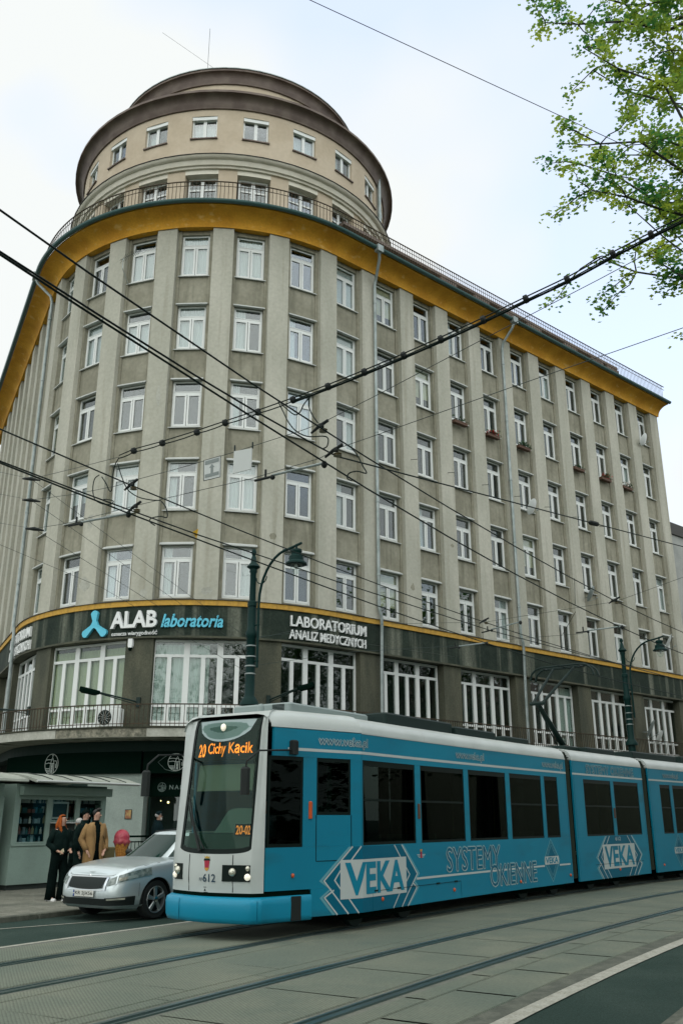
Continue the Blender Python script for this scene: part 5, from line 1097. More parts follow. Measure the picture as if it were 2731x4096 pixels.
for xw in (0.0, -2.68):
    for sd_ in (-1, 1):
        W = CM @ Matrix.Translation((xw, sd_*0.77, 0.33)) @ (Matrix.Rotation(0.0, 4, 'Z') if sd_ > 0 else Matrix.Rotation(pi, 4, 'Z')); n = 30
        def ring(r, y): return [(r*cos(2*pi*k/n), y, r*sin(2*pi*k/n)) for k in range(n)]
        wo = MB().rings([ring(r, y) for r, y in ((0.20, -0.09), (0.30, -0.10), (0.325, -0.08), (0.328, 0.0), (0.325, 0.075), (0.305, 0.10), (0.225, 0.095))]).build('wheel', K['tyre'], car, W, smooth=True)
        MB().rings([ring(r, y) for r, y in ((0.226, 0.094), (0.222, 0.102), (0.212, 0.100), (0.205, 0.06), (0.20, -0.05))]).build('rim', K['alloy'], wo, W, smooth=True)
        MB().rings([ring(r, y) for r, y in ((0.20, 0.035), (0.01, 0.035))]).build('brake_disc', K['carblack'], wo, W)
        b = MB()
        for k in range(5):
            a = 2*pi*k/5 + 0.3; d = Vector((cos(a), 0, sin(a))); q = Vector((-sin(a), 0, cos(a)))
            b.hexa([d*0.03 - q*0.028 + Vector((0, 0.07, 0)), d*0.21 - q*0.045 + Vector((0, 0.07, 0)), d*0.21 + q*0.045 + Vector((0, 0.07, 0)), d*0.03 + q*0.028 + Vector((0, 0.07, 0)), d*0.03 - q*0.022 + Vector((0, 0.098, 0)), d*0.21 - q*0.030 + Vector((0, 0.09, 0)), d*0.21 + q*0.030 + Vector((0, 0.09, 0)), d*0.03 + q*0.022 + Vector((0, 0.098, 0))])
        b.build('spokes', K['alloy'], wo, W); MB().rings([ring(r, y) for r, y in ((0.05, 0.07), (0.048, 0.104), (0.01, 0.106))]).build('hub_cap', K['chrome'], wo, W)

# ================================================================== people
K['skin'] = mat('skin', (0.48,0.29,0.21), 0.55); K['blackcloth'] = mat('black_fabric', (0.005,0.010,0.009), 0.95, spec=0.0, fine=0.3, fscale=25); K['blackcloth2'] = mat('black_padded_fabric', (0.004,0.011,0.010), 0.9, spec=0.03, col2=(0.009,0.018,0.016), scale=9)
K['camel'] = mat('camel_wool', (0.30,0.185,0.075), 0.9, col2=(0.25,0.15,0.06), scale=6, fine=0.12, fscale=60); K['redhair'] = mat('copper_hair', (0.34,0.085,0.012), 0.7, spec=0.15, col2=(0.17,0.035,0.006), scale=14, stretch=(3,3,0.6)); K['dkhair'] = mat('dark_hair', (0.010,0.009,0.008), 0.6)
K['greyhair'] = mat('grey_hair', (0.42,0.42,0.40), 0.7); K['shoe'] = mat('white_trainers', (0.68,0.70,0.68), 0.5); K['navycloth'] = mat('dark_navy_jacket', (0.006,0.016,0.018), 0.9, spec=0.05); K['eye'] = mat('dark_eye', (0.01,0.01,0.01), 0.3); K['lip'] = mat('lip', (0.32,0.12,0.10), 0.5)
def skinned(name, pts, edges, m, parent, mw, sub=2, root=0):
    me = bpy.data.meshes.new(name); me.from_pydata([p[:3] for p in pts], edges, []); me.materials.append(m)
    o = link(name, me, parent, mw); md = o.modifiers.new('skin', 'SKIN'); md.use_smooth_shade = True; md.branch_smoothing = 0.3
    sv = me.skin_vertices[0].data
    for i, p in enumerate(pts): sv[i].radius = (p[3], p[4] if len(p) > 4 else p[3]); sv[i].use_root = (i == root)
    s_ = o.modifiers.new('sub', 'SUBSURF'); s_.levels = sub; s_.render_levels = sub
    return o
def loft(rings, name, m, parent, mw, n=18, cap=False):
    """rings: (cx, cy, z, rx, ry[, tilt])"""
    b = MB(); b.rings([[(cx + rx*cos(2*pi*k/n), cy + ry*sin(2*pi*k/n), z) for k in range(n)] for cx, cy, z, rx, ry in rings], True, cap)
    return b.build(name, m, parent, mw, smooth='all')
def person(name, label, X, Y, rz, H, look=0.0, arms=None, legs=((0.10, 0.02), (-0.10, -0.02)), base=PZ, group=None):
    """builds the bare figure; local +x is forward, +y is left; returns (thing, matrix, joints)"""
    t = thing(name, label, 'person', (X, Y, base), group); k = H/1.75; mw = MZ((X, Y, base), rz) @ Matrix.Scale(k, 4)
    P = []; E_ = []
    def add(x, y, z, r, r2=None, par=None):
        P.append((x, y, z, r, r2 or r)); i = len(P)-1
        if par is not None: E_.append((par, i))
        return i
    pel = add(0, 0, 0.95, 0.13, 0.10); wst = add(0, 0, 1.10, 0.12, 0.09, pel); ch = add(0.01, 0, 1.30, 0.145, 0.10, wst); up_ = add(0, 0, 1.42, 0.10, 0.08, ch); nk = add(0.005, 0, 1.50, 0.052, 0.052, up_)
    hx, hy = cos(look), sin(look)
    h1 = add(0.02*hx, 0.02*hy, 1.565, 0.062, 0.060, nk); h2 = add(0.02*hx, 0.02*hy, 1.64, 0.078, 0.070, h1); h3 = add(0.012*hx, 0.012*hy, 1.70, 0.072, 0.066, h2)
    J = {}
    for sd_, key in ((1, 'L'), (-1, 'R')):
        (ex, ey, ez), (wx, wy, wz), (fx, fy, fz) = arms[key]
        s0 = add(0, sd_*0.175, 1.40, 0.055, None, up_); e0 = add(ex, ey, ez, 0.042, None, s0); w0 = add(wx, wy, wz, 0.028, None, e0); hnd = add(wx + (fx-wx)*0.45, wy + (fy-wy)*0.45, wz + (fz-wz)*0.45, 0.034, 0.020, w0)
        d = Vector((fx-wx, fy-wy, fz-wz)); L = d.length; d.normalize(); sidev = d.cross(Vector((0, 0, 1))); sidev = sidev.normalized() if sidev.length > 0.1 else Vector((0, 1, 0)); pn_ = d.cross(sidev)
        for q, ln in ((-1.2, 0.075), (-0.4, 0.09), (0.4, 0.085), (1.2, 0.065)):
            b0 = Vector((wx, wy, wz)) + d*0.085 + sidev*q*0.018; m_ = b0 + d*ln*0.5 + pn_*0.012; e_ = b0 + d*ln*0.85 + pn_*0.035
            i1 = add(*m_, 0.0095, None, hnd); add(*e_, 0.0085, None, i1)
        th_ = Vector((wx, wy, wz)) + d*0.045 + sidev*0.045; i1 = add(*th_, 0.011, None, hnd); add(*(th_ + d*0.045 + sidev*0.01 + pn_*0.01), 0.009, None, i1)
        J['e'+key], J['w'+key] = (ex, ey, ez), (wx, wy, wz)
        ly = sd_*0.10; kx = legs[0 if sd_ > 0 else 1][1]
        hp = add(0, ly*0.9, 0.88, 0.095, None, pel); kn_ = add(kx + 0.02, ly, 0.50, 0.058, None, hp); an = add(kx - 0.01, ly, 0.09, 0.040, None, kn_); add(kx + 0.12, ly + sd_*0.02, 0.035, 0.038, 0.028, an)
        J['k'+key] = (kx + 0.02, ly, 0.50); J['a'+key] = (kx - 0.01, ly, 0.09)
    skinned('body', P, E_, K['skin'], t, mw)
    # face
    fw, sdv = Vector((hx, hy, 0)), Vector((-hy, hx, 0)); c = Vector((0.02*hx, 0.02*hy, 1.63))
    b = MB(); b.add([c + fw*0.070 + Vector((0, 0, 0.022)), c + fw*0.072 - sdv*0.014 - Vector((0, 0, 0.018)), c + fw*0.072 + sdv*0.014 - Vector((0, 0, 0.018)), c + fw*0.102 - Vector((0, 0, 0.012))], [(0, 1, 3), (0, 3, 2), (1, 2, 3)]); b.build('nose', K['skin'], t, mw)
    for q in (-1, 1):
        MB().sphere(c + fw*0.070 + sdv*0.030*q + Vector((0, 0, 0.020)), (0.010, 0.012, 0.006), 8, 5).build('eye', K['eye'], t, mw); MB().sphere(c + sdv*0.076*q - fw*0.008, (0.018, 0.012, 0.030), 8, 5).build('ear', K['skin'], t, mw)
        MB().tube([c + fw*0.074 + sdv*0.018*q + Vector((0, 0, 0.036)), c + fw*0.066 + sdv*0.046*q + Vector((0, 0, 0.036))], 0.005, 4).build('eyebrow', K['dkhair'], t, mw)
    MB().tube([c + fw*0.066 - sdv*0.022 - Vector((0, 0, 0.045)), c + fw*0.072 - Vector((0, 0, 0.047)), c + fw*0.066 + sdv*0.022 - Vector((0, 0, 0.045))], 0.006, 5).build('mouth', K['lip'], t, mw)
    J['c'] = c; J['fw'] = fw; J['sd'] = sdv
    return t, mw, J
def sleeves(t, mw, J, m, r=(0.075, 0.066, 0.048), name='sleeve'):
    for sd_, key in ((1, 'L'), (-1, 'R')):
        e, w = Vector(J['e'+key]), Vector(J['w'+key]); s0 = Vector((0, sd_*0.165, 1.41))
        MB().tube([s0 - (e-s0)*0.12, s0 + (e-s0)*0.3, s0 + (e-s0)*0.75, e, e + (w-e)*0.4, w - (w-e)*0.02], [r[0]*0.85, r[0], r[1]*1.02, r[1], r[1]*0.93, r[2]], 12).build(name, m, t, mw, smooth='all')
def trousers(t, mw, J, m, r=(0.115, 0.082, 0.080), zb=0.035):
    loft([(0, 0, 1.08, 0.125, 0.155), (0, 0, 0.98, 0.135, 0.172), (0, 0, 0.88, 0.13, 0.178), (0.0, 0, 0.80, 0.115, 0.170)], 'waist', m, t, mw)
    for sd_, key in ((1, 'L'), (-1, 'R')):
        k_, a = J['k'+key], J['a'+key]; ly = sd_*0.088
        MB().tube([(0, ly, 0.95), (0.01, ly, 0.78), (k_[0]*0.6, k_[1], 0.62), k_, (k_[0]*0.6 + a[0]*0.4, k_[1], 0.30), (a[0]+0.01, a[1], zb)], [r[0]*0.85, r[0]*0.93, r[0]*0.80, r[1], r[1]*0.95, r[2]], 12).build('trouser_leg', m, t, mw, smooth='all')
def shoes(t, mw, J, m):
    for key in 'LR':
        a = J['a'+key]; b = MB(); b.rings([[(a[0] + x_ + 0*z_, a[1] + y_*w_, z_) for y_, z_ in ((-1, 0.0), (-1, 0.03), (-0.7, hh), (0.7, hh), (1, 0.03), (1, 0.0))] for x_, w_, hh in ((-0.09, 0.025, 0.06), (-0.06, 0.040, 0.095), (0.02, 0.042, 0.09), (0.10, 0.048, 0.06), (0.16, 0.042, 0.045), (0.195, 0.022, 0.03))], True, True); b.build('shoe', m, t, mw, smooth=True)
def cap_hair(t, mw, J, m, r=(0.092, 0.088, 0.075), up_=0.055, back=0.014, name='hair', fringe=0.02):
    c = J['c'] - J['fw']*back + Vector((0, 0, up_)); n, mm = 16, 8; b = MB(); rs = []
    for i in range(mm+1):
        row = []
        for k in range(n):
            a = 2*pi*k/n; d = J['fw']*cos(a) + J['sd']*sin(a); th = pi/2*1.35*i/mm; lim = 1.0 if cos(a) > 0.45 else 1.0
            if cos(a) > 0.35: th = min(th, pi/2*0.86 - fringe)
            row.append(c + d*(r[0] if abs(cos(a)) > 0.7 else r[1])*sin(th) + Vector((0, 0, r[2]*cos(th) if th < pi/2 else 0.085*cos(th))))
        rs.append(row)
    b.rings(rs); return b.build(name, m, t, mw, smooth='all')
FACE_R = TRa(0.0)                        # walking direction along the street (+S)
# red-haired woman, facing right
w = on = at_z(495/2.24, 2950 + 1462/2.24, PZ)
armsW = {'L': ((0.02, 0.24, 1.15), (0.17, 0.15, 1.03), (0.26, 0.10, 1.00)), 'R': ((-0.06, -0.25, 1.14), (0.14, -0.17, 1.00), (0.24, -0.11, 0.98))}
t, mw, J = person('person', 'person with long copper red hair, black jacket and white trainers holding a phone', w.x, w.y, rad(-38), 1.70, 0.45, armsW, ((0.1, 0.06), (-0.1, -0.05)))
loft([(0, 0, 0.95, 0.15, 0.19), (0, 0, 1.02, 0.165, 0.205), (0, 0, 1.15, 0.155, 0.19), (0.01, 0, 1.30, 0.165, 0.205), (0.0, 0, 1.40, 0.135, 0.19), (0, 0, 1.46, 0.085, 0.11), (0.005, 0, 1.51, 0.068, 0.072)], 'jacket', K['blackcloth2'], t, mw); sleeves(t, mw, J, K['blackcloth2'], (0.078, 0.070, 0.052)); trousers(t, mw, J, K['blackcloth'], (0.12, 0.10, 0.115), 0.025); shoes(t, mw, J, K['shoe'])
cap_hair(t, mw, J, K['redhair'], (0.086, 0.085, 0.072), 0.048, 0.022, fringe=0.45)
c = J['c']
for q in (-1, 1): MB().tube([c + J['sd']*0.070*q - J['fw']*0.02 + Vector((0, 0, 0.05)), c + J['sd']*0.095*q - J['fw']*0.015 - Vector((0, 0, 0.10)), c + J['sd']*0.105*q + J['fw']*0.03 - Vector((0, 0, 0.26)), c + J['sd']*0.085*q + J['fw']*0.085 - Vector((0, 0, 0.44))], [0.026, 0.034, 0.040, 0.012], 9).build('hair_length', K['redhair'], t, mw, smooth='all')
MB().tube([c - J['fw']*0.06 + Vector((0, 0, 0.04)), c - J['fw']*0.085 - Vector((0, 0, 0.10)), c - J['fw']*0.09 - Vector((0, 0, 0.32))], [0.06, 0.085, 0.05], 10).build('hair_length', K['redhair'], t, mw, smooth='all')
tag(MB().bev(-0.04, 0.04, -0.006, 0.006, -0.07, 0.07, 0.004).build('phone', mat('pale_phone_case', (0.42,0.38,0.26), 0.5), None, mw @ Matrix.Translation((0.235, -0.11, 0.99)) @ Matrix.Rotation(1.1, 4, 'Y')), 'pale phone held at the waist by the red haired person', 'phone')
# man in camel coat
m0 = at_Y(870/2.24, 2950 + 645/2.24, 20.6)
armsM = {'L': ((-0.04, 0.265, 1.14), (0.16, 0.19, 0.95), (0.20, 0.13, 0.90)), 'R': ((-0.05, -0.265, 1.15), (0.10, -0.20, 0.94), (0.15, -0.16, 0.87))}
t, mw, J = person('person', 'person with dark hair in a camel coat, hands at the coat pockets', m0.x, m0.y, rad(-50), 1.81, 0.85, armsM)
n = 20; rows = []
for z, rx, ry in ((0.60, 0.17, 0.215), (0.75, 0.165, 0.210), (0.95, 0.16, 0.20), (1.10, 0.15, 0.185), (1.28, 0.165, 0.205), (1.38, 0.15, 0.205), (1.44, 0.11, 0.15), (1.48, 0.085, 0.09)):
    op = 0.22 + (0.35*max(0, (z-1.05)/0.4) if z > 1.05 else 0.30*max(0, (0.95-z)/0.4)); rows.append([(0.01 + rx*cos(a), ry*sin(a), z) for a in fin(op, 2*pi-op, n)])
b = MB(); b.rings(rows, False); o = b.build('coat', K['camel'], t, mw, smooth='all'); md = o.modifiers.new('thick', 'SOLIDIFY'); md.thickness = 0.025; md.offset = 0
for q in (-1, 1): MB().add([(0.155, 0.035*q, 1.06), (0.175, 0.10*q, 1.24), (0.15, 0.13*q, 1.36), (0.10, 0.075*q, 1.47), (0.13, 0.055*q, 1.40), (0.165, 0.045*q, 1.20)], [(0,1,2,5), (5,2,4), (2,3,4)]).build('lapel', K['camel'], o, mw)
sleeves(t, mw, J, K['camel'], (0.078, 0.068, 0.056)); loft([(0.0, 0, 0.98, 0.14, 0.16), (0.0, 0, 1.15, 0.135, 0.16), (0.01, 0, 1.32, 0.145, 0.17), (0, 0, 1.42, 0.10, 0.13), (0.005, 0, 1.50, 0.062, 0.064), (0.005, 0, 1.53, 0.060, 0.062)], 'jumper', K['blackcloth'], t, mw); trousers(t, mw, J, K['blackcloth'], (0.105, 0.075, 0.068)); shoes(t, mw, J, K['blackcloth'])
cap_hair(t, mw, J, K['dkhair'], (0.080, 0.077, 0.072), 0.048, 0.016, fringe=0.45); c = J['c']; MB().sphere(c + J['fw']*0.030 + Vector((0, 0, 0.112)), (0.045, 0.055, 0.032)).build('hair_quiff', K['dkhair'], t, mw, smooth='all'); MB().tube([c + J['fw']*0.076 - J['sd']*0.022 - Vector((0, 0, 0.032)), c + J['fw']*0.080 - Vector((0, 0, 0.030)), c + J['fw']*0.076 + J['sd']*0.022 - Vector((0, 0, 0.032))], 0.006, 5).build('moustache', K['dkhair'], t, mw)
MB().tube([(0.05, 0.10, 1.46), (0.15, 0.13, 1.20), (0.12, 0.22, 0.98)], 0.008, 4).build('bag_strap', K['blackcloth'], t, mw)
tag(MB().bev(-0.05, 0.05, -0.12, 0.12, -0.12, 0.10, 0.02).build('shoulder_bag', mat('olive_bag', (0.10,0.085,0.035), 0.8), None, mw @ Matrix.Translation((0.10, 0.30, 0.90))), 'small olive bag at the hip of the camel coat', 'bag')
# person in black with beanie behind
m1 = at_Y(770/2.24, 2950 + 660/2.24, 21.5); armsB = {'L': ((-0.02, 0.24, 1.13), (0.08, 0.22, 0.92), (0.12, 0.21, 0.84)), 'R': ((-0.03, -0.24, 1.13), (0.06, -0.22, 0.90), (0.10, -0.21, 0.82))}
t, mw, J = person('person', 'person in black coat and black knit cap standing between the other two', m1.x, m1.y, rad(-20), 1.80, 0.2, armsB)
loft([(0, 0, 0.62, 0.17, 0.20), (0, 0, 0.90, 0.16, 0.195), (0, 0, 1.10, 0.15, 0.185), (0, 0, 1.30, 0.165, 0.205), (0, 0, 1.41, 0.13, 0.185), (0, 0, 1.47, 0.09, 0.10), (0, 0, 1.54, 0.075, 0.078)], 'coat', K['blackcloth2'], t, mw); sleeves(t, mw, J, K['blackcloth2']); trousers(t, mw, J, K['blackcloth']); shoes(t, mw, J, K['blackcloth'])
cap_hair(t, mw, J, K['blackcloth'], (0.094, 0.090, 0.095), 0.045, 0.006, 'knit_cap')
# white-haired person mostly hidden, at the kiosk window
m2 = at_Y(715/2.24, 2950 + 738/2.24, 22.5)
t, mw, J = person('person', 'white haired person at the kiosk hatch, mostly hidden behind the others', m2.x, m2.y, rad(120), 1.62, 0.0, armsB)
loft([(0, 0, 0.75, 0.16, 0.19), (0, 0, 1.10, 0.15, 0.18), (0, 0, 1.32, 0.16, 0.20), (0, 0, 1.42, 0.12, 0.17), (0, 0, 1.50, 0.07, 0.075)], 'coat', K['blackcloth'], t, mw); sleeves(t, mw, J, K['blackcloth']); trousers(t, mw, J, K['blackcloth']); shoes(t, mw, J, K['blackcloth']); cap_hair(t, mw, J, K['greyhair'], (0.094, 0.092, 0.08), 0.05, 0.012)
# bearded man with flat cap by the shop door
m3 = at_Y(1425/2.24, 2950 + 640/2.24, 26.5)
t, mw, J = person('person', 'grey bearded person in dark jacket and cap passing the shop door', m3.x, m3.y, FACE_R - 0.9, 1.79, 0.1, armsB)
loft([(0, 0, 0.85, 0.17, 0.20), (0, 0, 1.05, 0.165, 0.20), (0, 0, 1.30, 0.17, 0.21), (0, 0, 1.41, 0.14, 0.19), (-0.02, 0, 1.49, 0.10, 0.11), (-0.02, 0, 1.54, 0.085, 0.09)], 'jacket', K['navycloth'], t, mw); sleeves(t, mw, J, K['navycloth']); trousers(t, mw, J, K['blackcloth']); shoes(t, mw, J, K['blackcloth'])
cap_hair(t, mw, J, K['greyhair'], (0.092, 0.088, 0.07), 0.035, 0.02); cap_hair(t, mw, J, K['navycloth'], (0.100, 0.096, 0.075), 0.068, 0.0, 'cap', 0.1); c = J['c']
MB().sphere(c + J['fw']*0.055 - Vector((0, 0, 0.062)), (0.035, 0.05, 0.045)).build('beard', K['greyhair'], t, mw, smooth='all'); MB().add([c + J['fw']*0.07 - J['sd']*0.06 + Vector((0, 0, 0.075)), c + J['fw']*0.07 + J['sd']*0.06 + Vector((0, 0, 0.075)), c + J['fw']*0.15 + J['sd']*0.04 + Vector((0, 0, 0.062)), c + J['fw']*0.15 - J['sd']*0.04 + Vector((0, 0, 0.062))], [(0,1,2,3)]).build('cap_peak', K['navycloth'], t, mw)
# tram driver, dim behind the cab window
dpos = TR(-0.55, -0.1, 0.66 - 0.40); t, mw, J = person('person', 'tram driver in a pale blue shirt dimly seen behind the cab window', dpos.x, dpos.y, TRa(-0.5) + pi, 1.72, 0.0, {'L': ((0.10, 0.24, 1.14), (0.34, 0.16, 1.08), (0.44, 0.14, 1.08)), 'R': ((0.10, -0.24, 1.14), (0.34, -0.16, 1.08), (0.44, -0.14, 1.08))}, base=0.30)
loft([(0, 0, 0.95, 0.14, 0.17), (0, 0, 1.15, 0.14, 0.175), (0, 0, 1.32, 0.155, 0.20), (0, 0, 1.42, 0.11, 0.16), (0, 0, 1.49, 0.06, 0.065)], 'shirt', mat('pale_blue_shirt', (0.20,0.32,0.42), 0.8), t, mw); sleeves(t, mw, J, bpy.data.materials['pale_blue_shirt']); trousers(t, mw, J, K['blackcloth']); cap_hair(t, mw, J, K['dkhair'])

# ================================================================== kiosk, ice cream sign, railing
K['kiosk'] = mat('grey_green_kiosk_panel', (0.27,0.37,0.32), 0.5, fine=0.06, col2=(0.24,0.33,0.285), scale=1.5); K['kioskroof'] = mat('pale_kiosk_roof', (0.33,0.36,0.31), 0.7, col2=(0.26,0.29,0.245), scale=2.5, fine=0.12); K['kdark'] = mat('kiosk_plinth', (0.025,0.035,0.03), 0.7)
K['kglass'] = glass('kiosk_glass', (0.75,0.85,0.82), ior=1.45)
KM = [MZ(TR(3.1, -9.7, PZ), TRa(3.1)), None]
kio = thing('kiosk', 'grey green street kiosk with stocked windows and an arched overhanging roof', 'kiosk', TR(3.1, -10.8, PZ))
mw = KM[0]                                # local x along +S (origin S=3.1), y away from the street (+y = -N)
x0, x1, D = -1.42, 1.42, 2.4
def kb(name, *a, m='kiosk', p=None): return MB().box(*a).build(name, K[m], p or kio, mw)
kb('plinth', x0+0.03, x1-0.03, 0.05, D, 0, 0.12, m='kdark'); kb('lower_panel', x0, x1, 0, 0.06, 0.12, 1.00); kb('upper_panel', x0, x1, 0, 0.06, 2.10, 2.42)
kb('side_panel', x0, x0+0.05, 0.061, D, 0.12, 2.42); kb('side_panel', x1-0.05, x1, 0.061, D, 0.12, 2.42); kb('back_panel', x0+0.051, x1-0.051, D-0.06, D, 0.12, 2.42)
for a, b_ in ((x0, x0+0.13), (-0.43, -0.33), (0.46, 0.54), (x1-0.12, x1)): kb('post', a, b_, -0.005, 0.065, 1.001, 2.099)
kb('hatch_sill', -0.335, 0.465, -0.16, 0.06, 1.50, 1.53, m='sill'); kb('hatch_panel', -0.33, 0.46, 0.01, 0.05, 1.001, 1.49, m='kdark'); kb('shutter_box', x0+0.10, x1+0.06, -0.16, -0.006, 2.16, 2.36); kb('counter', x0, x1, -0.03, -0.001, 0.985, 1.035)
for a, b_, z0 in ((x0+0.131, -0.431, 1.04), (-0.329, 0.459, 1.54), (0.541, x1-0.121, 1.04)):
    wq = MB().box(a, b_, 0.02, 0.026, z0, 2.098).build('window', K['kglass'], kio, mw)
    for (p, q, r, s_) in ((a, a+0.035, z0, 2.098), (b_-0.035, b_, z0, 2.098), (a+0.036, b_-0.036, z0, z0+0.035), (a+0.036, b_-0.036, 2.06, 2.098)): MB().box(p, q, 0.0, 0.045, r, s_).build('frame', K['kiosk'], wq, mw)
pn = MB().box(-0.28, 0.25, 0.06, 0.08, 1.60, 2.02).build('hatch_frame', K['sill'], kio, mw); MB().box(-0.23, 0.20, 0.055, 0.06, 1.65, 1.97).build('hatch_glass', K['kdark'], pn, mw)
for z in (1.25, 1.50, 1.75, 1.98): kb('shelf', x0+0.14, x1-0.14, 0.12, 0.34, z-0.012, z, m='kdark')
kb('display_back', x0+0.06, x1-0.06, 0.36, 0.38, 0.9, 2.4, m='kdark')
gm = [mat('goods_%d' % i, c_, 0.4) for i, c_ in enumerate([(0.30,0.42,0.46), (0.05,0.16,0.22), (0.45,0.47,0.44), (0.03,0.10,0.10), (0.16,0.06,0.05), (0.22,0.20,0.10), (0.06,0.16,0.12), (0.10,0.14,0.16)])]
gmesh = [[MB().box(-0.03, 0.03, -0.02, 0.02, 0, 0.14).mesh('pack', m_), MB().lathe([(0.03, 0), (0.03, 0.10), (0.012, 0.13), (0.012, 0.16)], n=7).mesh('bottle', m_), MB().box(-0.05, 0.05, -0.02, 0.02, 0, 0.10).mesh('packet', m_)] for m_ in gm]
gi = 0
for zi, z in enumerate((1.06, 1.25, 1.50, 1.75, 1.98)):
    x = x0 + 0.20
    while x < x1 - 0.2:
        if not (-0.45 < x < 0.5 and z < 1.5):
            c = 2 if zi == 4 else random.choice([0, 0, 1, 2, 3, 3, 3, 4, 5, 6, 7]); mm_ = gmesh[c][random.randrange(3)]
            o = link({'pack': 'carton', 'bottle': 'bottle', 'packet': 'packet'}[mm_.name.split('.')[0]], mm_, kio, mw @ Matrix.Translation((x, 0.16 + random.uniform(0, 0.1), z)) @ Matrix.Scale(random.uniform(0.8, 1.25), 4)); gi += 1
        x += random.uniform(0.085, 0.13)
def kroof(xa, xb, name, par, mwx):
    b = MB(); prof = [(-0.85, 2.45), (-0.83, 2.50), (-0.4, 2.60), (0.2, 2.68), (1.0, 2.70), (1.8, 2.62), (2.6, 2.46), (2.6, 2.42), (1.8, 2.56), (1.0, 2.62), (0.2, 2.60), (-0.4, 2.53), (-0.83, 2.43)]
    b.rings([[(x, y, z) for y, z in prof] for x in fin(xa, xb, 6)], True, True); return b.build(name, K['kioskroof'], par, mwx, smooth=True)
rf = kroof(x0-0.05, x1+0.36, 'roof', kio, mw)
for x in (-1.0, -0.4, 0.2, 0.8, 1.35): MB().tube([(x, y, z) for y, z in [(-0.80, 2.515), (-0.4, 2.612), (0.2, 2.692), (1.0, 2.712)]], 0.012, 5).build('roof_rib', K['kdark'], rf, mw)
MB().tube([(x0-0.06, -0.85, 2.47), (x1+0.37, -0.85, 2.47)], 0.03, 6).build('roof_edge', K['sill'], rf, mw)
# second kiosk cut by the picture's left edge
k2 = thing('kiosk', 'second grey green kiosk unit cut off by the left picture edge', 'kiosk', TR(0.2, -10.8, PZ)); mw2 = MZ(TR(0.15, -9.75, PZ), TRa(0.15))
def kb2(name, *a, m='kiosk', p=None): return MB().box(*a).build(name, K[m], p or k2, mw2)
kb2('plinth', -1.35, 1.40, 0.05, D, 0, 0.12, m='kdark'); kb2('lower_panel', -1.4, 1.45, 0, 0.06, 0.12, 1.0); kb2('upper_panel', -1.4, 1.45, 0, 0.06, 2.1, 2.42); kb2('post', 1.30, 1.46, -0.03, 0.07, 1.001, 2.099); kb2('post', -1.4, -1.25, 0, 0.06, 1.001, 2.099); kb2('shutter_box', -1.3, 1.28, -0.16, -0.006, 2.16, 2.36)
kb2('side_panel', 1.40, 1.45, 0.071, D, 0.12, 2.42); kb2('side_panel', -1.4, -1.35, 0.061, D, 0.12, 2.42); kb2('back_panel', -1.34, 1.39, D-0.06, D, 0.12, 2.42); wq = kb2('window', -1.249, 1.299, 0.02, 0.026, 1.04, 2.098, m='kglass'); kb2('display_back', -1.3, 1.35, 0.36, 0.38, 0.9, 2.4, m='kdark'); kroof(-1.45, 1.48, 'roof', k2, mw2)
for z in (1.06, 1.3, 1.55, 1.8):
    for i in range(7): link('packet', gmesh[random.choice([1, 3, 5, 6])][random.randrange(3)], k2, mw2 @ Matrix.Translation((1.2 - i*0.13, 0.18, z)))
# ice cream cone figure
p = at_Y(1095/2.24, 2950 + 880/2.24, 24.3); ICS = 0.84; ic = thing('ice_cream_figure', 'large pink scoop on a waffle cone figure beside the kiosk', 'figure', (p.x, p.y, PZ)); mw = MZ((p.x, p.y, PZ)) @ Matrix.Diagonal((0.82, 0.82, 1.0, 1))
K['waffle'] = mat('waffle_cone', (0.42,0.19,0.035), 0.7); _t = K['waffle'].node_tree; _b = _t.nodes['Principled BSDF']; _g = _t.nodes.new('ShaderNodeTexCoord'); _c = _t.nodes.new('ShaderNodeTexChecker'); _m = _t.nodes.new('ShaderNodeMapping'); _m.inputs['Rotation'].default_value = (0, 0.785, 0); _c.inputs['Scale'].default_value = 22; _c.inputs[1].default_value = (0.46,0.21,0.04,1); _c.inputs[2].default_value = (0.33,0.13,0.02,1); _t.links.new(_g.outputs['Object'], _m.inputs[0]); _t.links.new(_m.outputs[0], _c.inputs[0]); _t.links.new(_c.outputs[0], _b.inputs['Base Color'])
K['pink'] = mat('pink_ice_cream', (0.40,0.045,0.075), 0.35, col2=(0.50,0.11,0.13), scale=9, bump=0.6, bscale=22)
MB().lathe([(0.20, 0), (0.22, 0.05), (0.06, 0.10), (0.07, 0.3), (0.12, 0.55), (0.20, 0.98), (0.205, 1.02), (0.15, 1.02)], n=20).build('cone', K['waffle'], ic, mw, smooth=True)
b = MB(); n, mm = 24, 14
b.rings([[((0.235*sin(pi*i/mm) + (0.075*(0.6 + 0.4*sin(7*2*pi*k/n)) if 2 < i < 6 else 0))*cos(2*pi*k/n), (0.235*sin(pi*i/mm) + (0.075*(0.6 + 0.4*sin(7*2*pi*k/n)) if 2 < i < 6 else 0))*sin(2*pi*k/n), 1.15 - 0.205*cos(pi*i/mm) - (0.05*max(0, sin(5*2*pi*k/n)) if 1 < i < 4 else 0)) for k in range(n)] for i in range(mm+1)]); b.build('scoop', K['pink'], ic, mw, smooth='all')
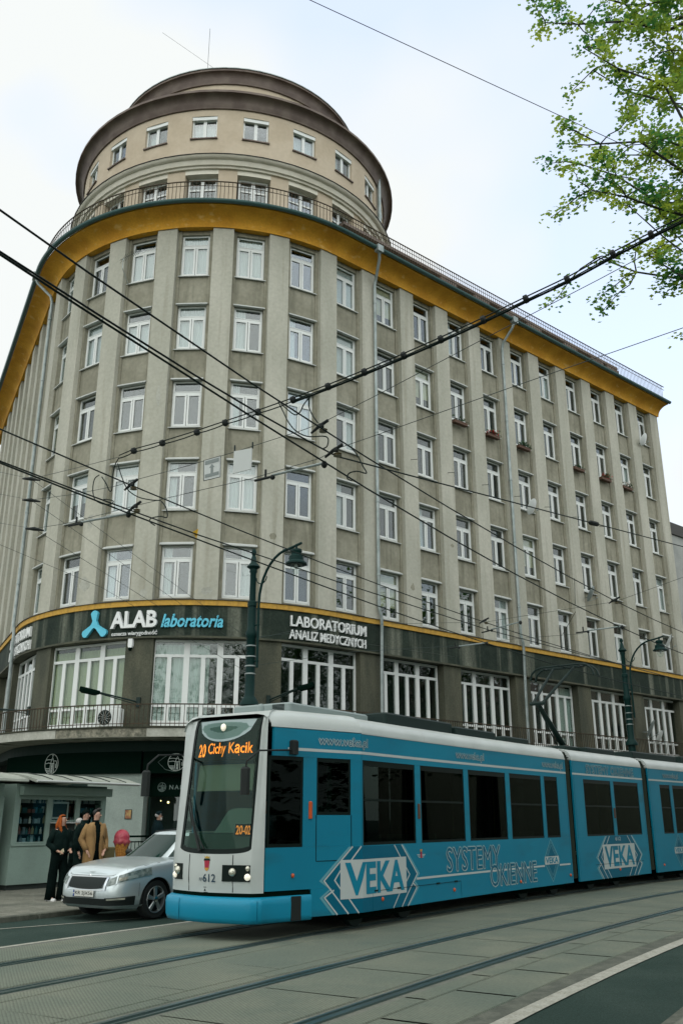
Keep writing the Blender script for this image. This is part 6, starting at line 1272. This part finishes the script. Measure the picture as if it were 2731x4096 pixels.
# black railing by the shop door
A = at_Y(1150/2.24, 2950 + 872/2.24, 26.0); B = at_Y(1600/2.24, 2950 + 850/2.24, 27.2); fe = thing('railing', 'black metal railing panel behind the ice cream figure', 'railing', (A.x, A.y, PZ))
A.z = B.z = 1.22; MB().tube([A, B], 0.03, 6).build('top_bar', K['black'], fe); MB().tube([A - Vector((0, 0, 0.14)), B - Vector((0, 0, 0.14))], 0.018, 6).build('second_bar', K['black'], fe); MB().tube([A - Vector((0, 0, 0.95)), B - Vector((0, 0, 0.95))], 0.018, 6).build('bottom_bar', K['black'], fe)
for i in range(15):
    q = A.lerp(B, i/14); MB().tube([Vector((q.x, q.y, 1.10 if i not in (0, 14) else 1.22)), Vector((q.x, q.y, 0.25 if i not in (0, 14) else PZ))], 0.028 if i in (0, 14) else 0.010, 6).build('post' if i in (0, 14) else 'bar', K['black'], fe)

# ================================================================== street lamp posts
def lamp_post(label, base, zc, ztop, arm, grp):
    t = thing('lamp_post', label, 'lamp post', base, grp); bx_, by_ = base[0], base[1]
    pr = [(0.20, 0), (0.20, 0.9), (0.235, 0.92), (0.235, 1.0), (0.165, 1.05), (0.15, zc - 0.12), (0.26, zc - 0.10), (0.25, zc - 0.04), (0.19, zc + 0.05), (0.135, zc + 0.12), (0.13, zc + 1.45), (0.155, zc + 1.48), (0.165, zc + 1.58), (0.125, zc + 1.66), (0.115, ztop - 1.45), (0.135, ztop - 1.43), (0.135, ztop - 1.33), (0.09, ztop - 1.30), (0.085, ztop - 0.62), (0.11, ztop - 0.58), (0.10, ztop - 0.52), (0.19, ztop - 0.46), (0.16, ztop - 0.42), (0.09, ztop - 0.36), (0.06, ztop - 0.20), (0.04, ztop - 0.18), (0.075, ztop - 0.10), (0.05, ztop - 0.02), (0.0, ztop)]
    pr = [(r_*0.86, z_) for r_, z_ in pr]; MB().lathe(pr, bx_, by_, 16).build('post', K['iron'], t, smooth=True)
    B = Vector((bx_, by_, 0)); d = arm.normalized(); L = arm.length
    for z in (zc + 1.25, zc + 1.0, zc + 0.78, zc + 0.6): MB().lathe([(0.125, 0), (0.13, 0.015), (0.125, 0.03)], bx_, by_, 14, False, z).build('clamp_band', K['zinc'], t)
    z0 = ztop - 2.9; pts = [B + d*0.20 + Vector((0, 0, z)) for z in (z0, z0 + 0.9, z0 + 1.5)] + [B + d*(0.20 + (L - 0.1)*(1 - cos(a))*0.75) + Vector((0, 0, z0 + 1.5 + 1.22*sin(a))) for a in fin(0.2, pi/2, 8)] + [B + d*(L + 0.15) + Vector((0, 0, z0 + 2.80))]
    MB().tube(pts, 0.032, 8).build('arm', K['iron'], t, smooth=True)
    for z in (z0 + 0.15, z0 + 1.0): MB().tube([B + Vector((0, 0, z)), B + d*0.24 + Vector((0, 0, z))], 0.02, 5).build('arm_bracket', K['iron'], t)
    MB().tube([B + d*(0.10 + 0.16*(1-cos(a))) + Vector((0, 0, ztop - 0.75 - 0.16*sin(a))) for a in fin(0, pi, 8)], 0.014, 5).build('scroll', K['iron'], t)
    C = B + d*L + Vector((0, 0, z0 + 2.75)); mw = MZ(C)
    h_ = MB().lathe([(0.02, 0.05), (0.03, -0.06), (0.13, -0.09), (0.135, -0.14), (0.12, -0.16), (0.115, -0.21), (0.17, -0.26), (0.175, -0.36), (0.25, -0.42), (0.255, -0.45), (0.16, -0.44)], n=18).build('lantern', K['iron'], t, mw, True)
    MB().lathe([(0.14, -0.45), (0.125, -0.55), (0.07, -0.66), (0.0, -0.69)], n=14).build('glass_bowl', glass('lantern_glass_%s' % t.name, (0.85, 0.92, 0.9), ior=1.4), h_, mw, True)
    MB().sphere((0, 0, -0.50), (0.04, 0.04, 0.07)).build('bulb', K['letter'], h_, mw, True)
    return B
arm1 = Vector((sin(TRa(3)), -cos(TRa(3)), 0))*1.30
P1 = at_Y(997, 2804, 21.0); P2 = at_Y(2524, 2968, 33.0)
lamp_post('dark green cast iron lamp post rising behind the tram roof beside the letters', (P1.x, P1.y, PZ), 4.25, 7.90, arm1, 'cast iron lamp posts')
lamp_post('dark green cast iron lamp post at the right behind the second tram section', (P2.x, P2.y, PZ), 4.26, 8.00, arm1*1.05, 'cast iron lamp posts')

# ================================================================== overhead line
def wire(name, label, pts, r, m='wire', sag=0.0, grp='overhead wires', cat='wire'):
    return tag(MB().tube(pts, r, 5).build(name, K[m]), label, cat, grp)
N2 = 3.514
def ext(pts): return pts
def trackwire(px, N, s_more=None):
    P = [on_N(x, y, N) for x, y in px]; return P
def follow(S0, S1, N, zf): return [TR(s, N, zf(s)) for s in fin(S0, S1, 24)]
zc_ = lambda s: 5.90 - 0.010*max(0, s) + 0.004*min(0, s)
wire('contact_wire', 'lower black contact wire running over the tram roof to its pantograph', follow(-12, 50, 0, lambda s: 5.92 - 0.011*max(0, min(s, 12)) - 0.00), 0.0125)
wire('carrier_wire', 'upper black carrier wire above the far track', follow(-12, 50, 0, lambda s: 6.32 + 0.05*sin((s + 4)*0.5)*0 + 0.04), 0.011)
wire('contact_wire', 'lower black contact wire over the near track crossing the facade diagonally', follow(-14, 50, N2, lambda s: 5.95 - 0.012*max(0, min(s + 7, 18))), 0.0115)
wire('carrier_wire', 'upper black carrier wire over the near track', follow(-14, 50, N2, lambda s: 6.33 + 0.05*math.exp(-((s - 1)/6.0)**2)), 0.0105)
wire('feeder_wire', 'black wire just above the far contact wire at the left edge', [on_N(x, y, 0) for x, y in [(-120, 1797), (0, 1844), (306, 1961), (505, 2035), (800, 2142), (975, 2200), (1350, 2327), (1967, 2524)]] + [TR(20, 0, 6.35)], 0.011)
Bp = on_N(1348, 1826, N2); Be = at_Y(2731, 2187, 19.5); Bi = Bp.lerp(Be, 0.62)
wire('anchor_wire', 'black wire leaving the near track to the right past the building end', [on_N(x, y, N2) for x, y in [(-150, 910), (400, 1262), (779, 1500), (1026, 1648), (1261, 1780)]] + [Bp, Bi, Be, Be + (Be - Bp)*1.2], 0.011)
# cross spans (vertical planes square to the tracks)
A1, A2 = on_N(536, 1951, 0), on_N(1302, 1719, N2)
def sp(px): return [on_wall(x, y, A1, A2) for x, y in px]
X1 = [(125, 2000), (306, 1976), (469, 1943), (536, 1921), (700, 1878), (945, 1806), (1006, 1786), (1215, 1719), (1290, 1690), (1500, 1584), (1923, 1361), (2393, 1118), (2800, 900)]
X2 = [(138, 2114), (268, 2094), (566, 2017), (800, 1961), (1001, 1916), (1276, 1834), (1358, 1791), (1500, 1742), (2050, 1547), (2800, 1287)]
wire('span_wire', 'thin steel span wire carrying the hanging arrow sign', sp(X1), 0.0045, 'span'); wire('span_wire', 'thin steel span wire with the contact wire steady arms', sp(X2), 0.0045, 'span')
wire('span_wire', 'thin steel wire holding the end of the cable bundle', sp([(138, 1913), (306, 1872), (477, 1828)]), 0.0045, 'span')
# cable bundle with spacers
BU = [(477, 1828), (536, 1803), (650, 1772), (788, 1729), (901, 1691), (1032, 1648), (1172, 1599), (1312, 1546), (1457, 1488), (1614, 1422), (1762, 1357), (1932, 1279), (2102, 1196), (2267, 1118), (2450, 1017), (2602, 939), (2800, 840)]
bp_ = sp(BU); bun = thing('cable_bundle', 'thick black cable bundle with round spacers sweeping up to the right', 'cable', bp_[0])
def sagged(off, sag):
    out = []
    for i, (p, q) in enumerate(zip(bp_, bp_[1:])):
        for u in (0, 0.33, 0.66): out.append(p.lerp(q, u) + Vector((0, 0, off - sag*4*u*(1-u))))
    out.append(bp_[-1] + Vector((0, 0, off))); return out
for off, sag, r in ((0.028, 0.0, 0.0085), (-0.022, 0.012, 0.0085)): MB().tube(sagged(off, sag), r, 5).build('cable', K['wire'], bun)
j = sum(1 for x, y in BU if x < 1100)
for off, r in ((-0.035, 0.0095), (-0.005, 0.0075)): MB().tube([p + Vector((0.0, 0.015, off)) for p in bp_[j:]], r, 5).build('cable', K['wire'], bun)
for p, q in zip(bp_[1:], bp_[2:] + [bp_[-1] + (bp_[-1]-bp_[-2])]):
    d = (q - p).normalized(); MB().tube([p - d*0.028, p - d*0.02, p + d*0.02, p + d*0.028], [0.028, 0.05, 0.05, 0.028], 9).build('spacer', K['rubber'], bun)
# droop loops
Lp = lambda px, N: [on_N(x, y, N) for x, y in px]
def curve(P, n=5):
    out = []; Q = [P[0]] + P + [P[-1]]
    for i in range(1, len(Q)-2):
        for jj in range(n):
            t = jj/n; a, b_, c, d = Q[i-1], Q[i], Q[i+1], Q[i+2]; out.append(0.5*((2*b_) + (c-a)*t + (2*a-5*b_+4*c-d)*t*t + (3*b_-3*c+d-a)*t**3))
    out.append(P[-1]); return out
z1_ = lambda x, y: (x/1.96, 1650 + y/1.96); z2_ = lambda x, y: (700 + x/1.96, 1500 + y/1.96)
for lab, px in [('black jumper cable looping down left of the far carrier wire', [z1_(*p) for p in [(780, 490), (745, 520), (730, 600), (745, 680), (800, 715), (870, 718), (890, 695), (850, 683), (815, 680)]]),
                ('black jumper cable hanging from the end of the bundle at the left', [z1_(*p) for p in [(935, 355), (905, 410), (885, 500), (880, 600), (860, 615), (835, 560), (800, 505)]]),
                ('black jumper cable swinging from the bundle end under the pulley', [z1_(*p) for p in [(925, 400), (955, 500), (1000, 600), (1080, 660), (1180, 685), (1260, 690)]]),
                ('black jumper cable curling back below the far pulley', [z1_(*p) for p in [(1265, 695), (1300, 740), (1312, 820), (1260, 815), (1190, 828), (1175, 855), (1215, 885)]]),
                ('black jumper cable from the near carrier wire curving under the bundle', [z2_(*p) for p in [(810, 210), (850, 290), (890, 370), (950, 440), (1040, 482), (1160, 480), (1200, 500), (1190, 560), (1150, 580)]]),
                ('black jumper cable dropping from the bundle to the near carrier wire', [z2_(*p) for p in [(1060, 170), (1010, 230), (980, 290), (940, 312), (880, 270), (830, 225)]]),
                ('black jumper cable dropping from the bundle to the near pulley', [z2_(*p) for p in [(1050, 180), (1050, 250), (1080, 320), (1120, 375)]]),
                ('black jumper cable curling back below the near pulley', [z2_(*p) for p in [(1390, 580), (1430, 630), (1470, 710), (1500, 770), (1430, 755), (1365, 770), (1350, 810), (1385, 830)]])]:
    near_ = px[0][0] > 1000; tag(MB().tube(curve([on_wall(x, y, A1, A2) for x, y in px]), 0.0085, 5).build('jumper_cable', K['wire']), lab, 'cable', 'jumper cables')
# insulators / pulleys on the carrier wires, steady arms
def pulley(label, pc, scale=1.0):
    t = thing('pulley_insulator', label, 'insulator', pc, 'pulley insulators'); a = (A2 - A1).normalized()
    MB().lathe([(0.0, -0.014), (0.055, -0.014), (0.035, -0.006), (0.035, 0.006), (0.055, 0.014), (0.0, 0.014)], n=12).build('wheel', mat('brown_insulator_%s' % t.name, (0.16, 0.13, 0.06), 0.4), t, MZ(pc + Vector((0.02, 0, -0.03)))); MB().tube([pc - a*0.17 + Vector((0, 0, -0.02)), pc - a*0.05 + Vector((0, 0, 0.04)), pc + a*0.10 + Vector((0, 0, 0.09))], [0.014, 0.024, 0.02], 6).build('yoke', K['rubber'], t); MB().bev(-0.028, 0.028, -0.028, 0.028, 0, 0.05, 0.01).build('clamp', K['rubber'], t, MZ(pc + Vector((0, 0, 0.02))))
for lab, px in [('pulley insulator on the far carrier wire left of the arrow sign', z1_(1040, 580)), ('pulley insulator on the far feeder wire below the jumper loop', z1_(1065, 755)), ('pulley insulator on the near carrier wire below the cable bundle', z2_(1150, 420)), ('pulley insulator on the near anchor wire right of the steady arm', z2_(1262, 610))]: pulley(lab, on_wall(*px, A1, A2))
def steady(label, pa, pb, W=(None, None)):
    a, b_ = pa, pb; t = thing('steady_arm', label, 'steady arm', a, 'contact wire steady arms'); d = (b_ - a).normalized()
    MB().tube([a, b_], 0.017, 7).build('tube', K['zinc'], t); MB().tube([a - d*0.30 + Vector((0, 0, -0.02)), a - d*0.02 + Vector((0, 0, -0.02))], 0.018, 6).build('insulator', K['rubber'], t); MB().tube([a - d*0.12 + Vector((0, 0, -0.02)), a - d*0.12 + Vector((0, 0, 0.10))], 0.016, 6).build('hanger', K['rubber'], t)
    MB().sphere(b_ - Vector((0, 0, 0.02)), (0.04, 0.04, 0.05)).build('wire_clamp', K['rubber'], t); MB().sphere(a - Vector((0, 0, 0.03)), 0.035).build('joint', K['rubber'], t)
steady('steady arm on the far contact wire over the lettering corner', on_wall(*z1_(640, 860), A1, A2), on_wall(*z1_(1010, 790), A1, A2)); steady('steady arm on the near contact wire right of the hanging signs', on_wall(*z2_(765, 785), A1, A2), on_wall(*z2_(1170, 690), A1, A2))
# hanging signs
def plate(name, label, px, m, th=0.012):
    P = [on_wall(*z2_(*p), A1, A2) for p in px]; a = (A2 - A1); n = Vector((a.y, -a.x, 0)).normalized(); n = n if n.y < 0 else -n
    t = thing(name, label, 'sign', P[2]); b = MB(); b.hexa([p for p in P] + [p + n*th for p in P]); b.build('panel', m, t); return t, P, n
K['signw'] = mat('sign_white', (0.58,0.62,0.60), 0.5); K['signg'] = mat('sign_grey', (0.22,0.26,0.25), 0.5)
t, P, n = plate('hanging_sign', 'square hanging sign with grey bars and an upward arrow', [(232, 672), (362, 635), (360, 800), (230, 832)], K['signw'])
def onp(u, v, e): return P[3].lerp(P[2], u).lerp(P[0].lerp(P[1], u), v) + n*(0.012 + e)
def sgn(pts, m, nm): MB().add([onp(u, v, 0.004) for u, v in pts], [tuple(range(len(pts)))]).build(nm, m, t)
sgn([(0.08, 0.75), (0.92, 0.75), (0.92, 0.93), (0.08, 0.93)], K['signg'], 'bar'); sgn([(0.08, 0.12), (0.92, 0.12), (0.92, 0.28), (0.08, 0.28)], K['signg'], 'bar'); sgn([(0.43, 0.281), (0.57, 0.281), (0.57, 0.55), (0.66, 0.55), (0.50, 0.72), (0.34, 0.55), (0.43, 0.55)], K['signg'], 'arrow')
MB().tube([onp(0, 0, 0), onp(1, 0, 0), onp(1, 1, 0), onp(0, 1, 0), onp(0, 0, 0)], 0.006, 4).build('border', K['dkmetal'], t)
t, P, n = plate('hanging_plate', 'blank white metal plate hanging right of the arrow sign', [(468, 600), (608, 575), (600, 740), (458, 775)], K['signw'])
for q in (P[0], P[1]): MB().tube([q, q + Vector((0, 0, 0.09))], 0.012, 5).build('hook', K['dkmetal'], t)
p = on_N(786, 2160, 0); tag(MB().add([p + v for v in (Vector((0, 0, 0)), Vector((-0.02, 0, 0.06)), Vector((-0.07, -0.03, 0.12)), Vector((0.02, 0.0, 0.19)), Vector((0.02, 0.012, 0.19)), Vector((-0.07, -0.018, 0.12)), Vector((-0.02, 0.012, 0.06)), Vector((0, 0.012, 0)))], [(0,1,2,3), (4,5,6,7), (0,3,4,7), (1,0,7,6), (2,1,6,5), (3,2,5,4)]).build('wire_marker', mat('yellow_marker', (0.62,0.36,0.01), 0.5)), 'small yellow marker flag on the far contact wire', 'marker')
# guy wires from left nodes to the lamp post
Z1 = [P1 + Vector((0, 0, dz)) for dz in (1.40, 1.12, 0.85)]; nodes = sp([(125, 1915), (125, 2000), (138, 2115)])
for i, (nd, zz, lab, lx) in enumerate(zip(nodes, Z1, ('top', 'middle', 'bottom'), [(0, 1888), (0, 1976), (0, 2092)])):
    Pp = Vector((P1.x, P1.y, zz.z)); wire('guy_wire', lab + ' thin guy wire slanting down to the lamp post beside the letters', [on_wall(lx[0] - 400, lx[1] - 60, A1, A2), on_wall(*lx, A1, A2), nd, nd.lerp(Pp, 0.5), Pp], 0.004, 'span')
    tag(MB().tube([nd - Vector((0.14, 0, 0)), nd, nd + Vector((0.16, 0, -0.03))], [0.012, 0.034, 0.012], 7).build('wire_insulator', K['rubber']), lab + ' dark insulator knot of three at the left edge', 'insulator', 'insulators at the left edge')
wire('guy_wire', 'lowest thin guy wire from the left edge to the lamp post foot band', [at_Y(-200, 2095, 16.0), at_Y(0, 2178, 16.5), at_Y(408, 2350, 18), Vector((P1.x, P1.y, P1.z + 0.62))], 0.004, 'span')
# second cross span from the lamp post across both tracks
C1, C2 = on_N(1940, 2488, 0), on_N(2462, 2406, N2); PT1 = Vector((P1.x, P1.y, 5.75))
wire('span_wire', 'thin span wire from the lamp post over both tracks to the upper right', [Vector((P1.x, P1.y, 5.72)), at_Y(1500, 2497, 21.6), C1, C1.lerp(C2, 0.5), C2, C2 + (C2 - C1)*1.2 + Vector((0, 0, 0.8))], 0.0045, 'span')
wire('span_wire', 'thin span wire below it holding the steady arms near the pantograph', [Vector((P1.x, P1.y, 5.05)), at_Y(1400, 2608, 21.5), on_wall(1790, 2585, C1, C2), on_wall(2050, 2556, C1, C2), on_wall(2330, 2534, C1, C2)], 0.0045, 'span')
pulley('pulley insulator on the far carrier wire in front of the fascia streaks', C1); pulley('pulley insulator on the near carrier wire at the right', C2)
steady('steady arm hanging over the dark fascia left of the pantograph', on_wall(1835, 2585, C1, C2), on_wall(1945, 2571, C1, C2)); steady('steady arm on the near contact wire above the far lamp post', on_wall(2350, 2522, C1, C2), on_wall(2486, 2505, C1, C2))
steady('steady arm on the far wire beside the far carrier pulley', on_wall(1965, 2517, C1, C2), on_wall(2080, 2487, C1, C2))
wire('guy_wire', 'thin wire from the lamp post towards the capital letters sign', [Vector((P1.x, P1.y, 5.68)), at_Y(1160, 2525, 22.5), at_Y(1360, 2560, 24), FX(6.3, 0.2, 7.9)], 0.004, 'span')
wire('dropper', 'short dropper between near carrier and contact wire', [on_N(2296, 2313, N2), on_N(2299, 2418, N2)], 0.006); wire('dropper', 'short dropper at the right end of the near wires', [on_N(2680, 2500, N2), on_N(2687, 2594, N2)], 0.006)
wire('dropper', 'slanted dropper wire left of the far lamp post', [on_wall(2301, 2446, C1, C2), on_wall(2248, 2538, C1, C2)], 0.006)
tag(MB().tube([Bi - (Be-Bp).normalized()*0.22, Bi - (Be-Bp).normalized()*0.14, Bi, Bi + (Be-Bp).normalized()*0.14, Bi + (Be-Bp).normalized()*0.2], [0.012, 0.045, 0.05, 0.045, 0.012], 8).build('wire_insulator', K['rubber']), 'black loop insulator on the wire in front of the upper right wing', 'insulator')
# high wire at the top of the picture
wire('high_wire', 'single wire crossing the sky from top centre to the tree', [at_Y(1100, -65, 12.0), at_Y(1240, 0, 12.3), at_Y(1900, 306, 13.3), at_Y(2280, 482, 14.2), at_Y(2731, 690, 15.5), at_Y(3300, 960, 17.5)], 0.0075)
wire('thin_roof_wire', 'hair thin wires beside the mast above the drum roof', [at_Y(650, 130, 30), DP(-1.6, 5.6, 34.3)], 0.006, 'span')

# ================================================================== tree at upper right, park trees across the street
def leaf_mat(name, c1, c2):
    m = bpy.data.materials.new(name); m.use_nodes = True; t = m.node_tree; t.nodes.clear(); n = t.nodes.new; l = t.links.new
    o = n('ShaderNodeOutputMaterial'); a = n('ShaderNodeAddShader'); d = n('ShaderNodeBsdfDiffuse'); tr = n('ShaderNodeBsdfTranslucent'); gi_ = n('ShaderNodeNewGeometry'); q = n('ShaderNodeTexNoise'); q.inputs['Scale'].default_value = 1.4; q.inputs['Detail'].default_value = 5
    r = n('ShaderNodeValToRGB'); r.color_ramp.elements[0].position = 0.38; r.color_ramp.elements[1].position = 0.64; r.color_ramp.elements[0].color = (*c1, 1); r.color_ramp.elements[1].color = (*c2, 1)
    l(gi_.outputs['Position'], q.inputs['Vector']); l(q.outputs['Fac'], r.inputs[0]); l(r.outputs[0], d.inputs[0]); l(r.outputs[0], tr.inputs[0]); l(d.outputs[0], a.inputs[0]); l(tr.outputs[0], a.inputs[1]); l(a.outputs[0], o.inputs[0]); return m
K['leaf'] = leaf_mat('fresh_maple_leaf', (0.028,0.105,0.030), (0.22,0.27,0.035)); K['leafp'] = leaf_mat('park_leaf', (0.02,0.06,0.02), (0.07,0.12,0.03)); K['bark'] = mat('bark', (0.028,0.034,0.026), 0.9, fine=0.3)
def leaf_cluster(b, c, r, n, size):
    for _ in range(n):
        d = Vector((random.gauss(0, 1), random.gauss(0, 1), random.gauss(0, 0.8)))*r*0.45; p = c + d
        ang = random.uniform(0, 2*pi); s_ = size*random.uniform(0.6, 1.25); tl = random.uniform(-0.2, 1.1)
        u = Vector((cos(ang), sin(ang), -tl*0.55)).normalized()*s_; w = Vector((-sin(ang), cos(ang), random.uniform(-0.4, 0.4))).normalized()*s_*0.62
        b.add([p, p + u*0.25 + w*0.55, p + u*0.55 + w*0.95, p + u*0.62 + w*0.45, p + u*1.05, p + u*0.62 - w*0.45, p + u*0.55 - w*0.95, p + u*0.25 - w*0.55], [(0,1,2,3), (0,3,4,5), (0,5,6,7)])
def branch(b, p, q, r0_, r1_, wob=0.06, n=7):
    pts = [p]; L = (q - p).length
    for i in range(1, n): pts.append(p.lerp(q, i/n) + Vector((random.uniform(-1, 1), random.uniform(-1, 1), random.uniform(-0.6, 1)))*L*wob*sin(pi*i/n))
    pts.append(q); b.tube(pts, [r0_ + (r1_-r0_)*i/n for i in range(n+1)], 6, False); return pts
random.seed(21)
TB = Vector((12.6, 14.2, 0.1)); tree = thing('tree', 'leafy spring tree reaching in from the upper right corner', 'tree', TB)
wood = MB(); lf = MB()
T1 = TB + Vector((-0.3, 0.4, 7)); T2 = T1 + Vector((-0.5, 0.6, 6)); T3 = T2 + Vector((-0.2, 0.4, 7))
wood.tube([TB, TB + Vector((0, 0, 1)), T1, T2, T3], [0.42, 0.34, 0.27, 0.19, 0.08], 9, False)
LIMBS = [((2230, -40), 16.5, T3), ((2180, 90), 16.0, T3), ((2330, 190), 15.5, T2), ((2370, 280), 17.0, T2), ((2250, 500), 15.5, T2), ((2330, 660), 16.5, T2), ((2360, 760), 15.0, T2), ((2520, 830), 17.5, T1), ((2390, 1030), 16.0, T1), ((2590, 1020), 15.2, T1), ((2640, 560), 15.0, T2), ((2560, 380), 17.5, T3), ((2680, 200), 16.0, T3), ((2500, 20), 15.0, T3), ((2700, 940), 16.5, T1), ((2690, 1080), 15.5, T1), ((2480, 620), 18.0, T2), ((2650, 740), 18.0, T2), ((2400, -150), 17, T3), ((2900, 300), 17, T3), ((3000, 700), 16, T2), ((3000, 1000), 17, T1)]
for (x, y), Y, tr_ in LIMBS:
    q = at_Y(x, y, Y); st_ = tr_ + Vector((0, 0, random.uniform(-2.5, 1.0))); st_.z = min(st_.z, q.z + 1.0)
    pts = branch(wood, st_, q, 0.075, 0.012, 0.05, 9)
    for i in range(4, 10):
        for _ in range(4 if i < 9 else 2):
            e = pts[i] + Vector((random.uniform(-1, 1), random.uniform(-1, 1), random.uniform(-0.7, 0.5)))*random.uniform(0.35, 1.0)
            pp = ray(2130, 0); px_ = e.x/e.y if e.y > 1 else 9
            tw = branch(wood, pts[i], e, 0.016, 0.005, 0.10, 4)
            for w_ in (tw[2], tw[3], e):
                if random.random() < 0.88: leaf_cluster(lf, w_, 0.24, random.randint(15, 25), 0.088)
        if i == 9: leaf_cluster(lf, pts[i], 0.28, 24, 0.088)
wood.build('trunk', K['bark'], tree, smooth='all'); tag(lf.build('crown', K['leaf'], tree), kind='stuff')
# park trees that only show as reflections in the windows
random.seed(5)
def park_tree_meshes():
    w_ = MB(); l_ = MB(); w_.tube([(0, 0, 0), (0.1, 0, 4), (0, 0.2, 9), (0.2, 0, 15)], [0.42, 0.30, 0.2, 0.06], 8, False)
    for i in range(46):
        a = random.uniform(0, 2*pi); z = random.uniform(4.5, 14.5); R = (5.4 - abs(z - 9)*0.42)*random.uniform(0.6, 1.05); q = Vector((R*cos(a), R*sin(a), z + random.uniform(0.6, 2.6)))
        pts = branch(w_, Vector((0, 0, z*0.85)), q, 0.06, 0.015, 0.08, 5)
        for p in pts[2:]:
            for _ in range(5): leaf_cluster(l_, p + Vector((random.gauss(0, 0.7), random.gauss(0, 0.7), random.gauss(0, 0.5))), 0.9, 9, 0.30)
    return w_.mesh('park_trunk', K['bark'], 'all'), l_.mesh('park_crown', K['leafp'])
wm_, lm_ = park_tree_meshes()
names = ['nearest', 'second', 'third', 'fourth', 'fifth', 'sixth', 'seventh', 'eighth']
for i, (S, N, k) in enumerate([(-19, 12.5, 1.0), (-12.5, 15.5, 1.08), (-6.5, 19, 1.0), (14, 13.5, 0.9), (22, 12.0, 1.05), (30, 12.5, 0.95), (38, 12, 1.1), (-22, 1.0, 0.9)]):
    p = TR(S, N, 0.08); t = thing('park_tree', 'park tree across the street seen only as window reflection, %s of the row' % names[i], 'tree', p, 'park trees reflected in the windows')
    mw = MZ(p, i*1.3) @ Matrix.Scale(k, 4); link('trunk', wm_, t, mw); tag(link('crown', lm_, t, mw), kind='stuff')
# unseen greenery added behind them to darken horizon reflections and the street's skylight
random.seed(9); hb = MB()
for i in range(5200):
    S = random.uniform(-60, 90); N = 24 + random.gauss(0, 1.2); z = random.uniform(0.1, 6.5)
    leaf_cluster(hb, TR(S, N, z), 0.8, 3, 0.55)
tag(hb.build('unseen_greenery', K['leafp']), 'dense park greenery added unseen across the street to darken reflections', 'greenery', kind='stuff')
# ================================================================== neighbouring building at the right edge
nb = thing('neighbour_building', 'pale grey building partly hidden at the right edge behind the wing', 'building', FX(30, -1, 0))
K['nbwall'] = mat('pale_grey_wall', (0.36,0.38,0.36), 0.85, col2=(0.28,0.30,0.285), scale=0.8, fine=0.15)
def nbox(name, s0, s1, o0, o1, z0, z1, m, par=None):
    q = [FX(s0, o0), FX(s1, o0), FX(s1, o1), FX(s0, o1)]; return MB().hexa([(*v.xy, z0) for v in q] + [(*v.xy, z1) for v in q]).build(name, m, par or nb)
nbox('wall', 24.9, 46, -0.4, -11, 0, 17.2, K['nbwall']); nbox('roof', 24.85, 46, -0.3, -11, 17.21, 17.9, K['roof']); nbox('chimney', 25.2, 26.0, -2.0, -3.0, 17.91, 20.2, mat('brick_chimney', (0.30,0.10,0.06), 0.85))
for i in range(4):
    w = nbox('window', 27.5 + i*4, 29.0 + i*4, -0.36, -0.5, 11.5, 13.6, K['glass']); nbox('frame', 27.4 + i*4, 29.1 + i*4, -0.34, -0.45, 11.35, 11.499, K['frame'], w)

# buildings closing the street to the right, outside the picture (they darken the tram window reflections)
for i, (cx_, cy_, ang, w_, d_, h_, col_) in enumerate([(78, 62, 0.55, 44, 14, 19, (0.30,0.27,0.22)), (100, 30, 1.2, 40, 14, 17, (0.24,0.24,0.21)), (52, 78, 0.35, 26, 12, 16, (0.33,0.31,0.27))]):
    t = thing('street_house', ['long beige house', 'grey house', 'pale house'][i] + ' closing the street far to the right, outside the frame', 'building', (cx_, cy_, 0)); mw = MZ((cx_, cy_, 0), ang)
    MB().box(-w_/2, w_/2, -d_/2, d_/2, 0, h_).build('wall', mat('house_wall_%d' % i, col_, 0.9, fine=0.1), t, mw); MB().add([(-w_/2-0.4, -d_/2-0.4, h_+0.002), (w_/2+0.4, -d_/2-0.4, h_+0.002), (w_/2+0.4, d_/2+0.4, h_+0.002), (-w_/2-0.4, d_/2+0.4, h_+0.002), (-w_/2-0.4, 0, h_+4), (w_/2+0.4, 0, h_+4)], [(0,1,5,4), (2,3,4,5), (1,2,5), (3,0,4), (0,3,2,1)]).build('roof', K['browntrim'], t, mw)
    for f_ in range(4):
        for k in range(int(w_/3.2)):
            for sy in (-1, 1): MB().box(-0.55, 0.55, -0.04, 0.04, 0, 1.8).build('window', K['kdark'], t, mw @ Matrix.Translation((-w_/2 + 1.8 + k*3.2, sy*d_/2, 2.2 + f_*3.9)))
